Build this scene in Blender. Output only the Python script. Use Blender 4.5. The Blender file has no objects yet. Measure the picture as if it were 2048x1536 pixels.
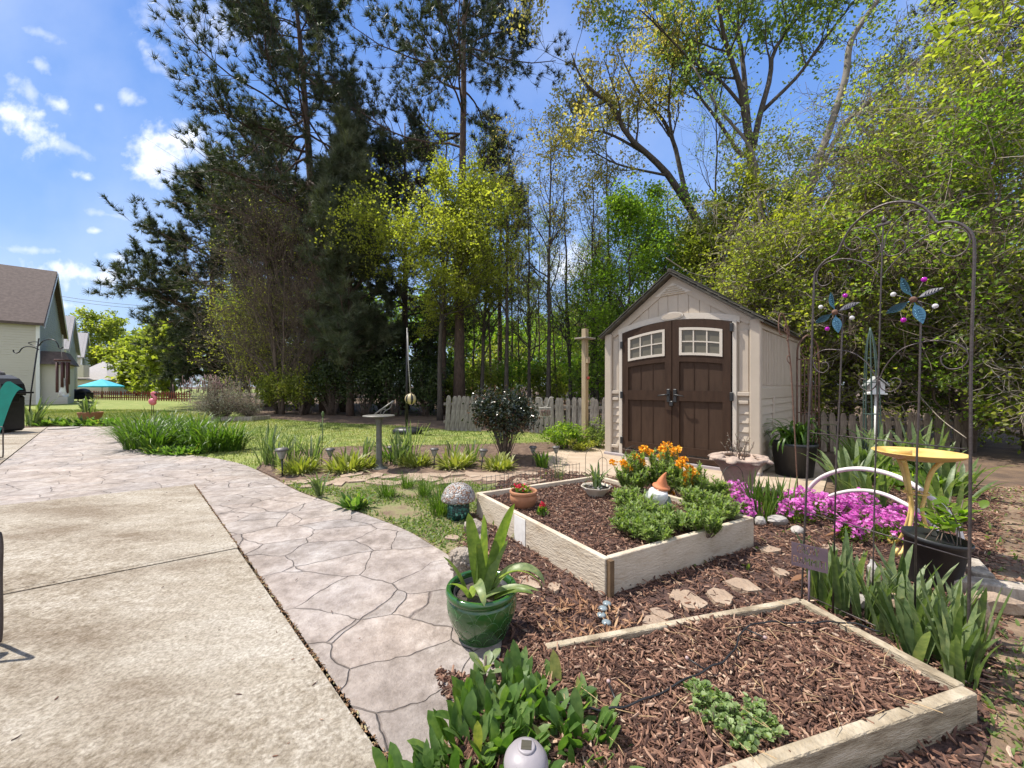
import bpy, bmesh, math, random
import numpy as np
from mathutils import Vector, Matrix, Euler
R = math.radians
C = bpy.context.scene.collection
# ---------------------------------------------------------------- camera geometry (2048x1536 photo pixels)
FPX, HC, YH = 769.0, 1.2, 772.0
def G(px, py, z=0.0):
    Y = FPX*(HC-z)/(py-YH)
    return np.array([(px-1024)/FPX*Y, Y, z])
def P(px, py, Y):
    return np.array([(px-1024)*Y/FPX, Y, HC-(py-YH)*Y/FPX])
def PL(px, py, A, B):
    n = np.array([-(B[1]-A[1]), B[0]-A[0]]); d = np.array([(px-1024)/FPX, 1, (YH-py)/FPX])
    s = (A[0]*n[0]+A[1]*n[1])/(d[0]*n[0]+d[1]*n[1])
    return np.array([d[0]*s, s, HC+d[2]*s])
def Gs(l, z=0.0): return [G(a, b, z) for a, b in l]
# ---------------------------------------------------------------- mesh builder
class MB:
    def __init__(s): s.v=[]; s.ch=[]; s.n=0
    def add(s, v, f, mat=0, tint=None, smooth=False):
        v=np.asarray(v,float).reshape(-1,3); f=np.asarray(f,int)
        if len(f)==0: return
        s.v.append(v)
        t = np.full(len(f), .5) if tint is None else np.broadcast_to(np.asarray(tint,float),(len(f),))
        s.ch.append((f+s.n, mat, t, smooth)); s.n+=len(v)
    def poly(s, v, mat=0): s.add(v, [list(range(len(v)))], mat)
    def build(s, name, mats, parent=None, world=False, loc=None):
        me=bpy.data.meshes.new(name); v=np.concatenate(s.v) if s.v else np.zeros((0,3))
        o=bpy.data.objects.new(name, me); C.objects.link(o)
        if parent is not None:
            o.parent=parent
            if world: v=v-np.array(parent.location)
        elif loc is not None:
            v=v-np.asarray(loc,float); o.location=tuple(loc)
        li=np.concatenate([c[0].ravel() for c in s.ch]); lt=np.concatenate([np.full(len(c[0]),c[0].shape[1]) for c in s.ch])
        ls=np.concatenate([[0],np.cumsum(lt)[:-1]])
        me.vertices.add(len(v)); me.vertices.foreach_set('co', v.ravel().astype(np.float32))
        me.loops.add(len(li)); me.loops.foreach_set('vertex_index', li.astype(np.int32))
        me.polygons.add(len(lt)); me.polygons.foreach_set('loop_start', ls.astype(np.int32))
        me.update(calc_edges=True)
        me.polygons.foreach_set('material_index', np.concatenate([np.full(len(c[0]),c[1]) for c in s.ch]).astype(np.int32))
        me.polygons.foreach_set('use_smooth', np.concatenate([np.full(len(c[0]),c[3]) for c in s.ch]).astype(bool))
        at=me.attributes.new('tint','FLOAT','FACE'); at.data.foreach_set('value', np.concatenate([c[2] for c in s.ch]).astype(np.float32))
        if not isinstance(mats,(list,tuple)): mats=[mats]
        for m in mats: me.materials.append(m)
        return o
def tag(o, label=None, cat=None, group=None, kind=None):
    if label: o['label']=label
    if cat: o['category']=cat
    if group: o['group']=group
    if kind: o['kind']=kind
    return o
def thing(name, label, cat, loc=(0,0,0), group=None, rz=0.0):
    o=bpy.data.objects.new(name,None); C.objects.link(o); o.location=tuple(float(x) for x in loc); o.rotation_euler=(0,0,rz)
    o.empty_display_size=.1
    return tag(o,label,cat,group)
def copy_tree(o, loc=None, rz=None, sc=None, label=None, parent=None):
    c=o.copy(); C.objects.link(c)
    if parent is not None: c.parent=parent
    if loc is not None: c.location=tuple(float(x) for x in loc)
    if rz is not None: c.rotation_euler=(0,0,rz)
    if sc is not None: c.scale=(sc,sc,sc) if np.isscalar(sc) else sc
    if label: c['label']=label
    for ch in list(o.children): copy_tree(ch,parent=c)
    return c
def norm(a): return a/np.maximum(np.linalg.norm(a,axis=-1,keepdims=True),1e-9)
# ---------------------------------------------------------------- primitives
_bc={}
def _boxgeo(size,bev):
    k=(tuple(round(x,4) for x in size),bev)
    if k in _bc: return _bc[k]
    bm=bmesh.new(); bmesh.ops.create_cube(bm,size=1); bmesh.ops.scale(bm,vec=Vector(size),verts=bm.verts)
    if bev>0: bmesh.ops.bevel(bm,geom=list(bm.edges),offset=bev,segments=1,affect='EDGES',profile=.5)
    v=np.array([x.co[:] for x in bm.verts]); f={}
    for p in bm.faces: f.setdefault(len(p.verts),[]).append([x.index for x in p.verts])
    bm.free(); _bc[k]=(v,[np.array(a) for a in f.values()]); return _bc[k]
def box(mb, c, size, mat=0, rz=0.0, rot=None, bev=0.0, tint=.5):
    v,fs=_boxgeo(size,bev)
    M=np.array(Euler(rot if rot is not None else (0,0,rz)).to_matrix())
    v=v@M.T+np.asarray(c,float)
    for i,f in enumerate(fs):
        if i==0: mb.add(v,f,mat,tint); base=mb.n-len(v)
        else: mb.ch.append((f+base,mat,np.full(len(f),tint),False))
def plank(mb, a, b, h, th, mat=0, bev=.003, tint=.5, side=0.0):
    a=np.asarray(a,float); b=np.asarray(b,float); d=b-a; L=np.linalg.norm(d[:2]); nrm=np.array([-d[1],d[0],0])/L
    c=(a+b)/2+np.array([0,0,h/2])+nrm*side*th/2
    box(mb,c,(L,th,h),mat,rz=math.atan2(d[1],d[0]),bev=bev,tint=tint)
def prism(mb, pts, z0, z1, mat=0, bottom=False):
    p=np.asarray(pts,float)[:,:2]; n=len(p)
    a=np.sum(p[:,0]*np.roll(p[:,1],-1)-np.roll(p[:,0],-1)*p[:,1])
    if a<0: p=p[::-1]
    t=np.c_[p,np.full(n,z1)]; b=np.c_[p,np.full(n,z0)]
    mb.add(np.r_[t,b],[list(range(n))],mat); base=mb.n-2*n
    q=np.array([[i,i+n,(i+1)%n+n,(i+1)%n] for i in range(n)])
    mb.ch.append((q+base,mat,np.full(n,.5),False))
    if bottom: mb.ch.append((np.array([list(range(2*n-1,n-1,-1))])+base,mat,np.full(1,.5),False))
def xprism(mb, pts, y0, y1, mat=0):      # polygon in x,z extruded along y (front at y0)
    p=np.asarray(pts,float); n=len(p)
    a=np.sum(p[:,0]*np.roll(p[:,1],-1)-np.roll(p[:,0],-1)*p[:,1])
    if a<0: p=p[::-1]
    f=np.c_[p[:,0],np.full(n,y0),p[:,1]]; b=np.c_[p[:,0],np.full(n,y1),p[:,1]]
    mb.add(np.r_[f,b],[list(range(n))],mat); base=mb.n-2*n
    mb.ch.append((np.array([[i,i+n,(i+1)%n+n,(i+1)%n] for i in range(n)])+base,mat,np.full(n,.5),False))
    mb.ch.append((np.array([list(range(2*n-1,n-1,-1))])+base,mat,np.full(1,.5),False))
def tubes(mb, Pn, Rn, sides=5, mat=0, ref=None, tint=None, cap=True, smooth=True):
    Pn=np.asarray(Pn,float); B,n,_=Pn.shape; Rn=np.broadcast_to(np.asarray(Rn,float),(B,n))
    t=np.empty_like(Pn); t[:,1:-1]=Pn[:,2:]-Pn[:,:-2]; t[:,0]=Pn[:,1]-Pn[:,0]; t[:,-1]=Pn[:,-1]-Pn[:,-2]; t=norm(t)
    if ref is None:
        m=np.abs(t).mean(1); ax=np.argmin(m,1); rf=np.eye(3)[ax][:,None,:]
    else: rf=np.asarray(ref,float).reshape(1,1,3)
    u=norm(np.cross(t,np.broadcast_to(rf,t.shape))); v=np.cross(t,u)
    a=np.arange(sides)*2*np.pi/sides
    V=Pn[:,:,None,:]+Rn[:,:,None,None]*(u[:,:,None,:]*np.cos(a)[None,None,:,None]+v[:,:,None,:]*np.sin(a)[None,None,:,None])
    i,j=np.meshgrid(np.arange(n-1),np.arange(sides),indexing='ij'); j2=(j+1)%sides
    q=np.stack([i*sides+j,i*sides+j2,(i+1)*sides+j2,(i+1)*sides+j],-1).reshape(-1,4)
    F=(q[None]+(np.arange(B)*n*sides)[:,None,None]).reshape(-1,4)
    tt=None if tint is None else np.repeat(np.broadcast_to(np.asarray(tint,float),(B,)),len(q))
    mb.add(V.reshape(-1,3),F,mat,tt,smooth)
    if cap:
        base=mb.n-B*n*sides
        c=np.concatenate([(np.arange(sides)[::-1])[None]+(np.arange(B)*n*sides)[:,None],(np.arange(sides)+(n-1)*sides)[None]+(np.arange(B)*n*sides)[:,None]])
        mb.ch.append((c+base,mat,np.full(len(c),.5),False))
def tube(mb, pts, r, sides=8, mat=0, ref=None, tint=None):
    tubes(mb,np.asarray(pts,float)[None],np.broadcast_to(np.asarray(r,float),(len(pts),))[None],sides,mat,ref,tint)
def cr(pts, n=6, closed=False):
    p=np.asarray(pts,float); k=len(p); out=[]
    e=np.r_[p[-1:],p,p[:2]] if closed else np.r_[[2*p[0]-p[1]],p,[2*p[-1]-p[-2]]]
    for i in range(k if closed else k-1):
        p0,p1,p2,p3=e[i:i+4]
        for s in np.linspace(0,1,n,endpoint=False):
            out.append(.5*((2*p1)+(p2-p0)*s+(2*p0-5*p1+4*p2-p3)*s*s+(3*p1-p0-3*p2+p3)*s**3))
    if not closed: out.append(p[-1])
    return np.array(out)
def lathe(mb, prof, n=24, c=(0,0,0), mat=0, smooth=True, wob=None, axis=None):
    p=np.asarray(prof,float); k=len(p); a=np.arange(n)*2*np.pi/n
    r=p[:,0][:,None]*np.ones(n)
    if wob is not None: r=wob(r,p[:,1][:,None]*np.ones(n),a[None,:]*np.ones((k,1)))
    V=np.stack([r*np.cos(a),r*np.sin(a),p[:,1][:,None]*np.ones(n)],-1).reshape(-1,3)
    if axis is not None: V=V@np.array(axis).T
    V=V+np.asarray(c,float)
    i,j=np.meshgrid(np.arange(k-1),np.arange(n),indexing='ij'); j2=(j+1)%n
    mb.add(V,np.stack([i*n+j,i*n+j2,(i+1)*n+j2,(i+1)*n+j],-1).reshape(-1,4),mat,None,smooth)
    base=mb.n-len(V)
    for e,fl in ((0,True),(k-1,False)):
        if p[e,0]>1e-4:
            f=np.arange(n)+e*n; mb.ch.append(((f[::-1] if fl else f)[None]+base,mat,np.full(1,.5),False))
def ball(mb, c, r, mat=0, n=14, k=9, sc=(1,1,1), rot=None, tint=None):
    th=np.linspace(0,np.pi,k); pr=np.c_[np.sin(th)*1.0,-np.cos(th)]; pr[0,0]=pr[-1,0]=1e-5
    M=np.diag(np.array(sc)*r)
    if rot is not None: M=np.array(Euler(rot).to_matrix())@M
    lathe(mb,pr,n,c,mat,axis=M)
def rock(mb, c, size, rng, mat=0, rz=0, rough=.25, tint=.5):
    bm=bmesh.new(); bmesh.ops.create_icosphere(bm,subdivisions=2,radius=.5)
    v=np.array([x.co[:] for x in bm.verts]); f=np.array([[x.index for x in p.verts] for p in bm.faces]); bm.free()
    d=rng.normal(size=(7,3)); d=norm(d); h=rng.uniform(.25,.45,7)
    for k in range(7):
        s=v@d[k]; ov=np.maximum(s-h[k],0); v=v-ov[:,None]*d[k]*.9
    v=v*(1+rough*.3*rng.normal(size=(len(v),1))*.3)
    v=v*np.asarray(size); a=rz; v=v@np.array([[math.cos(a),math.sin(a),0],[-math.sin(a),math.cos(a),0],[0,0,1]])
    mb.add(v+np.asarray(c),f,mat,tint,False)
def strip(mb, Pc, Wd, side, mat=0, tint=None, fold=0.0, nrm=None):
    # Pc (B,n,3) centre lines, Wd (B,n) half widths, side (B,n,3)
    B,n,_=Pc.shape
    if fold and nrm is not None:
        V=np.stack([Pc-side*Wd[...,None]+nrm*(fold*Wd)[...,None],Pc,Pc+side*Wd[...,None]+nrm*(fold*Wd)[...,None]],2); w=3
    else: V=np.stack([Pc-side*Wd[...,None],Pc+side*Wd[...,None]],2); w=2
    i,j=np.meshgrid(np.arange(n-1),np.arange(w-1),indexing='ij')
    q=np.stack([i*w+j,i*w+j+1,(i+1)*w+j+1,(i+1)*w+j],-1).reshape(-1,4)
    F=(q[None]+(np.arange(B)*n*w)[:,None,None]).reshape(-1,4)
    tt=None if tint is None else np.repeat(np.broadcast_to(np.asarray(tint,float),(B,)),len(q))
    mb.add(V.reshape(-1,3),F,mat,tt,True)
def blades(mb, base, az, L, W, lean, droop, S=6, mat=0, tint=None, prof='strap', fold=0.0, twist=None, pw=1.6):
    base=np.asarray(base,float); N=len(base); bc=lambda x: np.broadcast_to(np.asarray(x,float),(N,))
    az,L,W,lean,droop=map(bc,(az,L,W,lean,droop))
    t=np.linspace(0,1,S+1); tm=(t[1:]+t[:-1])/2
    th=lean[:,None]+droop[:,None]*tm[None]**pw
    dr=np.cumsum(np.sin(th),1)*(L/S)[:,None]; dz=np.cumsum(np.cos(th),1)*(L/S)[:,None]
    dr=np.c_[np.zeros(N),dr]; dz=np.c_[np.zeros(N),dz]
    ca,sa=np.cos(az)[:,None],np.sin(az)[:,None]
    Pc=base[:,None]+np.stack([dr*ca,dr*sa,dz],-1)
    if prof=='strap': pf=np.minimum(1,.8+.6*t)*np.sqrt(np.clip(1-t**2.6,0,1)); 
    elif prof=='leaf': pf=np.sin(np.pi*np.clip(t,0,1)**.85)**.8; pf[0]=.14
    elif prof=='spoon': pf=np.interp(t,[0,.25,.5,.7,.88,1],[.22,.35,.8,1,.75,.05])
    else: pf=1-t*.92
    pf=np.maximum(pf,.02)
    tw=np.zeros(N) if twist is None else bc(twist)
    thf=np.c_[th,th[:,-1]]
    hs=np.stack([-sa*np.ones_like(thf),ca*np.ones_like(thf),np.zeros_like(thf)],-1)
    nr=np.stack([-np.cos(thf)*ca,-np.cos(thf)*sa,np.sin(thf)],-1)
    c,s_=np.cos(tw)[:,None,None],np.sin(tw)[:,None,None]
    side=hs*c+nr*s_; nn=nr*c-hs*s_
    strip(mb,Pc,W[:,None]*pf[None],side,mat,tint,fold,nn)
    return Pc
def leaves(mb, p, d, L, W, rng, mat=0, tint=None, cup=.15, flat=0.):
    N=len(p); d=norm(d); s=norm(np.cross(d,norm(rng.normal(size=(N,3)))+(0,0,flat))); n=np.cross(s,d)
    L=np.broadcast_to(L,(N,))[:,None]; W=np.broadcast_to(W,(N,))[:,None]
    V=np.stack([p,p+d*L*.5+s*W+n*L*cup,p+d*L-n*L*cup*.6,p+d*L*.5-s*W+n*L*cup],1).reshape(-1,3)
    b=np.arange(N)[:,None]*4
    F=np.concatenate([b+np.array([[0,1,2]]),b+np.array([[0,2,3]])])
    t=None if tint is None else np.tile(np.broadcast_to(tint,(N,)),2)
    mb.add(V,F,mat,t,True)
def needles(mb, p, ax, K, L, w, spread, rng, mat=0, tint=None):
    N=len(p); d=norm(ax[:,None,:]+rng.normal(size=(N,K,3))*spread); s=norm(np.cross(d,rng.normal(size=(N,K,3))))
    l=(L*rng.uniform(.7,1.15,(N,K)))[...,None]; p=p[:,None,:]+d*0
    V=np.stack([p-s*w,p+s*w,p+d*l],2).reshape(-1,3)
    F=np.arange(N*K*3).reshape(-1,3)
    t=None if tint is None else np.repeat(np.broadcast_to(tint,(N,)),K)+rng.uniform(-.12,.12,N*K)
    mb.add(V,F,mat,t,False)
def inpoly(p, poly):
    x,y=p[:,0],p[:,1]; q=np.asarray(poly)[:,:2]; r=np.zeros(len(p),bool); j=len(q)-1
    for i in range(len(q)):
        c=((q[i,1]>y)!=(q[j,1]>y))&(x<(q[j,0]-q[i,0])*(y-q[i,1])/(q[j,1]-q[i,1]+1e-12)+q[i,0]); r^=c; j=i
    return r
def scatter(poly, n, rng):
    q=np.asarray(poly)[:,:2]; lo,hi=q.min(0),q.max(0); out=np.zeros((0,2))
    while len(out)<n:
        p=rng.uniform(lo,hi,(n*2,2)); out=np.r_[out,p[inpoly(p,q)]]
    return out[:n]
def chips(mb, xy, z, rng, L=(.03,.07), W=(.006,.014), T=.006, mat=0, lift=.02, tilt=.35):
    N=len(xy); a=rng.uniform(0,2*np.pi,N); l=rng.uniform(*L,N)*rng.uniform(.5,1,N); w=rng.uniform(*W,N); t=T*rng.uniform(.5,1.4,N)
    el=rng.normal(0,tilt,N); ro=rng.normal(0,.5,N)
    d=np.stack([np.cos(a)*np.cos(el),np.sin(a)*np.cos(el),np.sin(el)],-1)
    s0=np.stack([-np.sin(a),np.cos(a),0*a],-1); n0=np.cross(d,s0); s=s0*np.cos(ro)[:,None]+n0*np.sin(ro)[:,None]; n=np.cross(d,s)
    c=np.c_[xy,np.broadcast_to(z,(N,))+lift*rng.random(N)]
    V=[]
    for e,sg in ((-1,rng.uniform(.15,.8,N)),(0,np.ones(N)),(1,rng.uniform(.1,.7,N))):
        bend=(0.12*l*rng.normal(size=N) if e==0 else np.zeros(N))[:,None]
        cc=c+d*(e*l/2)[:,None]+s*bend*.5
        V+= [cc-s*(w*sg)[:,None]-n*(t*.5)[:,None], cc-s*(w*sg*.6)[:,None]+n*(t*.6)[:,None], cc+s*(w*sg*.6)[:,None]+n*(t*.6)[:,None], cc+s*(w*sg)[:,None]-n*(t*.5)[:,None]]
    V=np.stack(V,1).reshape(-1,3); b=np.arange(N)[:,None]*12
    fs=[]
    for k in (0,4):
        for i in range(3): fs.append([k+i,k+i+1,k+i+5,k+i+4])
    F=np.concatenate([b+np.array([f]) for f in fs]+[b+np.array([[3,2,1,0]]),b+np.array([[8,9,10,11]])])
    mb.add(V,F,mat,np.tile(rng.random(N),8),False)
# ---------------------------------------------------------------- materials
def _nodes(name):
    m=bpy.data.materials.new(name); m.use_nodes=True; nt=m.node_tree; return m,nt,nt.nodes,nt.links,nt.nodes['Principled BSDF']
def rgb(c): return (c[0],c[1],c[2],1)
def pm(name, c1, c2=None, scale=8, rough=.7, bump=0.0, bscale=None, detail=6, metal=0.0, spec=.5, tint=None, c3=None, stretch=None, coat=0, lo=.35, hi=.65, bdist=.02):
    m,nt,N,L,b=_nodes(name); c2=c2 or tuple(x*.8 for x in c1)
    tc=N.new('ShaderNodeTexCoord'); src=tc.outputs['Object']
    if stretch:
        mp=N.new('ShaderNodeMapping'); mp.inputs['Scale'].default_value=stretch; L.new(src,mp.inputs[0]); src=mp.outputs[0]
    n=N.new('ShaderNodeTexNoise'); n.inputs['Scale'].default_value=scale; n.inputs['Detail'].default_value=detail; n.inputs['Roughness'].default_value=.65; L.new(src,n.inputs['Vector'])
    r=N.new('ShaderNodeValToRGB'); e=r.color_ramp.elements; e[0].position=lo; e[0].color=rgb(c1); e[1].position=hi; e[1].color=rgb(c2)
    if c3: x=e.new((lo+hi)/2); x.color=rgb(c3)
    L.new(n.outputs['Fac'],r.inputs[0]); col=r.outputs[0]
    if tint:
        a=N.new('ShaderNodeAttribute'); a.attribute_name='tint'; r2=N.new('ShaderNodeValToRGB'); e=r2.color_ramp.elements
        for k,(ps,cc) in enumerate(tint):
            el=e[k] if k<2 else e.new(ps); el.position=ps; el.color=rgb(cc)
        L.new(a.outputs['Fac'],r2.inputs[0])
        mx=N.new('ShaderNodeMix'); mx.data_type='RGBA'; mx.blend_type='MULTIPLY'; mx.inputs[0].default_value=1
        L.new(col,mx.inputs[6]); L.new(r2.outputs[0],mx.inputs[7]); col=mx.outputs[2]
    L.new(col,b.inputs['Base Color']); b.inputs['Roughness'].default_value=rough; b.inputs['Metallic'].default_value=metal
    b.inputs['Specular IOR Level'].default_value=spec; b.inputs['Coat Weight'].default_value=coat
    if bump:
        n2=N.new('ShaderNodeTexNoise'); n2.inputs['Scale'].default_value=bscale or scale*4; n2.inputs['Detail'].default_value=6; L.new(src,n2.inputs['Vector'])
        bp=N.new('ShaderNodeBump'); bp.inputs['Strength'].default_value=bump; bp.inputs['Distance'].default_value=bdist; L.new(n2.outputs['Fac'],bp.inputs['Height']); L.new(bp.outputs[0],b.inputs['Normal'])
    return m
def lm(name, stops, trans=.35, rough=.45, tcol=None, spec=.4, tb=1.5, nz=0):
    m,nt,N,L,b=_nodes(name)
    a=N.new('ShaderNodeAttribute'); a.attribute_name='tint'; r=N.new('ShaderNodeValToRGB'); e=r.color_ramp.elements
    for k,(ps,cc) in enumerate(stops):
        el=e[k] if k<2 else e.new(ps); el.position=ps; el.color=rgb(cc)
    L.new(a.outputs['Fac'],r.inputs[0]); colr=r.outputs[0]
    if nz:
        tc=N.new('ShaderNodeTexCoord'); n=N.new('ShaderNodeTexNoise'); n.inputs['Scale'].default_value=nz; n.inputs['Detail'].default_value=5; L.new(tc.outputs['Object'],n.inputs['Vector'])
        q=N.new('ShaderNodeValToRGB'); e=q.color_ramp.elements; e[0].position=.34; e[0].color=(.62,.7,.6,1); e[1].position=.6; e[1].color=(1.08,1.05,1.0,1); x=e.new(.74); x.color=(1.4,1.2,.95,1); L.new(n.outputs['Fac'],q.inputs[0])
        m9=N.new('ShaderNodeMix'); m9.data_type='RGBA'; m9.blend_type='MULTIPLY'; m9.inputs[0].default_value=1; L.new(colr,m9.inputs[6]); L.new(q.outputs[0],m9.inputs[7]); colr=m9.outputs[2]
        bp=N.new('ShaderNodeBump'); bp.inputs['Strength'].default_value=.35; bp.inputs['Distance'].default_value=.004; L.new(n.outputs['Fac'],bp.inputs['Height']); L.new(bp.outputs[0],b.inputs['Normal'])
    L.new(colr,b.inputs['Base Color']); b.inputs['Roughness'].default_value=rough; b.inputs['Specular IOR Level'].default_value=spec
    if trans>0:
        t=N.new('ShaderNodeBsdfTranslucent'); mx=N.new('ShaderNodeMix'); mx.data_type='RGBA'; mx.blend_type='MULTIPLY'; mx.inputs[0].default_value=1
        tc=tcol or (1.25,1.35,.5); mx.inputs[7].default_value=rgb(tuple(x*tb for x in tc)); mx.clamp_result=True; L.new(colr,mx.inputs[6]); L.new(mx.outputs[2],t.inputs['Color'])
        ms=N.new('ShaderNodeMixShader'); ms.inputs[0].default_value=trans; L.new(b.outputs[0],ms.inputs[1]); L.new(t.outputs[0],ms.inputs[2])
        L.new(ms.outputs[0],N['Material Output'].inputs[0])
    return m
# ================================================================ camera, sky, sun
sc=bpy.context.scene
cam=bpy.data.cameras.new('camera'); co=bpy.data.objects.new('camera',cam); C.objects.link(co); sc.camera=co
cam.sensor_width=36; cam.lens=FPX/2048*36; cam.clip_start=.05; cam.clip_end=2000
co.location=(0,0,HC); co.rotation_euler=(R(90),0,0); cam.shift_y=(YH-768)/2048
SUN=Vector((-.461,.16,.873)).normalized()
EL=math.asin(SUN.z); AZ=math.atan2(SUN.x,SUN.y)
sl=bpy.data.lights.new('sun','SUN'); sl.energy=4.8; sl.angle=R(.53); sl.color=(1,.945,.85)
so=bpy.data.objects.new('sun',sl); C.objects.link(so); so.rotation_euler=SUN.to_track_quat('Z','Y').to_euler()
w=bpy.data.worlds.new('World'); sc.world=w; w.use_nodes=True; nt=w.node_tree; N=nt.nodes; L=nt.links
bg=N['Background']; bg.inputs['Strength'].default_value=.12
sky=N.new('ShaderNodeTexSky'); sky.sky_type='NISHITA'; sky.sun_disc=False; sky.sun_elevation=EL; sky.sun_rotation=AZ; sky.air_density=1.25; sky.dust_density=.25; sky.ozone_density=2.2; sky.altitude=100
def mnode(op,a,b=None,c=None):
    n=N.new('ShaderNodeMath'); n.operation=op
    for i,x in enumerate((a,b,c)):
        if x is None: continue
        if isinstance(x,(int,float)): n.inputs[i].default_value=x
        else: L.new(x,n.inputs[i])
    return n.outputs[0]
tc=N.new('ShaderNodeTexCoord'); sp=N.new('ShaderNodeSeparateXYZ'); L.new(tc.outputs['Generated'],sp.inputs[0])
yy=mnode('MAXIMUM',sp.outputs[1],.05); uu=mnode('DIVIDE',sp.outputs[0],yy); vv=mnode('DIVIDE',sp.outputs[2],yy)
cb=N.new('ShaderNodeCombineXYZ'); L.new(uu,cb.inputs[0]); L.new(vv,cb.inputs[1])
nz=N.new('ShaderNodeTexNoise'); nz.inputs['Scale'].default_value=7; nz.inputs['Detail'].default_value=9; nz.inputs['Roughness'].default_value=.62; L.new(cb.outputs[0],nz.inputs['Vector'])
nz2=N.new('ShaderNodeTexNoise'); nz2.inputs['Scale'].default_value=26; nz2.inputs['Detail'].default_value=6; L.new(cb.outputs[0],nz2.inputs['Vector'])
dist=mnode('ADD',mnode('MULTIPLY',mnode('SUBTRACT',nz.outputs['Fac'],.5),2.2),mnode('MULTIPLY',mnode('SUBTRACT',nz2.outputs['Fac'],.5),1.7))
clouds=[(150,300,60,10,-20,.35),(340,150,70,14,-30,.4),(420,40,130,50,-15,.35),(90,70,60,10,-20,.3),(220,430,70,9,-10,.35),(60,500,60,8,-4,.4),(310,330,70,42,-38,1),(365,280,70,30,-15,1),(170,548,100,24,-4,.95),(25,235,70,35,-32,.95),(130,612,46,10,-3,.9),(228,514,44,10,-6,.6),(305,104,40,20,-35,.6),(115,207,32,13,-25,.65),(258,195,28,16,-35,.5),(175,355,32,10,-25,.7),(190,462,22,7,0,.65),(75,125,25,12,-30,.4),(198,215,14,14,0,.5),(20,165,40,22,-30,.55),(60,185,16,26,20,.4),(1130,530,60,50,0,.8),(1350,600,90,60,0,.7)]
acc=None
for (px,py,a,b_,ang,op) in clouds:
    mp=N.new('ShaderNodeMapping'); mp.vector_type='TEXTURE'; mp.inputs['Location'].default_value=((px-1024)/FPX,(YH-py)/FPX,0); mp.inputs['Rotation'].default_value=(0,0,R(ang)); mp.inputs['Scale'].default_value=(a*1.5/FPX,b_*1.55/FPX,1)
    L.new(cb.outputs[0],mp.inputs[0]); ln=N.new('ShaderNodeVectorMath'); ln.operation='LENGTH'; L.new(mp.outputs[0],ln.inputs[0])
    m_=mnode('ADD',mnode('SUBTRACT',1,ln.outputs['Value']),dist)
    mr=N.new('ShaderNodeMapRange'); mr.interpolation_type='SMOOTHSTEP'; mr.inputs[1].default_value=.05; mr.inputs[2].default_value=1.35; mr.inputs[3].default_value=0; mr.inputs[4].default_value=op; L.new(m_,mr.inputs[0])
    acc=mr.outputs[0] if acc is None else mnode('MAXIMUM',acc,mr.outputs[0])
# faint high veil
nv=N.new('ShaderNodeTexNoise'); nv.inputs['Scale'].default_value=1.6; nv.inputs['Detail'].default_value=7; L.new(cb.outputs[0],nv.inputs['Vector'])
mr=N.new('ShaderNodeMapRange'); mr.inputs[1].default_value=.45; mr.inputs[2].default_value=.8; mr.inputs[3].default_value=0; mr.inputs[4].default_value=.28; L.new(nv.outputs['Fac'],mr.inputs[0])
acc=mnode('MAXIMUM',acc,mr.outputs[0])
front=mnode('GREATER_THAN',sp.outputs[1],.06); acc=mnode('MULTIPLY',acc,front)
# unseen broken white cloud added behind the viewer as neutral fill light
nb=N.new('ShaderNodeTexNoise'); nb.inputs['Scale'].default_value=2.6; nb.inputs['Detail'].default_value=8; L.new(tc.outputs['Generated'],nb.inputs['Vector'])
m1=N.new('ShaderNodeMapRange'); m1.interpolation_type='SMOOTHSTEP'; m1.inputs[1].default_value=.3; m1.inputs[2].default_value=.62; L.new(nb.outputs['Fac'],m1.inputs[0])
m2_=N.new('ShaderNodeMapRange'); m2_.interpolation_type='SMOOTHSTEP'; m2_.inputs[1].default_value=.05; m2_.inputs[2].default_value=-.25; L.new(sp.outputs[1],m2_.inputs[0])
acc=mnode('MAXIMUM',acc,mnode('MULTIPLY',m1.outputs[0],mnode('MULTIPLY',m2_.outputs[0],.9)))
zr=N.new('ShaderNodeValToRGB'); e=zr.color_ramp.elements; e[0].position=0; e[0].color=(.62,.78,.98,1); e[1].position=1; e[1].color=(.1,.24,.72,1)
for ps,cc in ((.12,(.42,.63,.98)),(.35,(.24,.45,.93)),(.6,(.16,.34,.84))): x=e.new(ps); x.color=rgb(cc)
L.new(sp.outputs[2],zr.inputs[0]); sc5=N.new('ShaderNodeVectorMath'); sc5.operation='SCALE'; sc5.inputs['Scale'].default_value=5.6; L.new(zr.outputs[0],sc5.inputs[0])
mg=N.new('ShaderNodeMix'); mg.data_type='RGBA'; mg.inputs[0].default_value=.9; L.new(sky.outputs[0],mg.inputs[6]); L.new(sc5.outputs[0],mg.inputs[7]); skycol=mg.outputs[2]
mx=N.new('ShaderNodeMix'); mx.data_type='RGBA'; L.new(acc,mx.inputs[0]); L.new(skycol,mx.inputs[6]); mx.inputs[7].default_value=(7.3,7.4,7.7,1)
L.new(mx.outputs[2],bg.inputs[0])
sc.view_settings.view_transform='Standard'; sc.view_settings.look='None'; sc.view_settings.exposure=.66; sc.view_settings.gamma=1
sc.cycles.use_denoising=True; sc.cycles.denoiser='OPENIMAGEDENOISE'; sc.cycles.max_bounces=8; sc.cycles.transmission_bounces=6; sc.cycles.transparent_max_bounces=6; sc.cycles.diffuse_bounces=4; sc.cycles.glossy_bounces=3
sc.cycles.use_adaptive_sampling=True; sc.cycles.adaptive_threshold=.02
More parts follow.
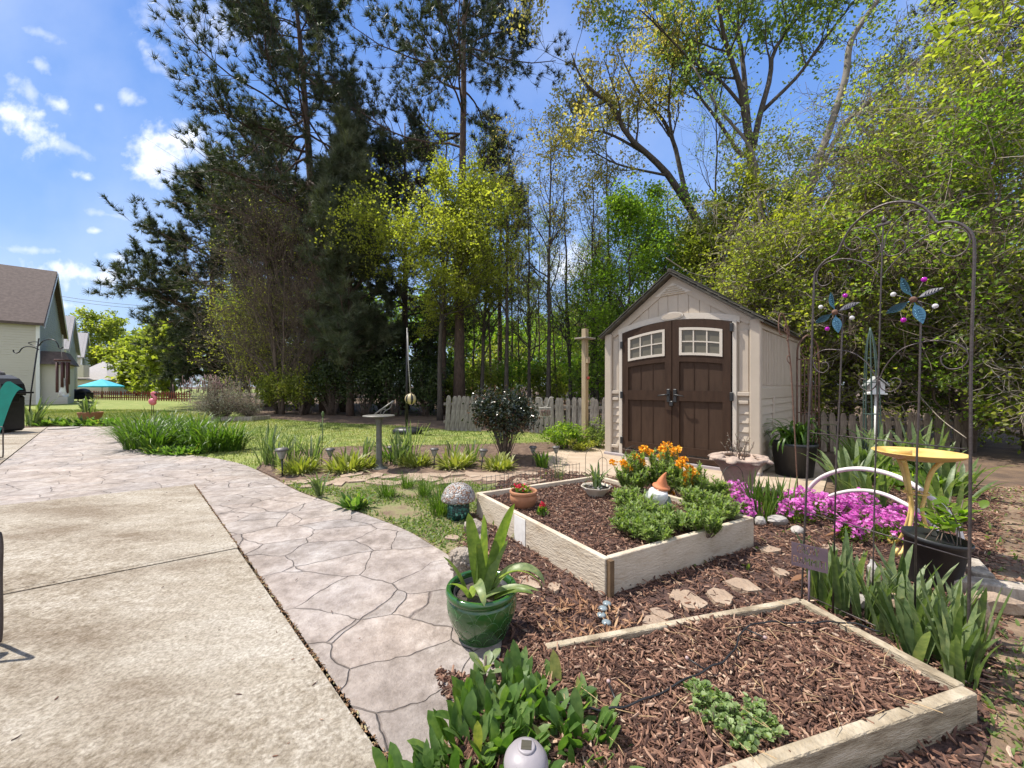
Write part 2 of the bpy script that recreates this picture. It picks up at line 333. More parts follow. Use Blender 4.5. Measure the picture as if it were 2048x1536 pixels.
# ================================================================ materials
M={}
M['ground']=pm('forest_floor',(.07,.045,.03),(.17,.11,.065),3,.95,.6,30,c3=(.11,.07,.045))
M['lawn']=pm('lawn_turf',(.13,.175,.03),(.3,.29,.095),2.2,.95,.8,60,c3=(.19,.23,.045),detail=9)
M['soil']=pm('garden_soil',(.075,.043,.03),(.19,.125,.085),9,.95,.9,45,c3=(.12,.075,.05))
M['dirt']=pm('dry_dirt',(.1,.065,.04),(.3,.21,.135),2.2,.95,.9,40,c3=(.18,.12,.075))  # dirt colour darkened to stand in for dappled shade that nothing casts here
M['weed_soil']=pm('weedy_soil',(.15,.1,.065),(.14,.165,.05),4,.95,.8,40,c3=(.2,.17,.085))
M['pad']=pm('tan_concrete',(.33,.25,.175),(.43,.34,.25),3,.9,.25,50)
M['mulch']=pm('bark_mulch',(.9,.9,.9),(1,1,1),20,.9,.4,60,tint=[(0,(.04,.018,.012)),(.35,(.11,.052,.034)),(.75,(.225,.115,.072)),(.92,(.33,.195,.13)),(1,(.52,.38,.27))])
M['mulch_base']=pm('mulch_bed',(.035,.018,.014),(.12,.065,.05),25,.95,1,60)
def concrete():
    m,nt,N,L,b=_nodes('broom_concrete'); tc=N.new('ShaderNodeTexCoord')
    mp=N.new('ShaderNodeMapping'); mp.inputs['Rotation'].default_value=(0,0,R(-35)); mp.inputs['Scale'].default_value=(.55,1.5,1); L.new(tc.outputs['Object'],mp.inputs[0])
    n1=N.new('ShaderNodeTexNoise'); n1.inputs['Scale'].default_value=1.3; n1.inputs['Detail'].default_value=10; n1.inputs['Roughness'].default_value=.68; L.new(mp.outputs[0],n1.inputs['Vector'])
    r=N.new('ShaderNodeValToRGB'); e=r.color_ramp.elements; e[0].position=.36; e[0].color=(.26,.215,.165,1); e[1].position=.66; e[1].color=(.5,.465,.41,1); x=e.new(.5); x.color=(.4,.36,.3,1); L.new(n1.outputs['Fac'],r.inputs[0])
    n2=N.new('ShaderNodeTexNoise'); n2.inputs['Scale'].default_value=70; n2.inputs['Detail'].default_value=7; n2.inputs['Roughness'].default_value=.75; L.new(tc.outputs['Object'],n2.inputs['Vector'])
    r2=N.new('ShaderNodeValToRGB'); e=r2.color_ramp.elements; e[0].position=.38; e[0].color=(.42,.38,.33,1); e[1].position=.6; e[1].color=(1.08,1.07,1.05,1); L.new(n2.outputs['Fac'],r2.inputs[0])
    mx=N.new('ShaderNodeMix'); mx.data_type='RGBA'; mx.blend_type='MULTIPLY'; mx.inputs[0].default_value=.75; L.new(r.outputs[0],mx.inputs[6]); L.new(r2.outputs[0],mx.inputs[7])
    n4=N.new('ShaderNodeTexNoise'); n4.inputs['Scale'].default_value=24; n4.inputs['Detail'].default_value=9; n4.inputs['Roughness'].default_value=.78; L.new(tc.outputs['Object'],n4.inputs['Vector'])
    n5=N.new('ShaderNodeTexNoise'); n5.inputs['Scale'].default_value=.8; n5.inputs['Detail'].default_value=3; L.new(tc.outputs['Object'],n5.inputs['Vector'])
    r4=N.new('ShaderNodeValToRGB'); e=r4.color_ramp.elements; e[0].position=.4; e[0].color=(.62,.57,.5,1); e[1].position=.58; e[1].color=(1.1,1.09,1.08,1); L.new(n4.outputs['Fac'],r4.inputs[0])
    m5=N.new('ShaderNodeMapRange'); m5.inputs[1].default_value=.35; m5.inputs[2].default_value=.6; m5.inputs[3].default_value=.25; m5.inputs[4].default_value=1; L.new(n5.outputs['Fac'],m5.inputs[0])
    mx2=N.new('ShaderNodeMix'); mx2.data_type='RGBA'; mx2.blend_type='MULTIPLY'; L.new(m5.outputs[0],mx2.inputs[0]); L.new(mx.outputs[2],mx2.inputs[6]); L.new(r4.outputs[0],mx2.inputs[7]); mx=mx2
    L.new(mx.outputs[2],b.inputs['Base Color']); b.inputs['Roughness'].default_value=.92; b.inputs['Specular IOR Level'].default_value=.25
    bp=N.new('ShaderNodeBump'); bp.inputs['Strength'].default_value=.8; bp.inputs['Distance'].default_value=.008; ad=N.new('ShaderNodeMath'); ad.operation='ADD'; L.new(n2.outputs['Fac'],ad.inputs[0]); L.new(n4.outputs['Fac'],ad.inputs[1]); L.new(ad.outputs[0],bp.inputs['Height']); L.new(bp.outputs[0],b.inputs['Normal']); return m
def stamped():
    m,nt,N,L,b=_nodes('stamped_stone'); tc=N.new('ShaderNodeTexCoord'); O=tc.outputs['Object']
    dn=N.new('ShaderNodeTexNoise'); dn.inputs['Scale'].default_value=2.2; dn.inputs['Detail'].default_value=4; L.new(O,dn.inputs['Vector'])
    vm=N.new('ShaderNodeVectorMath'); vm.operation='MULTIPLY_ADD'; L.new(dn.outputs['Color'],vm.inputs[0]); vm.inputs[1].default_value=(.22,.22,0); L.new(O,vm.inputs[2])
    mp=N.new('ShaderNodeMapping'); mp.inputs['Rotation'].default_value=(0,0,R(20)); mp.inputs['Scale'].default_value=(1,1.35,0); L.new(vm.outputs[0],mp.inputs[0])
    vo=N.new('ShaderNodeTexVoronoi'); vo.feature='DISTANCE_TO_EDGE'; vo.inputs['Scale'].default_value=2.4; vo.inputs['Randomness'].default_value=.9; L.new(mp.outputs[0],vo.inputs['Vector'])
    vc=N.new('ShaderNodeTexVoronoi'); vc.inputs['Scale'].default_value=2.4; vc.inputs['Randomness'].default_value=.9; L.new(mp.outputs[0],vc.inputs['Vector'])
    n1=N.new('ShaderNodeTexNoise'); n1.inputs['Scale'].default_value=3.2; n1.inputs['Detail'].default_value=10; n1.inputs['Roughness'].default_value=.65; L.new(O,n1.inputs['Vector'])
    r=N.new('ShaderNodeValToRGB'); e=r.color_ramp.elements; e[0].position=.32; e[0].color=(.235,.21,.19,1); e[1].position=.68; e[1].color=(.43,.405,.38,1); x=e.new(.5); x.color=(.33,.3,.275,1); L.new(n1.outputs['Fac'],r.inputs[0])
    hs=N.new('ShaderNodeMix'); hs.data_type='RGBA'; hs.blend_type='MULTIPLY'; hs.inputs[0].default_value=.9; L.new(r.outputs[0],hs.inputs[6])
    rc=N.new('ShaderNodeValToRGB'); e=rc.color_ramp.elements; e[0].color=(.88,.87,.88,1); e[1].color=(1.05,.99,.96,1); sr=N.new('ShaderNodeSeparateColor'); L.new(vc.outputs['Color'],sr.inputs[0]); L.new(sr.outputs[0],rc.inputs[0]); L.new(rc.outputs[0],hs.inputs[7])
    gw=N.new('ShaderNodeTexNoise'); gw.inputs['Scale'].default_value=5; L.new(O,gw.inputs['Vector'])
    gm=N.new('ShaderNodeMapRange'); gm.inputs[1].default_value=.3; gm.inputs[2].default_value=.7; gm.inputs[3].default_value=.0025; gm.inputs[4].default_value=.014; L.new(gw.outputs['Fac'],gm.inputs[0])
    dv=N.new('ShaderNodeMath'); dv.operation='DIVIDE'; L.new(vo.outputs['Distance'],dv.inputs[0]); L.new(gm.outputs[0],dv.inputs[1])
    gr=N.new('ShaderNodeMapRange'); gr.interpolation_type='SMOOTHSTEP'; gr.inputs[1].default_value=.25; gr.inputs[2].default_value=1.0; L.new(dv.outputs[0],gr.inputs[0])
    m2=N.new('ShaderNodeMix'); m2.data_type='RGBA'; gf=N.new('ShaderNodeMapRange'); gf.inputs[1].default_value=.35; gf.inputs[2].default_value=.62; gf.inputs[3].default_value=.0; gf.inputs[4].default_value=.55; L.new(n1.outputs['Fac'],gf.inputs[0]); gx=N.new('ShaderNodeMath'); gx.operation='MAXIMUM'; L.new(gr.outputs[0],gx.inputs[0]); L.new(gf.outputs[0],gx.inputs[1]); L.new(gx.outputs[0],m2.inputs[0]); m2.inputs[6].default_value=(.175,.147,.133,1); L.new(hs.outputs[2],m2.inputs[7])
    n4=N.new('ShaderNodeTexNoise'); n4.inputs['Scale'].default_value=15; n4.inputs['Detail'].default_value=11; n4.inputs['Roughness'].default_value=.72; L.new(O,n4.inputs['Vector'])
    r4=N.new('ShaderNodeValToRGB'); e=r4.color_ramp.elements; e[0].position=.36; e[0].color=(.72,.69,.66,1); e[1].position=.62; e[1].color=(1.14,1.13,1.12,1); L.new(n4.outputs['Fac'],r4.inputs[0])
    n6=N.new('ShaderNodeTexNoise'); n6.inputs['Scale'].default_value=1.1; n6.inputs['Detail'].default_value=5; L.new(O,n6.inputs['Vector'])
    r6=N.new('ShaderNodeValToRGB'); e=r6.color_ramp.elements; e[0].position=.38; e[0].color=(1.0,.96,.92,1); e[1].position=.64; e[1].color=(.985,.985,1.01,1); L.new(n6.outputs['Fac'],r6.inputs[0])
    m7=N.new('ShaderNodeMix'); m7.data_type='RGBA'; m7.blend_type='MULTIPLY'; m7.inputs[0].default_value=1; L.new(m2.outputs[2],m7.inputs[6]); L.new(r4.outputs[0],m7.inputs[7])
    m8=N.new('ShaderNodeMix'); m8.data_type='RGBA'; m8.blend_type='MULTIPLY'; m8.inputs[0].default_value=1; L.new(m7.outputs[2],m8.inputs[6]); L.new(r6.outputs[0],m8.inputs[7]); m2=m8
    L.new(m2.outputs[2],b.inputs['Base Color']); b.inputs['Roughness'].default_value=.72; b.inputs['Specular IOR Level'].default_value=.35
    hb=N.new('ShaderNodeMapRange'); hb.interpolation_type='SMOOTHSTEP'; hb.inputs[1].default_value=0; hb.inputs[2].default_value=1.5; L.new(dv.outputs[0],hb.inputs[0])
    n3=N.new('ShaderNodeTexNoise'); n3.inputs['Scale'].default_value=7; n3.inputs['Detail'].default_value=12; n3.inputs['Roughness'].default_value=.68; L.new(O,n3.inputs['Vector'])
    hh=N.new('ShaderNodeMath'); hh.operation='MULTIPLY_ADD'; L.new(n3.outputs['Fac'],hh.inputs[0]); hh.inputs[1].default_value=2.2; L.new(hb.outputs[0],hh.inputs[2])
    bp=N.new('ShaderNodeBump'); bp.inputs['Strength'].default_value=.85; bp.inputs['Distance'].default_value=.016; L.new(hh.outputs[0],bp.inputs['Height']); L.new(bp.outputs[0],b.inputs['Normal']); return m
M['concrete']=concrete(); M['stamped']=stamped()
M['white_wood']=pm('weathered_white_paint',(.56,.48,.375),(.36,.27,.18),4,.8,.35,30,stretch=(1,1,3),c3=(.5,.42,.32),lo=.3,hi=.72)
M['grey_wood']=pm('grey_weathered_wood',(.2,.165,.13),(.42,.37,.31),7,.9,.5,30,stretch=(3,3,.6))
M['old_board']=pm('old_timber_board',(.2,.155,.1),(.46,.39,.29),7,.9,.6,40,stretch=(1,1,5),c3=(.33,.27,.185))
M['pine_wood']=pm('pale_pine_wood',(.4,.31,.19),(.3,.225,.135),5,.7,.2,30,stretch=(4,4,.6))
M['black']=pm('black_plastic',(.012,.012,.013),(.02,.02,.021),10,.45,.1)
M['black_metal']=pm('black_metal',(.02,.02,.022),(.035,.033,.034),15,.4,.1,metal=.6)
M['bronze']=pm('brown_metal_tube',(.07,.057,.054),(.11,.09,.085),20,.45,.15,metal=.5)
M['rust']=pm('rusty_iron',(.1,.05,.035),(.18,.095,.06),25,.8,.3)
M['terracotta']=pm('terracotta',(.38,.17,.085),(.3,.13,.065),8,.8,.2)
M['stone']=pm('carved_stone',(.36,.31,.26),(.22,.18,.15),18,.9,.9,60,c3=(.3,.25,.2))
M['flagstone']=pm('sandstone',(.27,.2,.145),(.37,.29,.215),5,.9,.7,35,c3=(.31,.225,.16))
M['grey_rock']=pm('pale_rock',(.42,.39,.36),(.28,.25,.22),7,.9,.6,30)
M['bark']=pm('grey_bark',(.042,.034,.027),(.1,.083,.066),9,.95,.8,30,stretch=(2.5,2.5,.6))
M['pine_bark']=pm('pine_bark',(.05,.034,.026),(.125,.082,.06),6,.95,.9,20,stretch=(2.5,2.5,.8))
M['twig']=pm('brown_twig',(.09,.065,.05),(.17,.125,.095),12,.9,.3)
M['pale_twig']=pm('pale_twig',(.24,.2,.16),(.34,.29,.23),12,.9,.3)
M['smooth_bark']=pm('smooth_grey_bark',(.13,.115,.095),(.2,.18,.15),3,.9,.3,20)
g=lambda *s: list(s)
M['needle']=lm('needle_leaf',[(0,(.02,.03,.017)),(.5,(.045,.062,.032)),(1,(.085,.095,.045))],0.25,0.5,tb=1.2)
M['needle_silver']=lm('needle_silver_leaf',[(0,(.04,.055,.03)),(.5,(.085,.105,.06)),(1,(.18,.19,.12))],0.28,0.5,tb=1.2)
M['lime']=lm('lime_leaf',[(0,(.13,.145,.025)),(.5,(.21,.23,.035)),(1,(.32,.32,.07))],0.5,0.5,tb=1.7)
M['fresh']=lm('fresh_leaf',[(0,(.08,.14,.022)),(.5,(.14,.22,.03)),(1,(.22,.29,.05))],0.55,0.45,tb=1.8)
M['olive']=lm('olive_leaf',[(0,(.08,.1,.022)),(.4,(.155,.185,.035)),(.75,(.24,.265,.05)),(1,(.36,.35,.1))],0.48,0.45,tb=1.7)
M['dark_leaf']=lm('dark_leaf_leaf',[(0,(.018,.03,.012)),(.5,(.036,.058,.018)),(1,(.075,.105,.03))],0.3,0.35,tb=1.3)
M['bronze_leaf']=lm('bronze_leaf_leaf',[(0,(.3,.23,.09)),(.4,(.34,.31,.1)),(1,(.32,.35,.11))],0.5,0.5,tcol=(1.3,1.2,.6),tb=1.6)
M['pale_leaf']=lm('pale_leaf_leaf',[(0,(.085,.125,.04)),(.5,(.14,.19,.055)),(1,(.21,.25,.085))],0.48,0.45,tb=1.7)
M['camellia']=lm('glossy_dark_leaves',[(0,(.014,.022,.012)),(.6,(.028,.042,.02)),(.9,(.05,.062,.028)),(1,(.13,.07,.04))],.12,.22,spec=.6,tb=1.0)
M['iris']=lm('iris_leaves',[(0,(.08,.125,.045)),(.5,(.155,.21,.095)),(1,(.25,.3,.16))],.4,.42,tb=1.25,nz=38)
M['lily']=lm('daylily_leaves',[(0,(.045,.1,.014)),(.5,(.08,.15,.022)),(1,(.14,.21,.04))],.4,.4,tb=1.3,nz=30)
M['hosta']=lm('variegated_leaves',[(0,(.13,.17,.03)),(.5,(.24,.27,.05)),(.8,(.34,.34,.08)),(1,(.55,.53,.32))],.35,.45,tb=1.1)
M['comfrey']=lm('broad_green_leaves',[(0,(.055,.115,.025)),(.5,(.1,.18,.042)),(.85,(.16,.235,.075)),(1,(.26,.27,.08))],.42,.5,tb=1.5,nz=45)
M['herb']=lm('herb_leaves',[(0,(.15,.22,.08)),(.5,(.24,.32,.13)),(1,(.36,.42,.21))],.4,.5,tb=1.3)
M['bedgreen']=lm('feathery_green_leaves',[(0,(.1,.16,.04)),(.5,(.19,.26,.075)),(1,(.32,.38,.15))],.42,.5,tb=1.5)
M['potiris']=lm('pot_iris_leaves',[(0,(.09,.145,.03)),(.5,(.15,.215,.05)),(1,(.27,.33,.16))],.42,.4,tb=1.4,nz=38)
M['weed']=lm('low_weeds',[(0,(.09,.15,.03)),(.5,(.15,.21,.05)),(1,(.24,.28,.1))],.4,.5,tb=1.2)
M['grass']=lm('grass_blades',[(0,(.09,.145,.022)),(.5,(.16,.2,.04)),(1,(.32,.3,.12))],.35,.5,tb=1.0)
M['lavender']=lm('grey_shrub_leaves',[(0,(.16,.16,.12)),(.6,(.28,.28,.21)),(1,(.3,.2,.18))],.3,.7,tcol=(1,1,.9))
M['pinkphlox']=lm('magenta_petals',[(0,(.5,.05,.37)),(.5,(.64,.12,.5)),(1,(.8,.33,.68))],.3,.5,tcol=(1.1,.9,1.1),tb=1)
M['orangefl']=lm('orange_petals',[(0,(.8,.27,.005)),(.5,(.88,.38,.012)),(1,(.92,.52,.03))],.2,.5,tcol=(1,1,1),tb=1)
M['redfl']=lm('red_petals',[(0,(.55,.01,.03)),(.7,(.7,.03,.08)),(1,(.8,.4,.45))],.15,.5,tcol=(1,1,1),tb=1)
M['dryleaf']=lm('dry_leaves',[(0,(.13,.06,.03)),(.5,(.3,.15,.075)),(1,(.5,.32,.18))],.2,.7,tcol=(1,1,.8),tb=1)
# ================================================================ ground, lawn, patio
def sheet(name,pts,z,m,kind='structure',z0=None):
    mb=MB(); prism(mb,pts,z-.06 if z0 is None else z0,z,0); return tag(mb.build(name,m),kind=kind)
mb=MB(); mb.poly([(-400,-60,0),(400,-60,0),(400,900,0),(-400,900,0)]); tag(mb.build('ground',M['ground']),kind='structure')
slab=[np.array((-3.8,4.59)),np.array((-.374,1.178)),np.array((2.2,-1.38)),np.array((-6,-9.)),np.array((-13.4,-1.73))]
e1=(slab[1]-slab[0]); e1/=np.linalg.norm(e1); e2=np.array((-1.23,-.81)); e2/=np.linalg.norm(e2)
curve=[(240,853),(252,880),(275,897),(310,905),(400,912),(480,927),(540,953),(600,984),(700,1018),(800,1055),(855,1085),(905,1118),(950,1180),(1000,1260),(990,1345),(955,1420),(900,1490),(850,1580)]
cur=cr(Gs(curve,.02),4)[:,:2]
gap=.014; nrm1=np.array([-e1[1],e1[0]]); nrm1=nrm1 if nrm1@np.array([1,1])>0 else -nrm1
nrm2=np.array([-e2[1],e2[0]]); nrm2=nrm2 if nrm2[1]>0 else -nrm2
lslab=[G(92,857,.02)[:2],G(0,930,.02)[:2]]; ld=lslab[1]-lslab[0]; ld/=np.linalg.norm(ld)
far_l=np.array([-14.35,11.4])
stone=[*cur,np.array((1.1,-.5)),slab[2]+nrm1*gap,slab[0]+nrm1*gap+e1*(-gap),slab[0]+nrm2*gap+e2*9.5,lslab[0]+ld*9,lslab[0]-ld*.6]
sheet('stamped_patio',stone,.02,M['stamped'])
# two pours of the plain slab with a tooled joint between them
J=np.array((-1.99,2.785)); jd=np.array((-.87,-.617)); jd/=np.linalg.norm(jd); jn=np.array([-jd[1],jd[0]]); jn=jn if jn[1]>0 else -jn
je=.01
mb=MB()
k0,k1=J+jn*.055+jd*.05,J+jn*.06+jd*10
prism(mb,[slab[0],J+jn*.05,k0,k1,slab[0]+e2*10.5],-.06,.026); prism(mb,[J+jn*je,J+jn*.05-jn*.002,k0-jn*.006,k1-jn*.006,J+jn*je+jd*10],-.06,.026)
prism(mb,[J-jn*je,slab[1],slab[2],slab[3],slab[4],J-jn*je+jd*10.2],-.06,.026)
tag(mb.build('concrete_patio',M['concrete']),kind='structure')
ln=np.array([ld[1],-ld[0]]); ln=ln if ln[0]<0 else -ln
sheet('concrete_patio',[lslab[0]+ln*gap-ld*.55,lslab[0]+ln*gap+ld*9,lslab[0]+ln*6+ld*9,lslab[0]+ln*6-ld*.55],.026,M['concrete'])
lawn_px=[(52,849),(242,849),(250,880),(272,900),(310,910),(400,917),(480,931),(512,941),(545,908),(700,897),(960,893),(1100,889),(1150,880),(1075,866),(890,860),(800,852),(650,846),(540,838),(440,818),(385,806)]
lawnp=[p[:2] for p in Gs(lawn_px)]+[np.array(a) for a in ((-44,60),(-30,140),(-200,140),(-120,11.5),(-14.4,11.7))]
sheet('lawn',lawnp,.008,M['lawn'],z0=-.05)
bedp=[p[:2] for p in Gs([(512,938),(545,905),(700,893),(960,889),(1105,885),(1140,897),(1085,925),(1090,950),(960,972),(760,955),(575,968)])]
sheet('planting_bed',bedp,.012,M['soil'],z0=-.05)
weedp=[p[:2] for p in Gs([(560,962),(760,950),(960,965),(1000,960),(955,1045),(935,1120),(905,1118),(855,1085),(800,1055),(700,1018),(600,984)])]
sheet('garden_ground',weedp,.006,M['weed_soil'],z0=-.05)
mulchp=[p[:2] for p in Gs([(905,1118),(940,1040),(1000,960),(1100,940),(1240,955),(1500,985),(1640,990),(1800,960),(2000,985),(2010,1400),(1950,1560),(1600,1620),(850,1580),(955,1420),(1000,1260),(950,1180)])]
sheet('mulch_ground',mulchp,.004,M['mulch_base'],z0=-.05)
dirtp=[p[:2] for p in Gs([(1965,985),(2000,975),(2300,965),(2600,1400),(2100,1700),(1985,1560),(1975,1350)])]
sheet('dirt_ground',dirtp,.008,M['dirt'],z0=-.05)
padp=[p[:2] for p in Gs([(1078,912),(1130,899),(1210,890)])]+[np.array((3.2,9.4)),np.array((5.6,7.3))]+[p[:2] for p in Gs([(1655,955),(1645,990),(1500,983),(1420,968),(1240,958),(1110,948)])]
sheet('concrete_path',padp,.016,M['pad'],z0=-.05)
# ================================================================ houses at the far left
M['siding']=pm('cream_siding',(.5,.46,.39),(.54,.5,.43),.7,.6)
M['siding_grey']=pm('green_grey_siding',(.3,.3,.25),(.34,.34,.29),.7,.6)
M['shingle']=pm('brown_shingles',(.085,.06,.05),(.13,.095,.08),6,.9,.4,30)
M['shingle_grey']=pm('grey_shingles',(.3,.28,.27),(.36,.34,.33),6,.9,.4,30)
M['white']=pm('white_paint',(.75,.74,.72),(.7,.69,.67),5,.5)
M['glass']=pm('dark_window_glass',(.03,.035,.04),(.05,.055,.06),2,.08)
M['maroon']=pm('dark_brown_stain',(.06,.025,.02),(.09,.035,.03),8,.6)
def lap(mb,p0,p1,z0,z1,step,nrm,mat=0,th=.03):
    p0=np.asarray(p0,float);p1=np.asarray(p1,float);n=np.asarray(nrm,float)
    k=max(1,int(round((z1-z0)/step))); s=(z1-z0)/k
    for i in range(k):
        a=z0+i*s; b=a+s
        v=[[*(p0+n*th),a],[*(p1+n*th),a],[*(p1+n*.004),b],[*(p0+n*.004),b],[*(p0),a],[*(p1),a]]
        mb.add(v,[[0,1,2,3]],mat); mb.add(v,[[4,5,1,0]],mat)
def house(name,label,corner,du,dv,LU,LV,eave,ridge,step,roofm,windows=(),wallm2=None,group=None):
    # corner on the ground, du along the eaves wall (away from the corner), dv along the gable wall
    c=np.asarray(corner,float); du=np.asarray(du,float); dv=np.asarray(dv,float)
    t=thing(name,label,'house',(c[0],c[1],0),group)
    a,b,d,e=c,c+du*LU,c+du*LU+dv*LV,c+dv*LV
    mb=MB(); prism(mb,[a,b,d,e],0,eave,0); lap(mb,a,b,.3,eave,step,-dv,0); mb.build('wall',M['siding'],t,True)
    mb=MB(); lap(mb,a,e,.3,eave,step,-du,0)
    k=int((ridge-eave)/step)
    for i in range(k):
        z0=eave+i*step; f=(i+.999)/(k); half=LV/2*(1-(z0-eave)/(ridge-eave))
        m_=c+dv*LV/2; p0=m_-dv*half; p1=m_+dv*half; lap(mb,p0,p1,z0,z0+step,step,-du,0)
    m_=c+dv*LV/2
    for q in (m_-du*0,m_+du*LU): mb.add([[*(q-dv*LV/2),eave],[*(q+dv*LV/2),eave],[*q,ridge]],[[0,1,2]])
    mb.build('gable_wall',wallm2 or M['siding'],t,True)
    mb=MB(); ov=.3
    for sg in (-1,1):
        q0=m_-du*ov; q1=m_+du*(LU+ov); lo=dv*sg*(LV/2+ov); zl=eave-ov*(ridge-eave)/(LV/2)
        mb.add([[*(q0),ridge+.12],[*q1,ridge+.12],[*(q1+lo),zl+.12],[*(q0+lo),zl+.12],[*(q0),ridge-.05],[*q1,ridge-.05],[*(q1+lo),zl-.05],[*(q0+lo),zl-.05]],[[0,1,2,3],[3,2,6,7],[0,3,7,4],[1,5,6,2],[4,7,6,5]])
    mb.build('roof',roofm,t,True)
    mb=MB()
    for sg in (-1,1):
        lo=dv*sg*(LV/2+ov); zl=eave-ov*(ridge-eave)/(LV/2); q0=m_-du*(ov+.05)
        v=[[*q0,ridge+.05],[*(q0+lo),zl+.05],[*(q0+lo),zl-.2],[*q0,ridge-.2]]
        v+= [[x[0]+du[0]*.05,x[1]+du[1]*.05,x[2]] for x in v]
        mb.add(v,[[0,1,2,3],[4,7,6,5],[3,2,6,7]])
    mb.build('rake_trim',M['white'],t,True)
    for s in (a,e):
        mb=MB(); box(mb,[*(s-du*.02-dv*.02*(1 if s is a else -1)),eave/2],(.16,.16,eave-.02),0,rz=math.atan2(du[1],du[0])); mb.build('corner_trim',M['white'],t,True)
    for (face,off,z,ww,hh) in windows:
        p=(a+du*off-dv*.05) if face=='u' else (a+dv*off-du*.05); ang=math.atan2(du[1],du[0]) if face=='u' else math.atan2(dv[1],dv[0])
        mb=MB(); 
        box(mb,[*p,z],(ww+.16,.08,hh+.16),0,rz=ang); wf=mb.build('window',M['white'],t,True)
        q=p-(dv if face=='u' else du)*.05; mb=MB(); box(mb,[*q,z],(ww,.03,hh),0,rz=ang); g_=mb.build('pane',M['glass'],None); g_.parent=wf
        g_.data.transform(Matrix.Translation(-Vector(t.location)))
    return t
s2=.7071
A_=np.array([-.73,-.683]); B_=np.array([-.683,.73])
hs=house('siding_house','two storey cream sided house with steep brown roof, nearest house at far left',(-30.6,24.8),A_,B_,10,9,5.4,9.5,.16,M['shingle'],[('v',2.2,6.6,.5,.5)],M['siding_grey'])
mb=MB(); e0=np.array((-30.6,24.8)); q=lambda s,t_: e0+A_*s+B_*t_
prism(mb,[q(-.03,.25),q(-1.25,.25),q(-1.25,3.2),q(-.03,3.2)],0,2.62,0); w_=mb.build('bump_out',M['siding'],hs,True)
lap_=MB(); a_,b_=q(-.03,.25),q(-1.25,.25); d_=b_-a_; n_=np.array([d_[1],-d_[0]])/np.linalg.norm(d_); n_=n_ if n_[1]<0 else -n_; lap(lap_,a_,b_,.15,2.62,.16,n_); o_=lap_.build('siding',M['siding'],None); o_.parent=w_; o_.data.transform(Matrix.Translation(-Vector(hs.location)))
mb=MB(); rp=[q(-.04,-.1),q(-1.5,-.1),q(-1.5,3.5),q(-.04,3.5)]
top=[q(-.04,.5),q(-1.1,.5),q(-1.1,2.9),q(-.04,2.9)]
v=[[*p,2.62] for p in rp]+[[*p,3.5] for p in top]; mb.add(v,[[0,1,5,4],[1,2,6,5],[2,3,7,6],[3,0,4,7],[4,5,6,7],[3,2,1,0]]); mb.build('porch_roof',M['shingle'],hs,True)
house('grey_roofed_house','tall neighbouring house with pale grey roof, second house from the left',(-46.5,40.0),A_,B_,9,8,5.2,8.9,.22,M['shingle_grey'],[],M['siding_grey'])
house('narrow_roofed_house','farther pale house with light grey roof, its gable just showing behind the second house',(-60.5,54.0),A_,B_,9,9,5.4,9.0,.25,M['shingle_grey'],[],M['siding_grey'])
# low white house with a hip roof behind the teal umbrella
c=P(178,772,50); lw=thing('low_white_house','low white bungalow with grey hip roof behind the teal umbrella','house',(c[0],c[1],0))
mb=MB(); x0,x1=P(136,772,50)[0],P(217,772,50)[0]; prism(mb,[(x0,50),(x1,50),(x1,57),(x0,57)],0,2.0); lap(mb,(x0,50),(x1,50),.2,2.0,.2,(0,-1)); mb.build('wall',M['siding'],lw,True)
mb=MB(); v=[(x0-.4,49.6,2.0),(x1+.4,49.6,2.0),(x1+.4,57.4,2.0),(x0-.4,57.4,2.0),(x0+.8,53.5,4.6),(x1-4.2,53.5,4.6)]; mb.add(v,[[0,1,5,4],[2,3,4,5]]); mb.add(v,[[1,2,5],[3,0,4]]); mb.build('roof',M['shingle_grey'],lw,True)
mb=MB(); prism(mb,[(x0,49.9),(x0+2.9,49.9),(x0+2.9,49.2),(x0,49.2)],2.3,3.9); mb.build('dormer',M['siding'],lw,True)
# house seen through the trunks beside the shed
c=P(1150,772,34); hb=house('distant_house','grey house with a low brown roof half hidden by bare trunks behind the picket fence',(c[0]-1.2,c[1]),np.array((.95,-.31)),np.array((.31,.95)),7,6,1.35,2.8,.2,M['shingle'],[],None)
# ================================================================ shed
rng=np.random.default_rng(5)
M['shed']=pm('shed_taupe_plastic',(.42,.355,.28),(.455,.385,.305),3,.55,.12,120)
M['shed_side']=M['shed']
M['shed_trim']=pm('shed_light_trim',(.52,.46,.385),(.55,.49,.41),3,.55,.1,120)
M['door']=pm('dark_brown_door',(.036,.019,.011),(.05,.027,.016),5,.6,.25,90,stretch=(4,4,.7),spec=.2)
M['door_panel']=pm('brown_door_panel',(.046,.026,.016),(.06,.035,.022),5,.65,.25,90,stretch=(4,4,.7),spec=.2)
M['shed_roof']=pm('dark_shingle_roof',(.05,.045,.035),(.1,.09,.07),8,.9,.4,40)
M['shade']=pm('window_shade',(.1,.09,.062),(.125,.11,.08),2,.35)
M['plinth']=pm('grey_mauve_plinth',(.3,.26,.26),(.34,.3,.3),4,.8)
SL=np.array([1.64,6.74]); SRr=np.array([3.27,5.07]); sw=np.linalg.norm(SRr-SL); su=(SRr-SL)/sw
def S(cx,cy):
    p=PL(1150+cx*.2994,520+cy*.2994,SL,SRr); return np.array([(p[:2]-SL)@su,p[2]])
sx=lambda cx: S(cx,900)[0]
sz=lambda cx,cy: S(cx,cy)[1]
EV=2.09; PK=S(635,92)[1]; D=2.7; mid=sw/2
shed=thing('garden_shed','taupe resin garden shed with dark brown arched double doors and shingled gable roof','shed',(SL[0],SL[1],0),None,math.atan2(su[1],su[0]))
dx0,dxm,dx1=sx(320),sx(650),sx(1043)
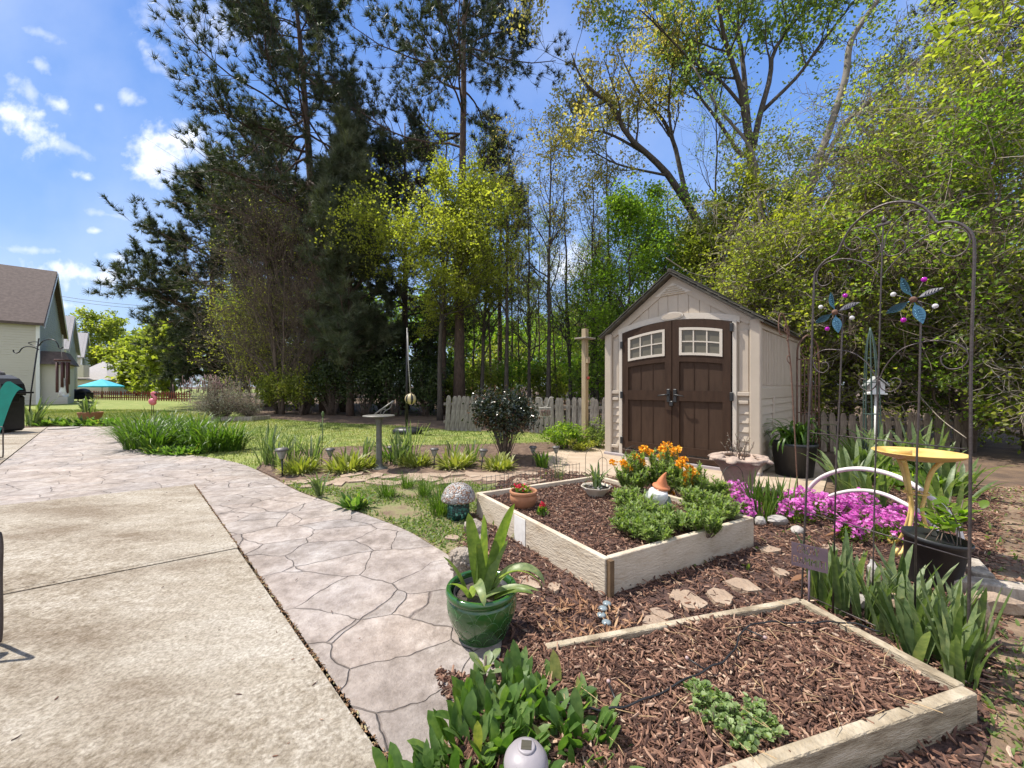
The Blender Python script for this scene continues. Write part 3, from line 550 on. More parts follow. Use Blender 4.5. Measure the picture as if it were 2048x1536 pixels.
za=(sz(320,482)+sz(1043,418))/2; zc=sz(640,404)+.0; zb=.17
def arc(x,lo=za,hi=zc): # door head curve
    t=(x-(dx0+dx1)/2)/((dx1-dx0)/2); return lo+(hi-lo)*(1-t*t)
slope=(PK-EV)/mid
gz=lambda x: EV+slope*(mid-abs(x-mid))
# walls
mb=MB(); xprism(mb,[(0,.03),(sw,.03),(sw,EV),(mid,PK),(0,EV)],.05,.12); mb.build('front_wall',M['shed'],shed)
mb=MB(); box(mb,(.06,D/2,EV/2+.02),(.09,D-.14,EV-.02)); box(mb,(mid,D-.05,EV/2+.02),(sw-.02,.08,EV-.02)); xprism(mb,[(0.02,EV),(sw-.02,EV),(mid,PK-.02)],D-.1,D-.03); mb.build('rear_wall',M['shed'],shed)
mb=MB(); box(mb,(sw-.06,D/2,EV/2+.02),(.08,D-.16,EV-.03))
zr=sz(1222,880)*.98
n=26
for i in range(n):
    y=.16+(D-.35)*i/(n-1); box(mb,(sw-.018,y,(zr+.1+EV-.12)/2),(.02,.045,EV-.24-zr),bev=.004)
box(mb,(sw-.014,D/2,zr),(.03,D-.22,.16),bev=.006); box(mb,(sw-.012,D/2,EV-.07),(.03,D-.22,.1),bev=.006)
k=8; st=(zr-.1)/k
for i in range(k):
    z0=.06+i*st; v=[(sw-.0,.12,z0),(sw-.0,D-.1,z0),(sw-.018,D-.1,z0+st),(sw-.018,.12,z0+st),(sw-.03,.12,z0),(sw-.03,D-.1,z0)]
    mb.add(v,[[0,1,2,3],[0,4,5,1]])
box(mb,(sw-.002,.75,zr/2),(.03,.09,zr-.1),bev=.006)
mb.build('side_wall',M['shed_side'],shed)
for (x,y) in ((.055,.03),(sw-.055,.03),(sw-.04,D-.03)):
    mb=MB(); box(mb,(x,y,EV/2+.02),(.13 if y<1 else .1,.09,EV-.02),bev=.012); mb.build('corner_post',M['shed'],shed)
# gable boards, rake band, vent, arch lintel with oval
mb=MB(); nb=13; bw=(sw-.3)/nb
for i in range(nb):
    a=.15+i*bw+.006; b=a+bw-.012; zl=lambda x: max(EV-.0,arc(x)+.1) if dx0<x<dx1 else EV-.02
    ta,tb=gz(a)-.17,gz(b)-.17
    if min(ta,tb)<=max(zl(a),zl(b))+.02: continue
    pts=[(a,zl(a)),(b,zl(b)),(b,tb)]+([(mid,PK-.17)] if a<mid<b else [])+[(a,ta)]
    xprism(mb,pts,.042,.055)
mb.build('gable_boards',M['shed'],shed)
for sg in (0,1):
    f=lambda x: x if sg==0 else sw-x
    mb=MB(); xprism(mb,[(f(.0),EV-.05),(f(mid),PK-.04),(f(mid),PK-.2),(f(.16),EV-.05)],.028,.05); mb.build('rake_board',M['shed'],shed)
mb=MB(); vb=sz(640,230); vt=sz(640,152); vw=.29; xprism(mb,[(mid-vw,vb),(mid+vw,vb),(mid,vt)],.018,.04)
vent=mb.build('vent',M['shed_trim'],shed)
mb=MB()
for i in range(4):
    z=vb+.025+i*(vt-vb-.03)/4.6; hw=vw*(1-(z-vb)/(vt-vb))*.72; box(mb,(mid,.012,z),(hw*2,.016,.011),rot=(.5,0,0))
mb.build('louvre',M['shed'],vent)
mb=MB(); xs=np.linspace(dx0-.1,dx1+.1,24); cc=lambda x: arc(min(max(x,dx0-.1),dx1+.1))
xprism(mb,[(x,cc(x)+.005) for x in xs]+[(x,cc(x)+.095) for x in xs[::-1]],.02,.05); mb.build('arched_lintel',M['shed_trim'],shed)
mb=MB(); mo=sx(645); a=np.linspace(0,2*np.pi,28,endpoint=False); zo=sz(645,374)
xprism(mb,[(mo+.175*math.cos(t),zo+.062*math.sin(t)) for t in a],.005,.03); ov=mb.build('oval_plaque',M['shed_trim'],shed)
mb=MB(); xprism(mb,[(mo+.15*math.cos(t),zo+.044*math.sin(t)) for t in a],.001,.01); mb.build('oval_inset',M['shed'],ov)
# door jambs and side panels
for (a,b) in ((sx(293),dx0-.012),(dx1+.012,sx(1080))):
    mb=MB(); box(mb,((a+b)/2,.025,(arc(dx0))/2+.03),(abs(b-a),.06,arc(dx0)-.05),bev=.006); mb.build('door_jamb',M['shed_trim'],shed)
for (a,b,cx) in ((sx(243),sx(290),265),(sx(1085),sx(1162),1120)):
    mb=MB(); zt=sz(cx,530 if cx<600 else 460); zm=sz(cx,875 if cx<600 else 885); w_=b-a
    box(mb,((a+b)/2,.045,(zt+zm)/2),(w_-.02,.03,zt-zm-.02),bev=.006)
    box(mb,((a+b)/2,.03,zm-.02),(w_+.01,.06,.055),bev=.005); box(mb,((a+b)/2,.03,zm-.135),(w_-.02,.055,.045),bev=.005)
    k=6; z1=zm-.17; st=(z1-.2)/k
    for i in range(k):
        z0=.2+i*st; v=[(a+.01,.025,z0),(b-.01,.025,z0),(b-.01,.048,z0+st),(a+.01,.048,z0+st),(a+.01,.05,z0),(b-.01,.05,z0)]
        mb.add(v,[[0,1,2,3],[1,0,4,5],[0,3,4],[1,5,2]] if 0 else [[0,1,2,3],[1,0,4,5]]); mb.add([v[1],v[5],v[2],v[0],v[3],v[4]],[[0,1,2],[3,4,5]])
    box(mb,((a+b)/2,.02,.17),(w_,.06,.05),bev=.005)
    mb.build('side_panel',M['shed'],shed)
mb=MB(); box(mb,(mid,.03,.03),(sw+.02,.16,.055),bev=.008); mb.build('plinth',M['plinth'],shed)
mb=MB(); box(mb,(mid,-.0,.105),(dx1-dx0,.07,.085),bev=.01); mb.build('door_sill',M['door'],shed)
# doors
zr1,zr0=sz(650,872),sz(650,940)   # mid rail
zw1,zw0=sz(640,460),sz(640,640)   # window
for sg in (0,1):
    a,b=(dx0,dxm-.006) if sg==0 else (dxm+.006,dx1)
    d=MB(); xs=np.linspace(a,b,12)
    xprism(d,[(a,zb),(b,zb)]+[(x,arc(x)-.004) for x in xs[::-1]],.012,.045); leaf=d.build('door',M['door_panel'],shed)
    fr=MB(); sw_=.105
    for (p,q) in ((a,a+sw_),(b-sw_,b)): xprism(fr,[(p,zb),(q,zb),(q,arc(q)-.006),(p,arc(p)-.006)],-.016,.012)
    pa,pb=a+sw_,b-sw_
    xi=np.linspace(pa,pb,10); xprism(fr,[(x,arc(x)-.12) for x in xi]+[(x,arc(x)-.008) for x in xi[::-1]],-.0155,.012)
    wz=lambda x: arc(x,zw0-.085,zw0-.01); xprism(fr,[(x,wz(x)-.085) for x in xi]+[(x,wz(x)+.01) for x in xi[::-1]],-.0155,.012)
    xprism(fr,[(pa,zr0),(pb,zr0),(pb,zr1),(pa,zr1)],-.0155,.012); xprism(fr,[(pa,zb),(pb,zb),(pb,zb+.11),(pa,zb+.11)],-.0155,.012)
    fr.build('door_frame',M['door'],leaf)
    gr=MB()
    for f in (.34,.67):
        x=pa+(pb-pa)*f; box(gr,(x,.0095,(zr0+zb+.11)/2),(.012,.006,zr0-zb-.12)); box(gr,(x,.0095,(zr1+wz(x)-.09)/2),(.012,.006,wz(x)-.1-zr1))
    gr.build('board_groove',M['door'],leaf)
    wt=lambda x: arc(x)-.125
    wn=MB(); xprism(wn,[(x,wz(x)+.012) for x in xi]+[(x,wt(x)) for x in xi[::-1]],-.004,.011,0); wnd=wn.build('window',M['shade'],leaf)
    wf=MB(); tk=.038
    xprism(wf,[(x,wz(x)+.012) for x in xi]+[(x,wz(x)+.012+tk) for x in xi[::-1]],-.024,-.005); xprism(wf,[(x,wt(x)-tk) for x in xi]+[(x,wt(x)) for x in xi[::-1]],-.024,-.005)
    for (p,q) in ((pa,pa+tk),(pb-tk,pb)): xprism(wf,[(p,wz(p)+.013),(q,wz(q)+.013),(q,wt(q)-.001),(p,wt(p)-.001)],-.0235,-.005)
    for f in (.345,.655):
        x=pa+(pb-pa)*f; xprism(wf,[(x-.009,wz(x)+.03),(x+.009,wz(x)+.03),(x+.009,wt(x)-.02),(x-.009,wt(x)-.02)],-.018,-.0035)
    xprism(wf,[(x,(wz(x)+wt(x))/2-.006) for x in xi]+[(x,(wz(x)+wt(x))/2+.012) for x in xi[::-1]],-.0185,-.0035)
    wf.build('window_frame',M['shed_trim'],leaf)
    h=MB(); hx=(b-.045) if sg==0 else (a+.045); hz=(zr0+zr1)/2
    box(h,(hx,-.025,hz),(.05,.02,.2),bev=.006); sgn=-1 if sg==0 else 1
    tube(h,[(hx,-.03,hz+.02),(hx,-.075,hz+.015),(hx+sgn*.04,-.085,hz+.012),(hx+sgn*.13,-.08,hz+.0),(hx+sgn*.15,-.075,hz-.012)],[.011,.011,.01,.009,.006],8)
    if sg: box(h,(dxm,-.045,hz-.12),(.06,.035,.08),bev=.01)
    h.build('handle',M['black'],leaf)
    hxs=a-.012 if sg==0 else b+.012
    for z in (arc(a)-.2,(zr0+zr1)/2,zb+.12):
        h=MB(); box(h,(hxs,-.022,z),(.045,.03,.12),bev=.005); h.build('hinge',M['black'],leaf)
# roof
mb=MB(); ovf,ovs,th=.1,.06,.045
for sg in (-1,1):
    for i in range(9):
        f0=i/9; f1=(i+1)/9+.02; X=lambda f: mid+sg*(mid+ovs)*f; Z=lambda f: PK+.025-slope*(mid+ovs)*f
        lift=.016; v=[(X(f0),-ovf,Z(f0)+.004),(X(f1),-ovf,Z(f1)+lift),(X(f1),D+.06,Z(f1)+lift),(X(f0),D+.06,Z(f0)+.004)]
        v+=[(x,y,z-.016) for x,y,z in v]; mb.add(v,[[0,1,2,3],[1,5,6,2],[0,4,5,1]])
    v=[(mid,-ovf+.012,PK+.005),(X(1),-ovf+.012,Z(1)-.016),(X(1),D+.05,Z(1)-.016),(mid,D+.05,PK+.005)]; v+=[(x,y,z-.03) for x,y,z in v]
    mb.add(v,[[0,1,2,3],[0,4,5,1],[1,5,6,2],[2,6,7,3],[7,6,5,4]])
mb.build('roof',M['shed_roof'],shed)
mb=MB(); tube(mb,[(mid,-ovf,PK+.03),(mid,D+.06,PK+.03)],.03,8); mb.build('ridge_cap',M['shed_roof'],shed)
# ================================================================ raised beds
b1=[np.array([.53,2.18,0]),np.array([1.807,2.87,0]),np.array([.947,4.235,0]),np.array([-.33,3.545,0])]
rb=thing('raised_bed','square raised bed of white painted boards filled with bark mulch, gnome and orange flowers','raised bed',b1[0])
BH=.218
for i,j in ((0,1),(1,2),(2,3),(3,0)):
    a,b=b1[i],b1[j]; d=(b-a)/np.linalg.norm(b-a); mb=MB(); plank(mb,a+d*.041,b-d*.002,BH,.038,bev=.004,side=1 if True else 0)
    mb.build('board',M['white_wood'],rb,True)
M['stain_board']=pm('worn_dark_end_grain',(.1,.06,.03),(.16,.1,.05),20,.9)
mb=MB(); box(mb,b1[0]+np.array([.0285,-.0,BH/2]),(.03,.03,BH-.01),rz=.45); mb.build('corner_end',M['stain_board'],rb,True)
M['patch']=pm('whitewash_patch',(.72,.7,.67),(.6,.57,.53),14,.8,c3=(.68,.65,.61))
mb=MB(); dd=(b1[3]-b1[0]); dd/=np.linalg.norm(dd); nn=np.array([dd[1],-dd[0],0]); nn=nn if nn[0]<0 else -nn
pa=PL(1040,1080,b1[0],b1[3]); mb2=pa*np.array([1,1,0])+nn*.0025+np.array([0,0,BH/2-.005])
box(mb,mb2,(.15,.004,BH-.02),rz=math.atan2(dd[1],dd[0])); mb.build('worn_patch',M['patch'],rb,True)
inner=[p[:2]+( (b1[0]+b1[2])/2-p)[:2]*.045 for p in b1]
mb=MB(); prism(mb,inner,.02,.165); mb.build('soil_fill',M['mulch_base'],rb,True)
b2=[np.array([1.46,1.95,0]),np.array([.03,1.572,0]),np.array([-.32,.80,0]),np.array([.60,1.086,0]),np.array([1.63,1.37,0])]
b2=[np.array([1.46,1.95,0]),np.array([.03,1.572,0]),np.array([.2,.96,0]),np.array([1.63,1.37,0])]
rb2=thing('low_raised_bed','low bed edged with weathered timber boards, filled with fresh brown bark mulch','raised bed',b2[0])
for i,j,w_ in ((0,1,.035),(3,2,.042),(0,3,.04)):
    a,b=b2[i],b2[j]; b=a+(b-a)*(.92 if (i,j)==(0,1) else 1); d=(b-a)/np.linalg.norm(b-a); mb=MB(); plank(mb,a-d*.0,b+d*(.3 if (i,j)==(3,2) else 0)-d*(.02 if (i,j)==(0,3) else 0),.12,w_,bev=.004); mb.build('board',M['old_board'],rb2,True)
mb=MB(); prism(mb,[b2[0][:2]+(-.03,-.02),b2[1][:2]+(.02,-.02),b2[2][:2]+(.0,.03),b2[3][:2]+(-.03,.02)],0,.085); mb.build('soil_fill',M['mulch_base'],rb2,True)
# mulch chips (uncountable)
mb=MB(); p=scatter([b2[0][:2]+(-.04,-.03),b2[1][:2]+(.0,-.02),b2[2][:2],b2[3][:2]+(-.04,.02)],11500,rng)
hz=.088+.018*np.sin(p[:,0]*9)*np.cos(p[:,1]*7); chips(mb,p[:9000],hz[:9000],rng,(.025,.075),(.0015,.0048),.004,lift=.026,tilt=.35); chips(mb,p[9000:],hz[9000:],rng,(.02,.06),(.004,.008),.005,lift=.028,tilt=.3)
p=scatter([b2[2][:2]-(0.25,-.1),b2[2][:2],b2[1][:2]-(0,.03),b2[1][:2]-(.35,-.02)],2200,rng); chips(mb,p,.012,rng,(.02,.06),(.002,.006),.005,lift=.02)
p=scatter(mulchp,26000,rng); p=p[~inpoly(p,[q[:2] for q in b1])&~inpoly(p,[q[:2] for q in b2])&(np.hypot(p[:,0]+.14,p[:,1]-1.83)>.14)]; chips(mb,p,.006,rng,(.02,.075),(.0018,.006),.005,lift=.022)
p=scatter(inner,8000,rng); chips(mb,p,.168,rng,(.015,.05),(.002,.006),.005,lift=.018)
tag(mb.build('mulch',M['mulch']),kind='stuff')
mb=MB(); p=np.r_[scatter([q[:2] for q in b2],80,rng),scatter(mulchp,120,rng)]; p=p[~inpoly(p,[q[:2] for q in b1])]; zz=np.where(inpoly(p,[q[:2] for q in b2]),.128,.034); chips(mb,p,zz,rng,(.06,.16),(.0008,.0013),.0012,lift=.01,tilt=.12)
tag(mb.build('pine_straw',pm('dry_pine_straw',(.42,.27,.13),(.52,.37,.2),9,.8)),kind='stuff')
# ================================================================ flagstones
fl=[(1375,1205,.2),(1440,1200,.17),(1310,1255,.17),(1325,1238,.12),(1485,1178,.2),(1560,1150,.14),(1540,1105,.16),(1060,1170,.16),(1040,1185,.1),(1110,1180,.1),(905,1080,.14),(950,1095,.12),(1660,1100,.13)]
fgrp='flat sandstone pieces set in the mulch'
def flag(px,py,s,lab,grp,k=6,asp=.75,z=.018):
    z=z+float(rng.uniform(0,.012))
    c=G(px,py); a=np.sort(rng.uniform(0,2*np.pi,k+1)); a=np.linspace(0,2*np.pi,k,endpoint=False)+rng.uniform(-.35,.35,k); rr=s*rng.uniform(.75,1.1,k)*.55
    mb=MB(); rz=rng.uniform(0,3); X=rr*np.cos(a); Y=rr*np.sin(a)*asp; pts=np.c_[X*math.cos(rz)-Y*math.sin(rz),X*math.sin(rz)+Y*math.cos(rz)]+c[:2]
    prism(mb,c[:2]+(pts-c[:2])*1.03,-.01,z*.6); prism(mb,pts,0,z); return tag(mb.build('flagstone',M['flagstone'],loc=c),lab,'flagstone',grp)
for (px,py,s) in fl: flag(px,py,s,'flat tan sandstone piece sunk in the bark mulch around the raised bed',fgrp)
pgrp='brick coloured stones of the stepping path'
for i in range(18):
    px=585+i*28+rng.uniform(-8,8); flag(px,969-i*.55+rng.uniform(-5,5),rng.uniform(.3,.42),'reddish sandstone slab in the stepping path in front of the sundial bed',pgrp,5,.6)
for i in range(14):
    px=700+i*27; flag(px,955-i*.3+rng.uniform(-2,2),rng.uniform(.25,.4),'reddish sandstone slab in the stepping path in front of the sundial bed',pgrp,5,.55)
# ================================================================ trellis
TA,TB=G(1604,1205),G(1936,1350)
T5=lambda x,y: PL(1500+x*.2735,380+y*.2735,TA,TB)
T6=lambda x,y: PL(1400+x*.3164,750+y*.3164,TA,TB)
TN=np.array([-(TB-TA)[1],(TB-TA)[0],0]); TN/=np.linalg.norm(TN); TN=TN if TN[1]<0 else -TN
tr=thing('garden_trellis','tall brown metal trellis with scrolls and a cloud shaped top, standing among irises','trellis',TA)
fr=[PL(*q,TA,TB) for q in ((1603,1212),(1607,1100),(1612,1000),(1617,860),(1621,760),(1625,650))]+[T5(*q) for q in ((470,640),(488,590),(520,545),(560,510),(605,485))]
ar=[T5(*q) for q in ((640,462),(680,370),(750,260),(870,160),(1000,100),(1120,85),(1220,100),(1300,150),(1368,238))]
sh=[T5(*q) for q in ((1380,240),(1450,230),(1530,245),(1600,290),(1635,360),(1640,500),(1630,800),(1615,1300))]+[PL(*q,TA,TB) for q in ((1941,900),(1939,1120),(1937,1250),(1936,1350))]
mb=MB(); pts=np.r_[cr(fr,4),cr(ar,5),cr(sh,4)]; tube(mb,pts,.0054,8,0,TN); mb.build('frame',M['bronze'],tr,True)
def rod(pts,r,nm='rod',n=6): mb=MB(); tube(mb,cr(pts,n) if len(pts)>2 else pts,r,6,0,TN); return mb.build(nm,M['bronze'],tr,True)
ctr=[T5(977,200),T5(960,620),T5(935,1450),T6(1105,700),T6(1092,1330)]; rod(ctr,.0034,'centre_rod')
for a,b in (((700,365),(1690,470)),((670,865),(1700,1165)),((640,270+1106),(1690,740+1106))): rod([T6(*a),T6(*b)],.003,'cross_rod')
sc_=[[(965,630),(1100,480),(1250,360),(1400,290),(1520,275),(1590,310),(1610,370),(1570,450),(1500,485),(1430,470),(1395,430),(1420,390),(1480,365)],
[(945,625),(880,560),(800,520),(700,503),(600,515),(530,550),(495,600),(490,660),(520,700),(570,690),(605,650),(600,610),(570,605)],
[(975,440),(1000,330),(1060,240),(1150,165),(1230,145),(1300,165),(1310,220),(1270,290),(1200,315),(1160,290),(1160,240),(1200,210)],
[(975,440),(1010,480),(1080,470),(1130,430),(1130,380),(1090,365),(1055,395),(1060,420)],
[(955,400),(920,330),(870,285),(800,275),(730,300),(690,350),(695,410),(750,440),(800,415),(810,370),(780,345),(750,365)],
[(955,400),(950,460),(910,515),(860,525),(815,495),(815,455),(850,435),(880,460)],
[(945,1390),(990,1290),(1100,1170),(1250,1115),(1400,1100),(1500,1120),(1570,1160),(1600,1220),(1560,1290),(1470,1310),(1410,1280),(1395,1230),(1430,1200),(1480,1190)],
[(945,1390),(960,1450),(1020,1475),(1080,1450),(1105,1400),(1070,1375),(1030,1385)],
[(930,1385),(900,1330),(850,1260),(760,1195),(650,1170),(540,1170),(480,1210),(465,1270),(490,1320),(540,1335),(575,1300),(560,1260),(520,1270)],
[(930,1385),(920,1430),(870,1470),(820,1450),(795,1410),(815,1380),(850,1390)]]
for s_ in sc_: rod([T5(*q) for q in s_],.0027,'scroll',5)
mb=MB(); c=T5(977,215); lathe(mb,[(.0,.02),(.006,.0),(.011,-.012),(.004,-.02)],8,c+np.array([0,0,.005])); box(mb,c-np.array([0,0,.022]),(.05,.012,.014),rz=math.atan2((TB-TA)[1],(TB-TA)[0]),bev=.003); mb.build('finial',M['bronze'],tr,True)
# ================================================================ pinwheels on stakes
M['teal_blade']=pm('teal_metal_blade',(.05,.13,.2),(.09,.2,.27),6,.3,.2,metal=.6)
M['navy_blade']=pm('navy_metal_blade',(.006,.007,.02),(.01,.01,.028),6,.4,spec=.25)
def gem(name,c):
    m,nt,N,L,b=_nodes(name); b.inputs['Base Color'].default_value=rgb(c); b.inputs['Roughness'].default_value=.12; b.inputs['Transmission Weight'].default_value=.45; b.inputs['IOR'].default_value=1.45; return m
M['gem_m']=gem('magenta_glass_bead',(.62,.02,.55)); M['gem_c']=gem('clear_glass_bead',(.9,.88,.87))
def pinwheel(lab,hub,tips,gems,stake,off):
    o=lambda x,y: T5(x,y)+TN*off
    h=o(*hub); t=thing('wind_spinner',lab,'wind spinner',[*stake[-1][:2],0],'wind spinners in front of the trellis')
    mb=MB(); pts=[h-TN*.02]+[s+TN*(off-.03) for s in stake]; pts[-1][2]=-.02; tube(mb,pts,.004,6); mb.build('stake',M['bronze'],t,True)
    mb=MB(); ball(mb,h,.014); mb.build('hub',M['rust'],t,True)
    for i,tp in enumerate(tips):
        e=o(*tp); d=e-h; Ln=np.linalg.norm(d); d/=Ln; s_=np.cross(d,TN); s_/=np.linalg.norm(s_); tilt=.6; s_=s_*math.cos(tilt)+TN*math.sin(tilt); n_=np.cross(s_,d)
        tt=np.linspace(.2,1,9); Pc=(h+d*(tt*Ln)[:,None]+TN*.004)[None]; Wd=(Ln*.17*np.sin(np.pi*((tt-.2)/.8)**.9)+.0008)[None]
        mb=MB(); strip(mb,Pc,Wd,np.broadcast_to(s_,Pc.shape),0,None,.25,np.broadcast_to(n_,Pc.shape)); tube(mb,[h,h+d*Ln*.35],.0025,5)
        for q in tt[2:-2:1]: 
            w_=Ln*.13*math.sin(math.pi*((q-.2)/.8)**.9)
            for sg in (-1,1): tube(mb,[h+d*q*Ln+TN*.006,h+d*(q+.07)*Ln+s_*sg*w_+TN*.007],.0012,4)
        b_=mb.build('blade',M['navy_blade'] if i==1 else M['teal_blade'],t,True)
    for i,(x,y,k) in enumerate(gems):
        e=o(x,y); mb=MB(); d=(e-h); tube(mb,[h,e],.0016,5,0); g0=mb.build('bead_wire',M['bronze'],t,True); mb=MB(); ball(mb,e,.0105,0,12,8); g1=mb.build('bead',M['gem_m'] if k else M['gem_c'],t,True)
pinwheel('shorter wind spinner with leaf blades, left one in front of the trellis',(655,900),[(628,755),(840,830),(515,978),(683,1050)],[(730,780,1),(600,1020,1),(552,862,0),(780,940,0)],[T5(690,930),T5(670,1500),T6(872,560),T6(850,1390)],.05)
pinwheel('taller wind spinner with blue leaf blades, right one in front of the trellis',(1225,810),[(1140,648),(1450,725),(1030,910),(1298,985)],[(1305,665,1),(1155,957,1),(1080,772,0),(1385,857,0)],[T5(1262,840),T5(1250,1500),T6(1382,500),T6(1366,1600)],.05)
# ================================================================ sign GROW DAMMIT!
M['sign']=pm('purple_brown_metal',(.15,.11,.135),(.19,.14,.165),8,.4,.1,metal=.4)
p0=G(1690*.0+1620,1245); 
sg=thing('garden_sign','small purple metal sign with cut out words GROW DAMMIT! on a short stake','sign',p0)
Ysg=np.array([p0[0],p0[1]]); ang=math.radians(-42); dv_=np.array([math.cos(ang),math.sin(ang)]); A2=Ysg-dv_; B2=Ysg+dv_
tl=PL(1583,1076,A2,B2); tr_=PL(1656,1107,A2,B2); bl=PL(1583,1118,A2,B2); wS=np.linalg.norm((tr_-tl)[:2]); hS=.082
cS=(tl+tr_)/2; cS[2]=(tl[2]+bl[2]+tr_[2]+PL(1655,1159,A2,B2)[2])/4; hS=((tl[2]-bl[2])+(tr_[2]-PL(1655,1159,A2,B2)[2]))/2
def textmesh(body,size,depth):
    cu=bpy.data.curves.new('t','FONT'); cu.body=body; cu.size=size; cu.extrude=depth; cu.align_x='CENTER'; cu.align_y='CENTER'; cu.offset=.0006; cu.resolution_u=3
    o=bpy.data.objects.new('t',cu); C.objects.link(o); dg=bpy.context.evaluated_depsgraph_get(); me=bpy.data.meshes.new_from_object(o.evaluated_get(dg)); bpy.data.objects.remove(o); return me
def cut_sign():
    bm=bmesh.new(); bmesh.ops.create_cube(bm,size=1); bmesh.ops.scale(bm,vec=Vector((wS,hS,.004)),verts=bm.verts); me=bpy.data.meshes.new('plate'); bm.to_mesh(me); bm.free()
    pl=bpy.data.objects.new('plate',me); C.objects.link(pl); tmp=[]
    for (txt,size,x,y,sxx) in (('GROW',hS*.5,-.04*wS,hS*.24,1.15),('DAMMIT!',hS*.46,.0,-hS*.22,1.06)):
        tm=textmesh(txt,size,.01); xs=[v.co.x for v in tm.vertices]; wd=max(xs)-min(xs); cx=(max(xs)+min(xs))/2; tgt=wS*(.62 if txt=='GROW' else .9)
        tm.transform(Matrix.Translation((x,y,0))@Matrix.Diagonal((tgt/wd,1,1,1))@Matrix.Translation((-cx,0,0)))
        to=bpy.data.objects.new('cut',tm); C.objects.link(to); md=pl.modifiers.new('b','BOOLEAN'); md.object=to; md.operation='DIFFERENCE'; md.solver='EXACT'; md.use_self=True; tmp.append(to)
    dg=bpy.context.evaluated_depsgraph_get(); out=bpy.data.meshes.new_from_object(pl.evaluated_get(dg))
    for o in tmp+[pl]: bpy.data.objects.remove(o)
    return out
me=cut_sign(); me.materials.clear(); me.materials.append(M['sign']); po=bpy.data.objects.new('plate',me); C.objects.link(po); po.parent=sg
po.location=Vector(cS)-Vector(sg.location); po.rotation_euler=(R(90),0,ang)
mb=MB(); sb=np.array([p0[0],p0[1],0])+np.array([*(-dv_*0),0]); k_=PL(1620,1140,A2,B2); tube(mb,[[p0[0],p0[1],-.02],[p0[0],p0[1],cS[2]-hS*.35]]+np.array([0,.006,0]),.005,6); mb.build('stake',M['sign'],sg,True)
# ================================================================ green glazed pot
def glaze(name,c1,c2):
    m=pm(name,c1,c2,4,.12,0,coat=.6); return m
M['green_glaze']=glaze('green_glaze',(.016,.075,.018),(.034,.1,.02))
pc=np.array([-.145,1.845,.02]); gp=thing('green_pot','glossy green glazed pot with a fish scale pattern, on the patio edge','plant pot',pc)
prof=[(.0,0),(.108,0),(.113,.004),(.135,.05),(.157,.1),(.166,.145),(.163,.175),(.158,.187),(.163,.192),(.17,.2),(.172,.212),(.167,.224),(.157,.227),(.148,.222),(.144,.21),(.14,.17)]
pr=cr(prof,5); pr[:,0]=np.maximum(pr[:,0],0)
mb=MB(); lathe(mb,pr,64); mb.build('bowl',M['green_glaze'],gp)
M['glaze_line']=glaze('pale_glaze_line',(.07,.17,.06),(.09,.2,.07))
mb=MB(); rr=lambda z: np.interp(z,[p[1] for p in prof[2:9]],[p[0] for p in prof[2:9]])
rows=4; nsc=13
for r_ in range(rows):
    zt=.178-r_*.043; zb_=zt-.045
    for k in range(nsc):
        a0=(k+(r_%2)*.5)*2*np.pi/nsc; t=np.linspace(-1,1,13)
        aa=a0+t*np.pi/nsc; zz=zb_+ (zt-zb_)*(1-np.abs(t)**2.4) if r_>=0 else 0
        zz=np.maximum(zz,.006); R_=rr(zz)+.0006
        tube(mb,np.c_[R_*np.cos(aa),R_*np.sin(aa),zz],.0013,4)
mb.build('scale_pattern',M['glaze_line'],gp)
M['potsoil']=pm('potting_soil',(.03,.02,.015),(.09,.07,.055),60,.95,.8,80)
mb=MB(); lathe(mb,[(0.0001,.185),(.07,.19),(.143,.18)],24); mb.build('soil',M['potsoil'],gp)
mb=MB(); lathe(mb,[(.132,.16),(.134,.205),(.128,.205),(.126,.17)],40); mb.build('liner_rim',M['black'],gp)
# ================================================================ near solar light (dome seen from above)
M['dome']=pm('lilac_grey_plastic',(.25,.225,.235),(.29,.265,.275),6,.45,.1)
M['pv']=pm('solar_cell',(.05,.045,.03),(.09,.08,.055),9,.15,stretch=(1,8,1))
c=G(1052,1520,.33); sl_=thing('solar_light','solar path light with a smooth lilac grey dome cap, among broad leaves in front','solar light',[c[0],c[1],0])
rd=.05
mb=MB(); lathe(mb,[(rd*1.0,-.02),(rd*1.04,-.006),(rd*1.0,.004),(rd*.8,.018),(rd*.45,.026),(.0001,.027)],40,(c[0],c[1],.33)); dm=mb.build('cap',M['dome'],sl_,True)
mb=MB(); lathe(mb,[(.02,.02),(.021,.03),(.018,.031),(.0001,.031)],32,(c[0]+.001,c[1]+.004,.33)); r0=mb.build('panel_ring',M['dome'],sl_,True)
mb=MB(); box(mb,(c[0]+.001,c[1]+.004,.3615),(.024,.024,.002),rz=-.1,bev=.0005); mb.build('solar_panel',M['pv'],sl_,True)
mb=MB(); tube(mb,[(c[0],c[1],-.05),(c[0],c[1],.31)],.01,8); mb.build('stake',M['dome'],sl_,True)
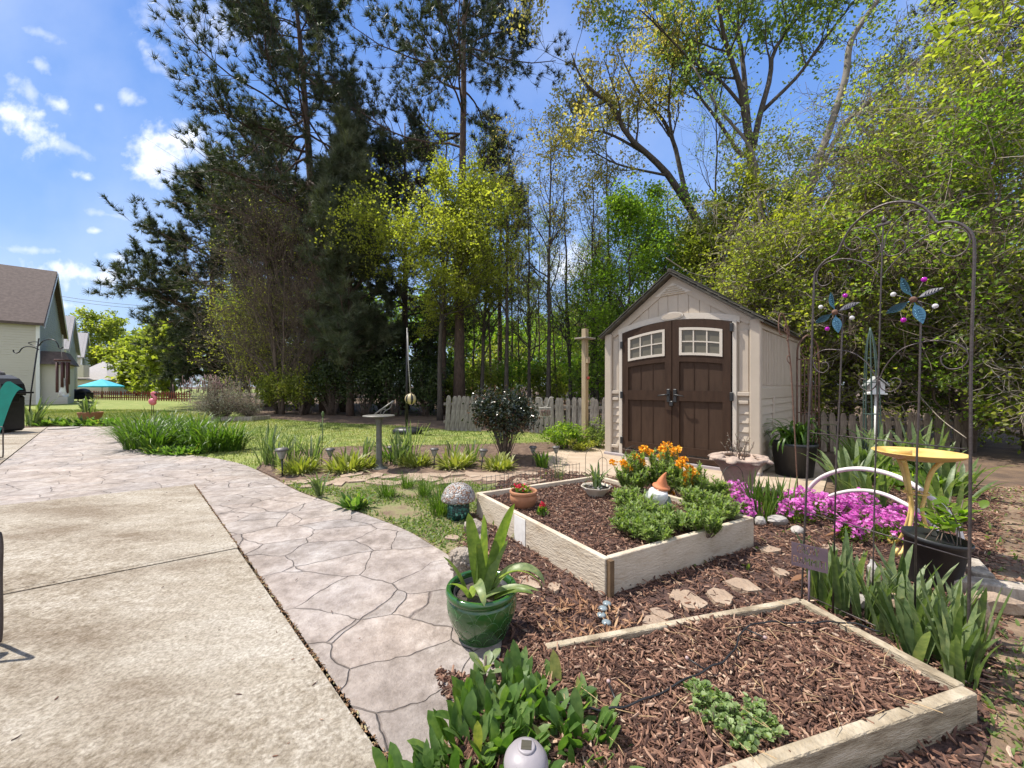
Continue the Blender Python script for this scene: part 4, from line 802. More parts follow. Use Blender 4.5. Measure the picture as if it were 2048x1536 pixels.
# ================================================================ path lights in the far bed
M['lens']=pm('ribbed_clear_lens',(.26,.265,.24),(.15,.155,.135),40,.2,stretch=(1,1,.05))
M['capgrey']=pm('grey_brown_cap',(.06,.055,.05),(.1,.09,.08),8,.5)
def pathlight():
    t=thing('path_light','x','solar light',(0,0,0),'solar path lights along the sundial bed')
    mb=MB(); tube(mb,[(0,0,-.05),(0,0,.2)],.009,8); mb.build('stake',M['black'],t)
    mb=MB(); lathe(mb,[(.02,.195),(.024,.2),(.05,.275),(.051,.29)],20); mb.build('lens',M['lens'],t)
    mb=MB(); lathe(mb,[(.03,.283),(.066,.288),(.07,.298),(.064,.305),(.056,.318),(.0001,.324)],24); mb.build('cap',M['capgrey'],t)
    return t
pl0=pathlight()
pls=[(565,953,1.25,'pale solar path light leftmost in the sundial bed, beside tall iris'),(660,938,1.0,'solar path light with dark cap between two clumps of sword leaves'),(868,938,1.0,'solar path light standing just right of the sundial among yellow hostas'),(962,940,1.0,'solar path light leaning on a dark stake left of the dark camellia'),(1066,930,.95,'solar path light with grey cap right under the dark camellia'),(1113,930,.95,'solar path light tilted at the edge of the tan concrete path'),(781,928,.9,'solar path light half hidden behind the sundial pedestal')]
for i,(px,py,s_,lab) in enumerate(pls):
    o=pl0 if i==0 else copy_tree(pl0); o.location=tuple(G(px,py)); o.scale=(s_*.95,)*3; o['label']=lab; o.rotation_euler=(0,R(rng.uniform(-4,4)),rng.uniform(0,6))
    if px==962: o.rotation_euler=(0,R(7),0)
# ================================================================ sundial
M['verdigris']=pm('grey_green_metal',(.085,.09,.075),(.15,.15,.125),10,.55,.3,metal=.3)
M['plate']=pm('pale_zinc_plate',(.17,.165,.145),(.24,.23,.205),8,.45,.1,metal=.5)
c=G(758,938); hh=(938-832)/FPX*c[1]
sd=thing('sundial','round metal sundial with slanted pointer on a slim grey pedestal','sundial',c)
mb=MB(); lathe(mb,[(.12,0),(.12,.02),(.06,.04),(.045,.08),(.05,.1),(.042,.14),(.04,hh*.5),(.038,hh-.12),(.05,hh-.08),(.042,hh-.06),(.07,hh-.02),(.075,hh-.012)],20); mb.build('pedestal',M['verdigris'],sd)
mb=MB(); rP=(790-727)/2/FPX*c[1]; lathe(mb,[(.06,hh-.012),(rP*.97,hh-.004),(rP,hh+.006),(rP*.96,hh+.01),(.0001,hh+.008)],36); dp=mb.build('dial_plate',M['plate'],sd)
mb=MB(); a=P(750,828,c[1])-c; b=P(787,802,c[1])-c; mb_=[a+(0,0,-.005),b]; tube(mb,[a,b],.011,6); tube(mb,cr([b*.95+a*.05-(0,0,.005),P(781,815,c[1])-c,P(770,822,c[1])-c,P(766,829,c[1])-c],4),.007,6); tube(mb,cr([P(760,829,c[1])-c,P(764,820,c[1])-c,P(772,818,c[1])-c],4),.006,6); mb.build('gnomon',M['plate'],sd)
# ================================================================ tetherball
c=G(813,868); tt=thing('tetherball_set','tall black tetherball pole with base on the lawn','tetherball set',c)
mb=MB(); top=P(815,656,c[1])-c; tube(mb,[(0,0,.05),(top[0]*.5,0,top[2]*.5),top],[.035,.032,.028],10); mb.build('pole',M['black_metal'],tt)
mb=MB(); bw_=(838-780)/FPX*c[1]; lathe(mb,[(.0001,0),(.4*bw_,0),(.5*bw_,.02),(.5*bw_,.1),(.42*bw_,.15),(.1,.17),(.0001,.17)],24,(.02,0,0),axis=np.diag([1,.8,1])); mb.build('base',M['black'],tt)
M['cord']=pm('pale_cord',(.4,.38,.34),(.3,.29,.26),30,.9); M['ballm']=pm('cream_ball_leather',(.55,.45,.26),(.48,.38,.2),8,.5)
mb=MB(); bc_=P(821,798,c[1]-.12)-c; tube(mb,[top,(bc_-top)*.5+top+(0.0,-.05,0),bc_+(0,0,.1)],.012,6); mb.build('tether',M['cord'],tt)
mb=MB(); ball(mb,bc_,.135,0,24,15); bl_=mb.build('ball',M['ballm'],tt)
mb=MB()
for da in (-.55,.55): 
    ph=np.linspace(-1.2,1.2,15); az_=da-math.pi/2+.35*np.sin(ph*1.5)*0
    Pc=np.stack([.137*np.cos(ph)*np.cos(az_),.137*np.cos(ph)*np.sin(az_),.137*np.sin(ph)],-1)+bc_; sd_=np.broadcast_to(np.array([-math.sin(da-math.pi/2),math.cos(da-math.pi/2),0]),Pc.shape)
    strip(mb,Pc[None],(.03*np.cos(ph*1.1))[None],sd_[None])
mb.build('ball_stripe',M['black'],bl_)
# ================================================================ fences
M['picket']=pm('weathered_grey_picket',(.13,.11,.095),(.3,.27,.24),9,.9,.4,40,stretch=(4,4,.7),c3=(.21,.185,.16))
M['picket_brown']=pm('weathered_brown_picket',(.12,.09,.065),(.26,.21,.16),9,.9,.4,40,stretch=(4,4,.7))
M['redfence']=pm('red_brown_stain',(.16,.03,.02),(.22,.05,.032),8,.8)
def fence(name,lab,a,b,n,h,w_,m,seed,lean=0.0,rail=(.25,.75),dog=True,jit=.03,th=.02):
    rg=np.random.default_rng(seed); a=np.asarray(a,float);b=np.asarray(b,float); t=thing(name,lab,'fence',(a[0],a[1],0)); d=(b-a)[:2]; Lg=np.linalg.norm(d); d/=Lg; rz=math.atan2(d[1],d[0]); nn_=np.array([-d[1],d[0]]); nn_=nn_ if nn_[1]>0 else -nn_
    for k in range(n):
        p=a[:2]+d*Lg*(k+.5)/n; hh_=h*(1+rg.uniform(-jit,jit)); ww=w_*rg.uniform(.92,1.05); sh_=.25*ww if dog else 0
        mb=MB(); xprism(mb,[(-ww/2,.02),(ww/2,.02),(ww/2,hh_-ww*.6),(sh_,hh_),(-sh_,hh_),(-ww/2,hh_-ww*.6)] if dog else [(-ww/2,.02),(ww/2,.02),(ww/2,hh_-ww*.4),(0,hh_),(-ww/2,hh_-ww*.4)],-th/2,th/2)
        o=mb.build('picket',m,t); o.location=(p[0]-a[0],p[1]-a[1],0); o.rotation_euler=(R(rg.normal(0,1.5)),R(rg.normal(lean,1.5)),rz)
    for f in rail:
        mb=MB(); q0=np.array([a[0]-d[0]*.05,a[1]-d[1]*.05,0]); q1=np.array([b[0],b[1],0]); off=np.array([*(nn_*(th/2+.022)),0]); plank(mb,q0+off+(0,0,h*f-.03),q1+off+(0,0,h*f-.03),.07,.035); mb.build('rail',m,t,True)
    return t
fa,fb=G(890,862),G(962,864); fence('picket_fence','short run of grey pickets leaning left, left of the camellia bush',fa,fb,8,.95,.12,M['picket'],1,5)
fa,fb=G(1058,866),G(1214,878); fence('picket_fence','weathered picket fence with a hanging wire planter, between camellia and shed',fa,fb,14,.92,.115,M['picket'],2)
fa,fb=G(1600,905),G(1940,905); fence('picket_fence','dark weathered picket fence behind the yellow bird bath',fa,fb,18,.72,.11,M['picket_brown'],3,0,(.3,.72))
fa,fb=np.array([-53,48.]),np.array([-34.5,41.]); 
fa=P(172,772,34);fb=P(382,772,29); fence('red_fence','low red brown picket fence at the far end of the lawn',(fa[0],fa[1],0),(fb[0],fb[1],0),46,.78,.13,M['redfence'],4,0,(.3,.75),False,.01)
# wire planter hung on the fence
c=P(1090,822,9.1); wp=thing('wire_planter','small rusty wire basket planter hung on the picket fence','planter',c)
mb=MB()
for z in (-.12,0.08): tube(mb,[(x,y,z) for x,y in ((-.14,-.1),(.14,-.1),(.14,.02),(-.14,.02),(-.14,-.1))],.008,5)
for x in np.linspace(-.13,.13,8): tube(mb,cr([(x,-.1,.08),(x+.015,-.115,-.02),(x,-.1,-.12)],3),.006,5)
tube(mb,cr([(-.2,-.05,.32),(-.1,-.05,.3),(-.06,-.05,.14),(0,-.05,.1),(.06,-.05,.14),(.1,-.05,.3),(.2,-.05,.32)],5),.011,6); mb.build('wire_frame',M['cord'],wp)
mb=MB(); box(mb,(0,-.04,-.04),(.25,.09,.14),bev=.02); mb.build('coir_liner',M['rust'],wp)
# birdfeeder post
c=G(1170,893); hp=(893-658)/FPX*c[1]; bp_=thing('bird_feeder_post','square pale wood post with a flat feeder tray near its top, by the fence','post',c,None,.75)
mb=MB(); box(mb,(0,0,hp/2),(.1,.1,hp),bev=.005); mb.build('post',M['pine_wood'],bp_)
mb=MB(); box(mb,(0,0,hp-.19),(.32,.28,.028),bev=.004); mb.build('tray',M['grey_wood'],bp_)
mb=MB(); box(mb,(-.02,-.085,hp-.62),(.07,.05,.12),bev=.004); mb.build('bracket',M['pine_wood'],bp_)
mb=MB(); ball(mb,(-.0,-.08,hp-.97),.03); mb.build('red_knob',pm('red_knob_paint',(.5,.08,.05)),bp_)
# ================================================================ small garden objects
rng=np.random.default_rng(11)
mb=MB()  # mound of mulch level with the low bed on its left end
mp_=[p[:2] for p in Gs([(1150,1292),(1060,1290),(1015,1335),(965,1420),(905,1500),(880,1640),(1450,1640)],.05)]
md=tag((lambda b:(prism(b,mp_,-.02,.085),b.build('mulch_mound',M['mulch_base']))[1])(MB()),kind='structure')
p=scatter(mp_,4600,rng); chips(mb,p,.087,rng,(.02,.07),(.0018,.006),.005,lift=.024); tag(mb.build('mulch',M['mulch']),kind='stuff')
Z1=.17
# terracotta pot with red flowers
c=G(1047,1014,Z1); tp=thing('flower_pot','round terracotta pot with red flowers in the corner of the raised bed','flower pot',c)
mb=MB(); lathe(mb,cr([(.0001,0),(.07,0),(.098,.03),(.115,.075),(.112,.105),(.107,.115),(.118,.12),(.119,.14),(.108,.145),(.1,.138),(.098,.11)],3),32); mb.build('pot',M['terracotta'],tp)
mb=MB(); lathe(mb,[(.0001,.12),(.1,.115)],20); mb.build('soil',M['potsoil'],tp)
mb=MB(); n=60; p=rng.normal(0,.03,(n,3))*(1,1,.4)+(-.01,0,.145); leaves(mb,p,rng.normal(size=(n,3))+(0,0,1),.04,.012,rng,0,rng.random(n)); mb.build('foliage',M['fresh'],tp)
mb=MB(); n=70; p=rng.normal(0,.026,(n,3))*(1,1,.45)+(-.01,0,.165); leaves(mb,p,rng.normal(size=(n,3))+(0,-.4,.5),.026,.01,rng,0,rng.random(n)*.95); mb.build('flowers',M['redfl'],tp)
c=G(1085,1030,Z1); rp=thing('red_flower','tiny red flowering plant in the mulch beside the terracotta pot','flower',c)
mb=MB(); n=60; leaves(mb,rng.normal(0,.02,(n,3))*(1,1,.6)+(0,0,.03),rng.normal(size=(n,3))+(0,0,.6),.035,.01,rng,0,rng.random(n)*.4); mb.build('foliage',M['fresh'],rp)
mb=MB(); n=24; leaves(mb,rng.normal(0,.01,(n,3))+(0,0,.085),rng.normal(size=(n,3)),.022,.008,rng,0,rng.random(n)*.7); tube(mb,[(0,0,0),(0,0,.08)],.002,4); mb.build('flowers',M['redfl'],rp)
# cream bowl planter
M['cream']=pm('cream_ceramic',(.6,.53,.43),(.52,.45,.36),9,.6,.1)
c=G(1192,991,Z1); wb=thing('bowl_planter','scalloped cream bowl with green and white sword leaves in the raised bed','planter',c)
mb=MB(); lathe(mb,cr([(.0001,0),(.07,0),(.08,.012),(.1,.04),(.13,.075),(.138,.09),(.13,.09),(.115,.07)],3),40,wob=lambda r,z,a: r*(1+.035*np.clip(z/.09,0,1)*np.cos(8*a))); mb.build('bowl',M['cream'],wb)
mb=MB(); lathe(mb,[(.0001,.08),(.122,.075)],20); mb.build('soil',M['potsoil'],wb)
mb=MB(); n=26; az=rng.uniform(0,6.28,n); blades(mb,np.c_[rng.normal(0,.03,(n,2)),np.full(n,.075)],az,rng.uniform(.14,.26,n),rng.uniform(.008,.014,n),rng.uniform(.05,.5,n),rng.uniform(.2,1.3,n),7,0,rng.random(n),fold=.3); mb.build('leaves',M['iris'],wb)
mb=MB()
for k in range(14): rock(mb,(rng.normal(.0,.06),rng.normal(-.03,.05),.088),(.025,.02,.02),rng,0)
mb.build('pebbles',M['grey_rock'],wb)
# gnome
M['gn_hat']=pm('faded_orange_paint',(.55,.2,.08),(.42,.13,.05),9,.7,.2); M['gn_white']=pm('white_beard_paint',(.72,.71,.69),(.6,.59,.57),18,.7,.5,50); M['gn_green']=pm('faded_green_paint',(.1,.14,.1),(.16,.19,.15),10,.7); M['gn_brown']=pm('brown_boot_paint',(.2,.1,.05),(.14,.07,.04),10,.7); M['gn_skin']=pm('painted_skin',(.6,.36,.25),(.55,.32,.22),10,.6)
c=G(1312,1024,Z1); gn=thing('garden_gnome','weathered garden gnome with orange pointed hat and long white beard, leaning among the flowers','garden gnome',c); gn.scale=(1.02,)*3; gn.rotation_euler=(R(4),R(12),R(-38))
mb=MB()
for s in (-1,1): ball(mb,(s*.032,-.02,.022),.03,0,12,8,(1,1.5,.75))
mb.build('boots',M['gn_brown'],gn)
mb=MB(); lathe(mb,cr([(.0001,.02),(.05,.022),(.07,.06),(.078,.1),(.07,.14),(.05,.175),(.03,.19),(.0001,.195)],3),24,wob=lambda r,z,a: r*(1+.04*np.cos(2*a)))
for s in (-1,1): tube(mb,cr([(s*.062,0,.155),(s*.085,-.03,.12),(s*.06,-.068,.1)],4),[.02]*5+[.017]*4,10)
mb.build('body',M['gn_green'],gn)
mb=MB()
for s in (-1,1): ball(mb,(s*.052,-.074,.098),.018,0,10,7)
ball(mb,(0,-.01,.2),.05,0,18,12); ball(mb,(0,-.064,.2),.015,0,10,7)
for s in (-1,1): ball(mb,(s*.049,-.0,.2),.013,0,8,6,(.5,1,1.2))
mb.build('head',M['gn_skin'],gn)
mb=MB(); 
for s in (-1,1): ball(mb,(s*.019,-.056,.215),.0055,0,8,6)
mb.build('eyes',M['black'],gn)
mb=MB(); lathe(mb,cr([(.0001,.03),(.02,.04),(.05,.08),(.068,.13),(.072,.17),(.06,.2),(.0001,.205)],3),22,(0,-.045,0),wob=lambda r,z,a: r*(1+.07*np.sin(9*a+z*40))); ball(mb,(-.018,-.07,.188),.02,0,10,7,(1.2,.7,.6)); ball(mb,(.018,-.07,.188),.02,0,10,7,(1.2,.7,.6)); mb.build('beard',M['gn_white'],gn)
mb=MB(); hp_=cr([(0,0,.222),(0,0,.24),(.0,0,.28),(.006,.0,.315),(.016,.0,.345)],4); tube(mb,hp_,np.interp(np.linspace(0,1,len(hp_)),[0,.08,.25,.6,1],[.062,.058,.045,.022,.004]),18); lathe(mb,[(.055,.21),(.068,.214),(.066,.226),(.05,.232)],20); mb.build('hat',M['gn_hat'],gn)
# flower shaped stone planter
M['urn']=pm('pinkish_cast_stone',(.42,.31,.25),(.26,.2,.165),7,.85,.5,40,c3=(.36,.27,.21))
c=G(1478,985); up=thing('stone_planter','flower shaped cast stone planter with petal rim and dry twigs, right of the shed door','planter',c); up.scale=(.86,.86,1)
pet=lambda r,z,a: r*(1+np.clip((z-.2)/.2,0,1)*(.13*np.abs(np.cos(4*a))-.06)+.05*np.cos(4*a)*np.clip(z/.2,0,1))
mb=MB(); lathe(mb,cr([(.0001,0),(.17,0),(.175,.03),(.15,.06),(.165,.12),(.2,.22),(.24,.3),(.3,.36),(.335,.385),(.325,.41),(.28,.405),(.23,.38),(.0001,.36)],3),56,wob=pet); mb.build('bowl',M['urn'],up)
mb=MB()
for k in range(8):
    a=k*math.pi/4; ball(mb,(.285*math.cos(a),.285*math.sin(a),.395),.1,0,14,8,(1.05,.75,.27),(0,.25,a))
mb.build('petal_rim',M['urn'],up)
mb=MB(); n=26; az=rng.uniform(0,6.28,n); bs=np.c_[rng.normal(0,.05,(n,2)),np.full(n,.37)]; th=rng.uniform(.05,.7,n); Ln=rng.uniform(.12,.34,n)
t=np.linspace(0,1,5)[None,:,None]; d=np.stack([np.sin(th)*np.cos(az),np.sin(th)*np.sin(az),np.cos(th)],-1)
tubes(mb,bs[:,None]+d[:,None]*t*Ln[:,None,None]+rng.normal(0,.008,(n,5,3)),.0035,4); mb.build('twigs',M['twig'],up)['kind']='stuff'
mb=MB(); n=110; i=rng.integers(0,26,n); q=bs[i]+d[i]*(Ln[i]*rng.uniform(.4,1,n))[:,None]; leaves(mb,q,rng.normal(size=(n,3)),.025,.006,rng,0,rng.random(n)); mb.build('leaves',M['lavender'],up)
# black pot with hanging strap leaves beside the shed
c=G(1588,952); bp2=thing('plant_tub','wide black plastic tub with drooping strap leaves in the shade beside the shed','plant pot',c); bp2.scale=(.82,.82,1)
mb=MB(); lathe(mb,[(.0001,0),(.25,0),(.3,.4),(.32,.41),(.32,.45),(.3,.45),(.29,.4)],32); mb.build('tub',M['black'],bp2)
mb=MB(); lathe(mb,[(.0001,.42),(.29,.4)],20); mb.build('soil',M['potsoil'],bp2)
mb=MB(); n=75; az=rng.uniform(0,6.28,n); blades(mb,np.c_[rng.normal(0,.1,(n,2)),np.full(n,.41)],az,rng.uniform(.4,.7,n),rng.uniform(.014,.024,n),rng.uniform(.1,.8,n),rng.uniform(1.4,2.8,n),9,0,rng.random(n)*.7,fold=.25); mb.build('leaves',M['lily'],bp2)
# bird bath
M['yellow']=pm('yellow_enamel',(.66,.48,.17),(.5,.3,.08),5,.5,.15,c3=(.63,.43,.13))
Yb=2.72; c=np.array([(1832-1024)/FPX*Yb,Yb,0]); bb=thing('bird_bath','yellow metal bird bath with a shallow round dish on three curved legs','bird bath',c)
pc_=P(1837,912,Yb)-c; rB=.245
mb=MB(); lathe(mb,cr([(.0001,-.035),(.1,-.028),(.19,-.006),(rB-.01,.018),(rB,.024),(rB-.006,.03),(.19,.008),(.1,-.014),(.0001,-.02)],4),48,tuple(pc_)); dish=mb.build('dish',M['yellow'],bb)
mb=MB(); lathe(mb,[(.05,-.02),(.07,-.012),(.07,.03),(.062,.034),(.05,.03)],24,(pc_[0]-.04,pc_[1]+.1,pc_[2])); mb.build('centre_ring',M['yellow'],dish)
for a in (195,350,90):
    ca,sa=math.cos(R(a)),math.sin(R(a)); mb=MB(); tube(mb,cr([(pc_[0]*1+.15*ca,.15*sa,pc_[2]-.02),(.09*ca,.09*sa,pc_[2]-.12),(.05*ca,.05*sa,pc_[2]-.3),(.04*ca,.04*sa,.3),(.1*ca,.1*sa,.1),(.17*ca,.17*sa,.02),(.2*ca,.2*sa,.045),(.18*ca,.18*sa,.07)],5),np.interp(np.linspace(0,1,36),[0,.3,1],[.016,.011,.009]),8); mb.build('leg',M['yellow'],bb)
mb=MB(); a=np.linspace(0,2*np.pi,25); tube(mb,np.c_[.065*np.cos(a),.065*np.sin(a),np.full(25,pc_[2]-.26)],.006,6); mb.build('brace_ring',M['yellow'],bb)
# white hoops
M['pvc']=pm('white_painted_pipe',(.7,.64,.62),(.62,.56,.54),9,.5)
HA,HB=np.array([2.95,3.82]),np.array([3.12,2.72])
H6=lambda x,y,o=0: PL(1400+x*.3164,750+y*.3164,HA+np.array([o,0]),HB+np.array([o,0]))
h1=[H6(*q) for q in ((610,1000),(640,830),(690,722),(760,652),(870,607),(1000,592),(1150,612),(1300,667),(1430,752),(1540,842),(1595,905),(1640,1000),(1662,1120),(1668,1230))]
h2=[H6(x,y,-.12) for x,y in ((760,1000),(775,860),(810,775),(900,742),(1000,730),(1100,737),(1200,767),(1300,817),(1400,872),(1480,960),(1530,1100))]
for pts,lab,r_ in ((h1,'larger white pipe hoop arching behind the bird bath legs',.0185),(h2,'smaller white pipe hoop nested under the larger one among pink phlox',.0155)):
    mb=MB(); tube(mb,cr(pts,5),r_,10); tag(mb.build('garden_hoop',M['pvc'],loc=[*pts[0][:2],0]),lab,'hoop','white pipe hoops')
# rust shepherd hook beside the shed
Yk=4.35; K=lambda x,y: P(1150+x*.2994,520+y*.2994,Yk)
c=G(1596,984); c=np.array([(1597-1024)/FPX*Yk,Yk,0]); hk=thing('shepherd_hook','thin rusty shepherd hook with curled top in front of the shed side wall','garden hook',c)
mb=MB(); pts=[K(1490,1560),K(1483,1450),K(1465,1100),K(1442,720),K(1425,560),K(1412,430),K(1395,372),K(1378,356),K(1364,380),K(1360,440),K(1368,490),K(1385,500)]; tube(mb,cr(pts,5),.0075,6); mb.build('rod',M['rust'],hk,True)
mb=MB(); tube(mb,cr([K(1425,500),K(1400,470),K(1405,430),K(1425,450),K(1430,500),K(1415,540)],5),.006,5); tube(mb,cr([K(1440,700),K(1418,670),K(1420,640),K(1436,650),K(1436,690)],4),.005,5); mb.build('scroll',M['rust'],hk,True)
# rust trellis panel by the shed
c=np.array([4.82,6.5,0]); rt=thing('iron_trellis','rusty iron trellis panel with arched top standing behind the shed corner','trellis',c,None,.35)
mb=MB(); w_=.55; hh_=1.65
for x in (0,w_): tube(mb,[(x,0,0),(x,0,hh_)],.014,6)
tube(mb,cr([(0,0,hh_),(.04,0,hh_+.25),(w_/2,0,hh_+.42),(w_-.04,0,hh_+.25),(w_,0,hh_)],5),.014,6); mb.build('frame',M['rust'],rt)
mb=MB()
for x in np.linspace(.09,w_-.09,5): tube(mb,[(x,0,0.1),(x,0,hh_)],.009,5)
for z in (.3,.75,1.2,hh_): tube(mb,[(0,0,z),(w_,0,z)],.01,5)
for s in (-1,1): tube(mb,cr([(w_/2,0,hh_),(w_/2+s*.18,0,hh_+.12),(w_/2+s*.1,0,hh_+.25),(w_/2+s*.03,0,hh_+.16),(w_/2+s*.1,0,hh_+.12)],5),.008,5)
mb.build('bars',M['rust'],rt)
# green obelisk and birdhouse
M['obgreen']=pm('dull_green_metal',(.05,.085,.07),(.08,.12,.1),12,.45,metal=.3)
Yo=5.5; c=np.array([(1746-1024)/FPX*Yo,Yo,0]); ob=thing('garden_obelisk','tall slim green metal obelisk standing before the white birdhouse','obelisk',c)
top=P(1739,655,Yo)[2]; mb=MB()
for k in range(8):
    a=k*math.pi/4; f=lambda r,z: (r*math.cos(a)-.04*(z/top),r*math.sin(a),z); tube(mb,cr([f(.1,0),f(.085,top*.5),f(.05,top*.85),f(.0,top)],5),.0075,5)
mb.build('bars',M['obgreen'],ob)
mb=MB(); a=np.linspace(0,2*np.pi,17)
for z,r_ in ((.3,.095),(.8,.088),(1.25,.072),(1.6,.05)): tube(mb,np.c_[r_*np.cos(a)-.04*z/top,r_*np.sin(a),np.full(17,z)],.006,5)
mb.build('rings',M['obgreen'],ob)
Yh=5.9; q=P(1751,786,Yh); bh=thing('birdhouse','small white birdhouse with grey roof on a thin pale post behind the green obelisk','birdhouse',(q[0],q[1],0),None,-.5); zb_=q[2]
mb=MB(); xprism(mb,[(-.085,zb_),(.085,zb_),(.085,zb_+.14),(0,zb_+.23),(-.085,zb_+.14)],-.085,.085); hb_=mb.build('box',M['white'],bh)
mb=MB(); 
for s in (-1,1): v=[(0,-.12,zb_+.245),(s*.13,-.12,zb_+.105),(s*.13,.12,zb_+.105),(0,.12,zb_+.245)]; v+=[(x,y,z+.015) for x,y,z in v]; mb.add(v,[[4,5,6,7],[0,1,5,4],[1,2,6,5],[0,3,2,1]])
mb.build('roof',pm('grey_zinc',(.33,.34,.33),(.4,.41,.4),6,.5),bh)
mb=MB(); lathe(mb,[(.028,0),(.028,.006),(.0001,.006)],16,(0,-.085,zb_+.1),axis=np.array([[1,0,0],[0,0,-1],[0,1,0]])); mb.build('entry_hole',M['black'],bh)
mb=MB(); box(mb,(0,0,zb_-.01),(.22,.2,.02)); tube(mb,[(0,0,0),(0,0,zb_-.02)],.016,8); mb.build('post',M['white'],bh)
# nursery pot with leafy plant
c=G(1860,1165); c[1]=2.32; c[0]=(1860-1024)/FPX*2.32; npot=thing('nursery_pot','black ribbed plastic nursery pot with a leafy green plant behind the trellis','plant pot',c); npot.rotation_euler=(R(3),R(4),0)
mb=MB(); lathe(mb,[(.0001,0),(.108,0),(.116,.02),(.136,.27),(.147,.275),(.15,.3),(.142,.303),(.132,.27)],48,wob=lambda r,z,a: r*(1+.008*np.cos(16*a)*(z<.25))); mb.build('pot',M['black'],npot)
mb=MB(); lathe(mb,[(.0001,.27),(.133,.26)],20); mb.build('soil',M['potsoil'],npot)
mb=MB(); mb2=MB()
for k in range(9):
    a=rng.uniform(0,6.28); l=rng.uniform(.12,.26); tip=np.array([.55*l*math.cos(a)+.04,.55*l*math.sin(a),.27+l]); b0=np.array([rng.normal(0,.05)+.02,rng.normal(0,.05),.26]); tube(mb,cr([b0,(b0+tip)/2+rng.normal(0,.01,3),tip],3),.003,5)
    n=9; f=rng.uniform(.35,1,n)[:,None]; p=b0*(1-f)+tip*f; az=rng.uniform(0,6.28,n); blades(mb2,p,az,rng.uniform(.05,.1,n),rng.uniform(.016,.028,n),rng.uniform(.6,1.4,n),rng.uniform(.2,.9,n),6,0,rng.random(n)*.5+.5*rng.random(),'leaf',.25)
mb.build('stems',M['twig'],npot); mb2.build('leaves',M['fresh'],npot)
# carved stone figures by the green pot, mosaic mushroom
c=G(923,1186,.02); st=thing('stone_statue','small carved stone garden statue with a curly worn head, behind the green pot','statue',c)
mb=MB(); box(mb,(0,0,.018),(.13,.12,.034),bev=.008); mb.build('base',M['stone'],st)
mb=MB(); lathe(mb,cr([(.048,.034),(.052,.06),(.05,.1),(.043,.12),(.05,.135),(.066,.16),(.068,.2),(.055,.235),(.03,.25),(.0001,.252)],4),28,wob=lambda r,z,a: r*(1+.05*np.sin(3*a)+np.where(z>.125,.09*np.sin(11*a+60*z)*np.sin(70*z+2*a),0)))
for k in range(70):
    a=rng.uniform(0,6.28); z=rng.uniform(.14,.245); r_=np.interp(z,[.135,.16,.2,.235,.25],[.05,.066,.068,.055,.03]); ball(mb,(r_*math.cos(a),r_*math.sin(a),z),rng.uniform(.007,.013),0,7,5)
mb.build('figure',M['stone'],st)
c=G(948,1075); st=thing('stone_ornament','rounded pinkish stone ornament at the left corner of the raised bed','ornament',c)
mb=MB(); rock(mb,(0,0,.075),(.19,.16,.19),rng,0,0,.5); rock(mb,(.05,-.02,.03),(.2,.15,.09),rng,0,1,.5); mb.build('stone',M['stone'],st)
def mosaic(name,cols,scale):
    m,nt,N,L,b=_nodes(name); tc=N.new('ShaderNodeTexCoord'); v=N.new('ShaderNodeTexVoronoi'); v.inputs['Scale'].default_value=scale; L.new(tc.outputs['Object'],v.inputs[0]); r=N.new('ShaderNodeValToRGB'); r.color_ramp.interpolation='CONSTANT'; e=r.color_ramp.elements
    for k,(ps,cc) in enumerate(cols): x=e[k] if k<2 else e.new(ps); x.position=ps; x.color=rgb(cc)
    s=N.new('ShaderNodeSeparateColor'); L.new(v.outputs['Color'],s.inputs[0]); L.new(s.outputs[0],r.inputs[0]); L.new(r.outputs[0],b.inputs['Base Color']); b.inputs['Roughness'].default_value=.35
    bp=N.new('ShaderNodeBump'); bp.inputs['Strength'].default_value=.8; bp.inputs['Distance'].default_value=.01; bp.invert=True; L.new(v.outputs['Distance'],bp.inputs['Height']); L.new(bp.outputs[0],b.inputs['Normal']); return m
M['mos1']=mosaic('pebble_mosaic',[(0,(.22,.115,.065)),(.3,(.26,.24,.225)),(.55,(.32,.31,.3)),(.8,(.12,.12,.12)),(.9,(.42,.4,.37))],75); M['mos2']=mosaic('green_glass_mosaic',[(0,(.01,.03,.025)),(.45,(.02,.13,.1)),(.8,(.015,.06,.05)),(.9,(.15,.35,.28))],60)
c=G(917,1036); mu=thing('mosaic_mushroom','mushroom ornament with pebbled dome and green glass mosaic stem','ornament',c)
mb=MB(); lathe(mb,[(.105,0),(.1,.08),(.095,.17)],28); mb.build('stem',M['mos2'],mu)
mb=MB(); lathe(mb,cr([(.0001,.15),(.1,.15),(.148,.165),(.155,.185),(.145,.225),(.115,.275),(.065,.31),(.0001,.322)],4),40,wob=lambda r,z,a: r*(1+.012*np.sin(17*a+z*90)*np.sin(40*z*6))); mb.build('cap',M['mos1'],mu)
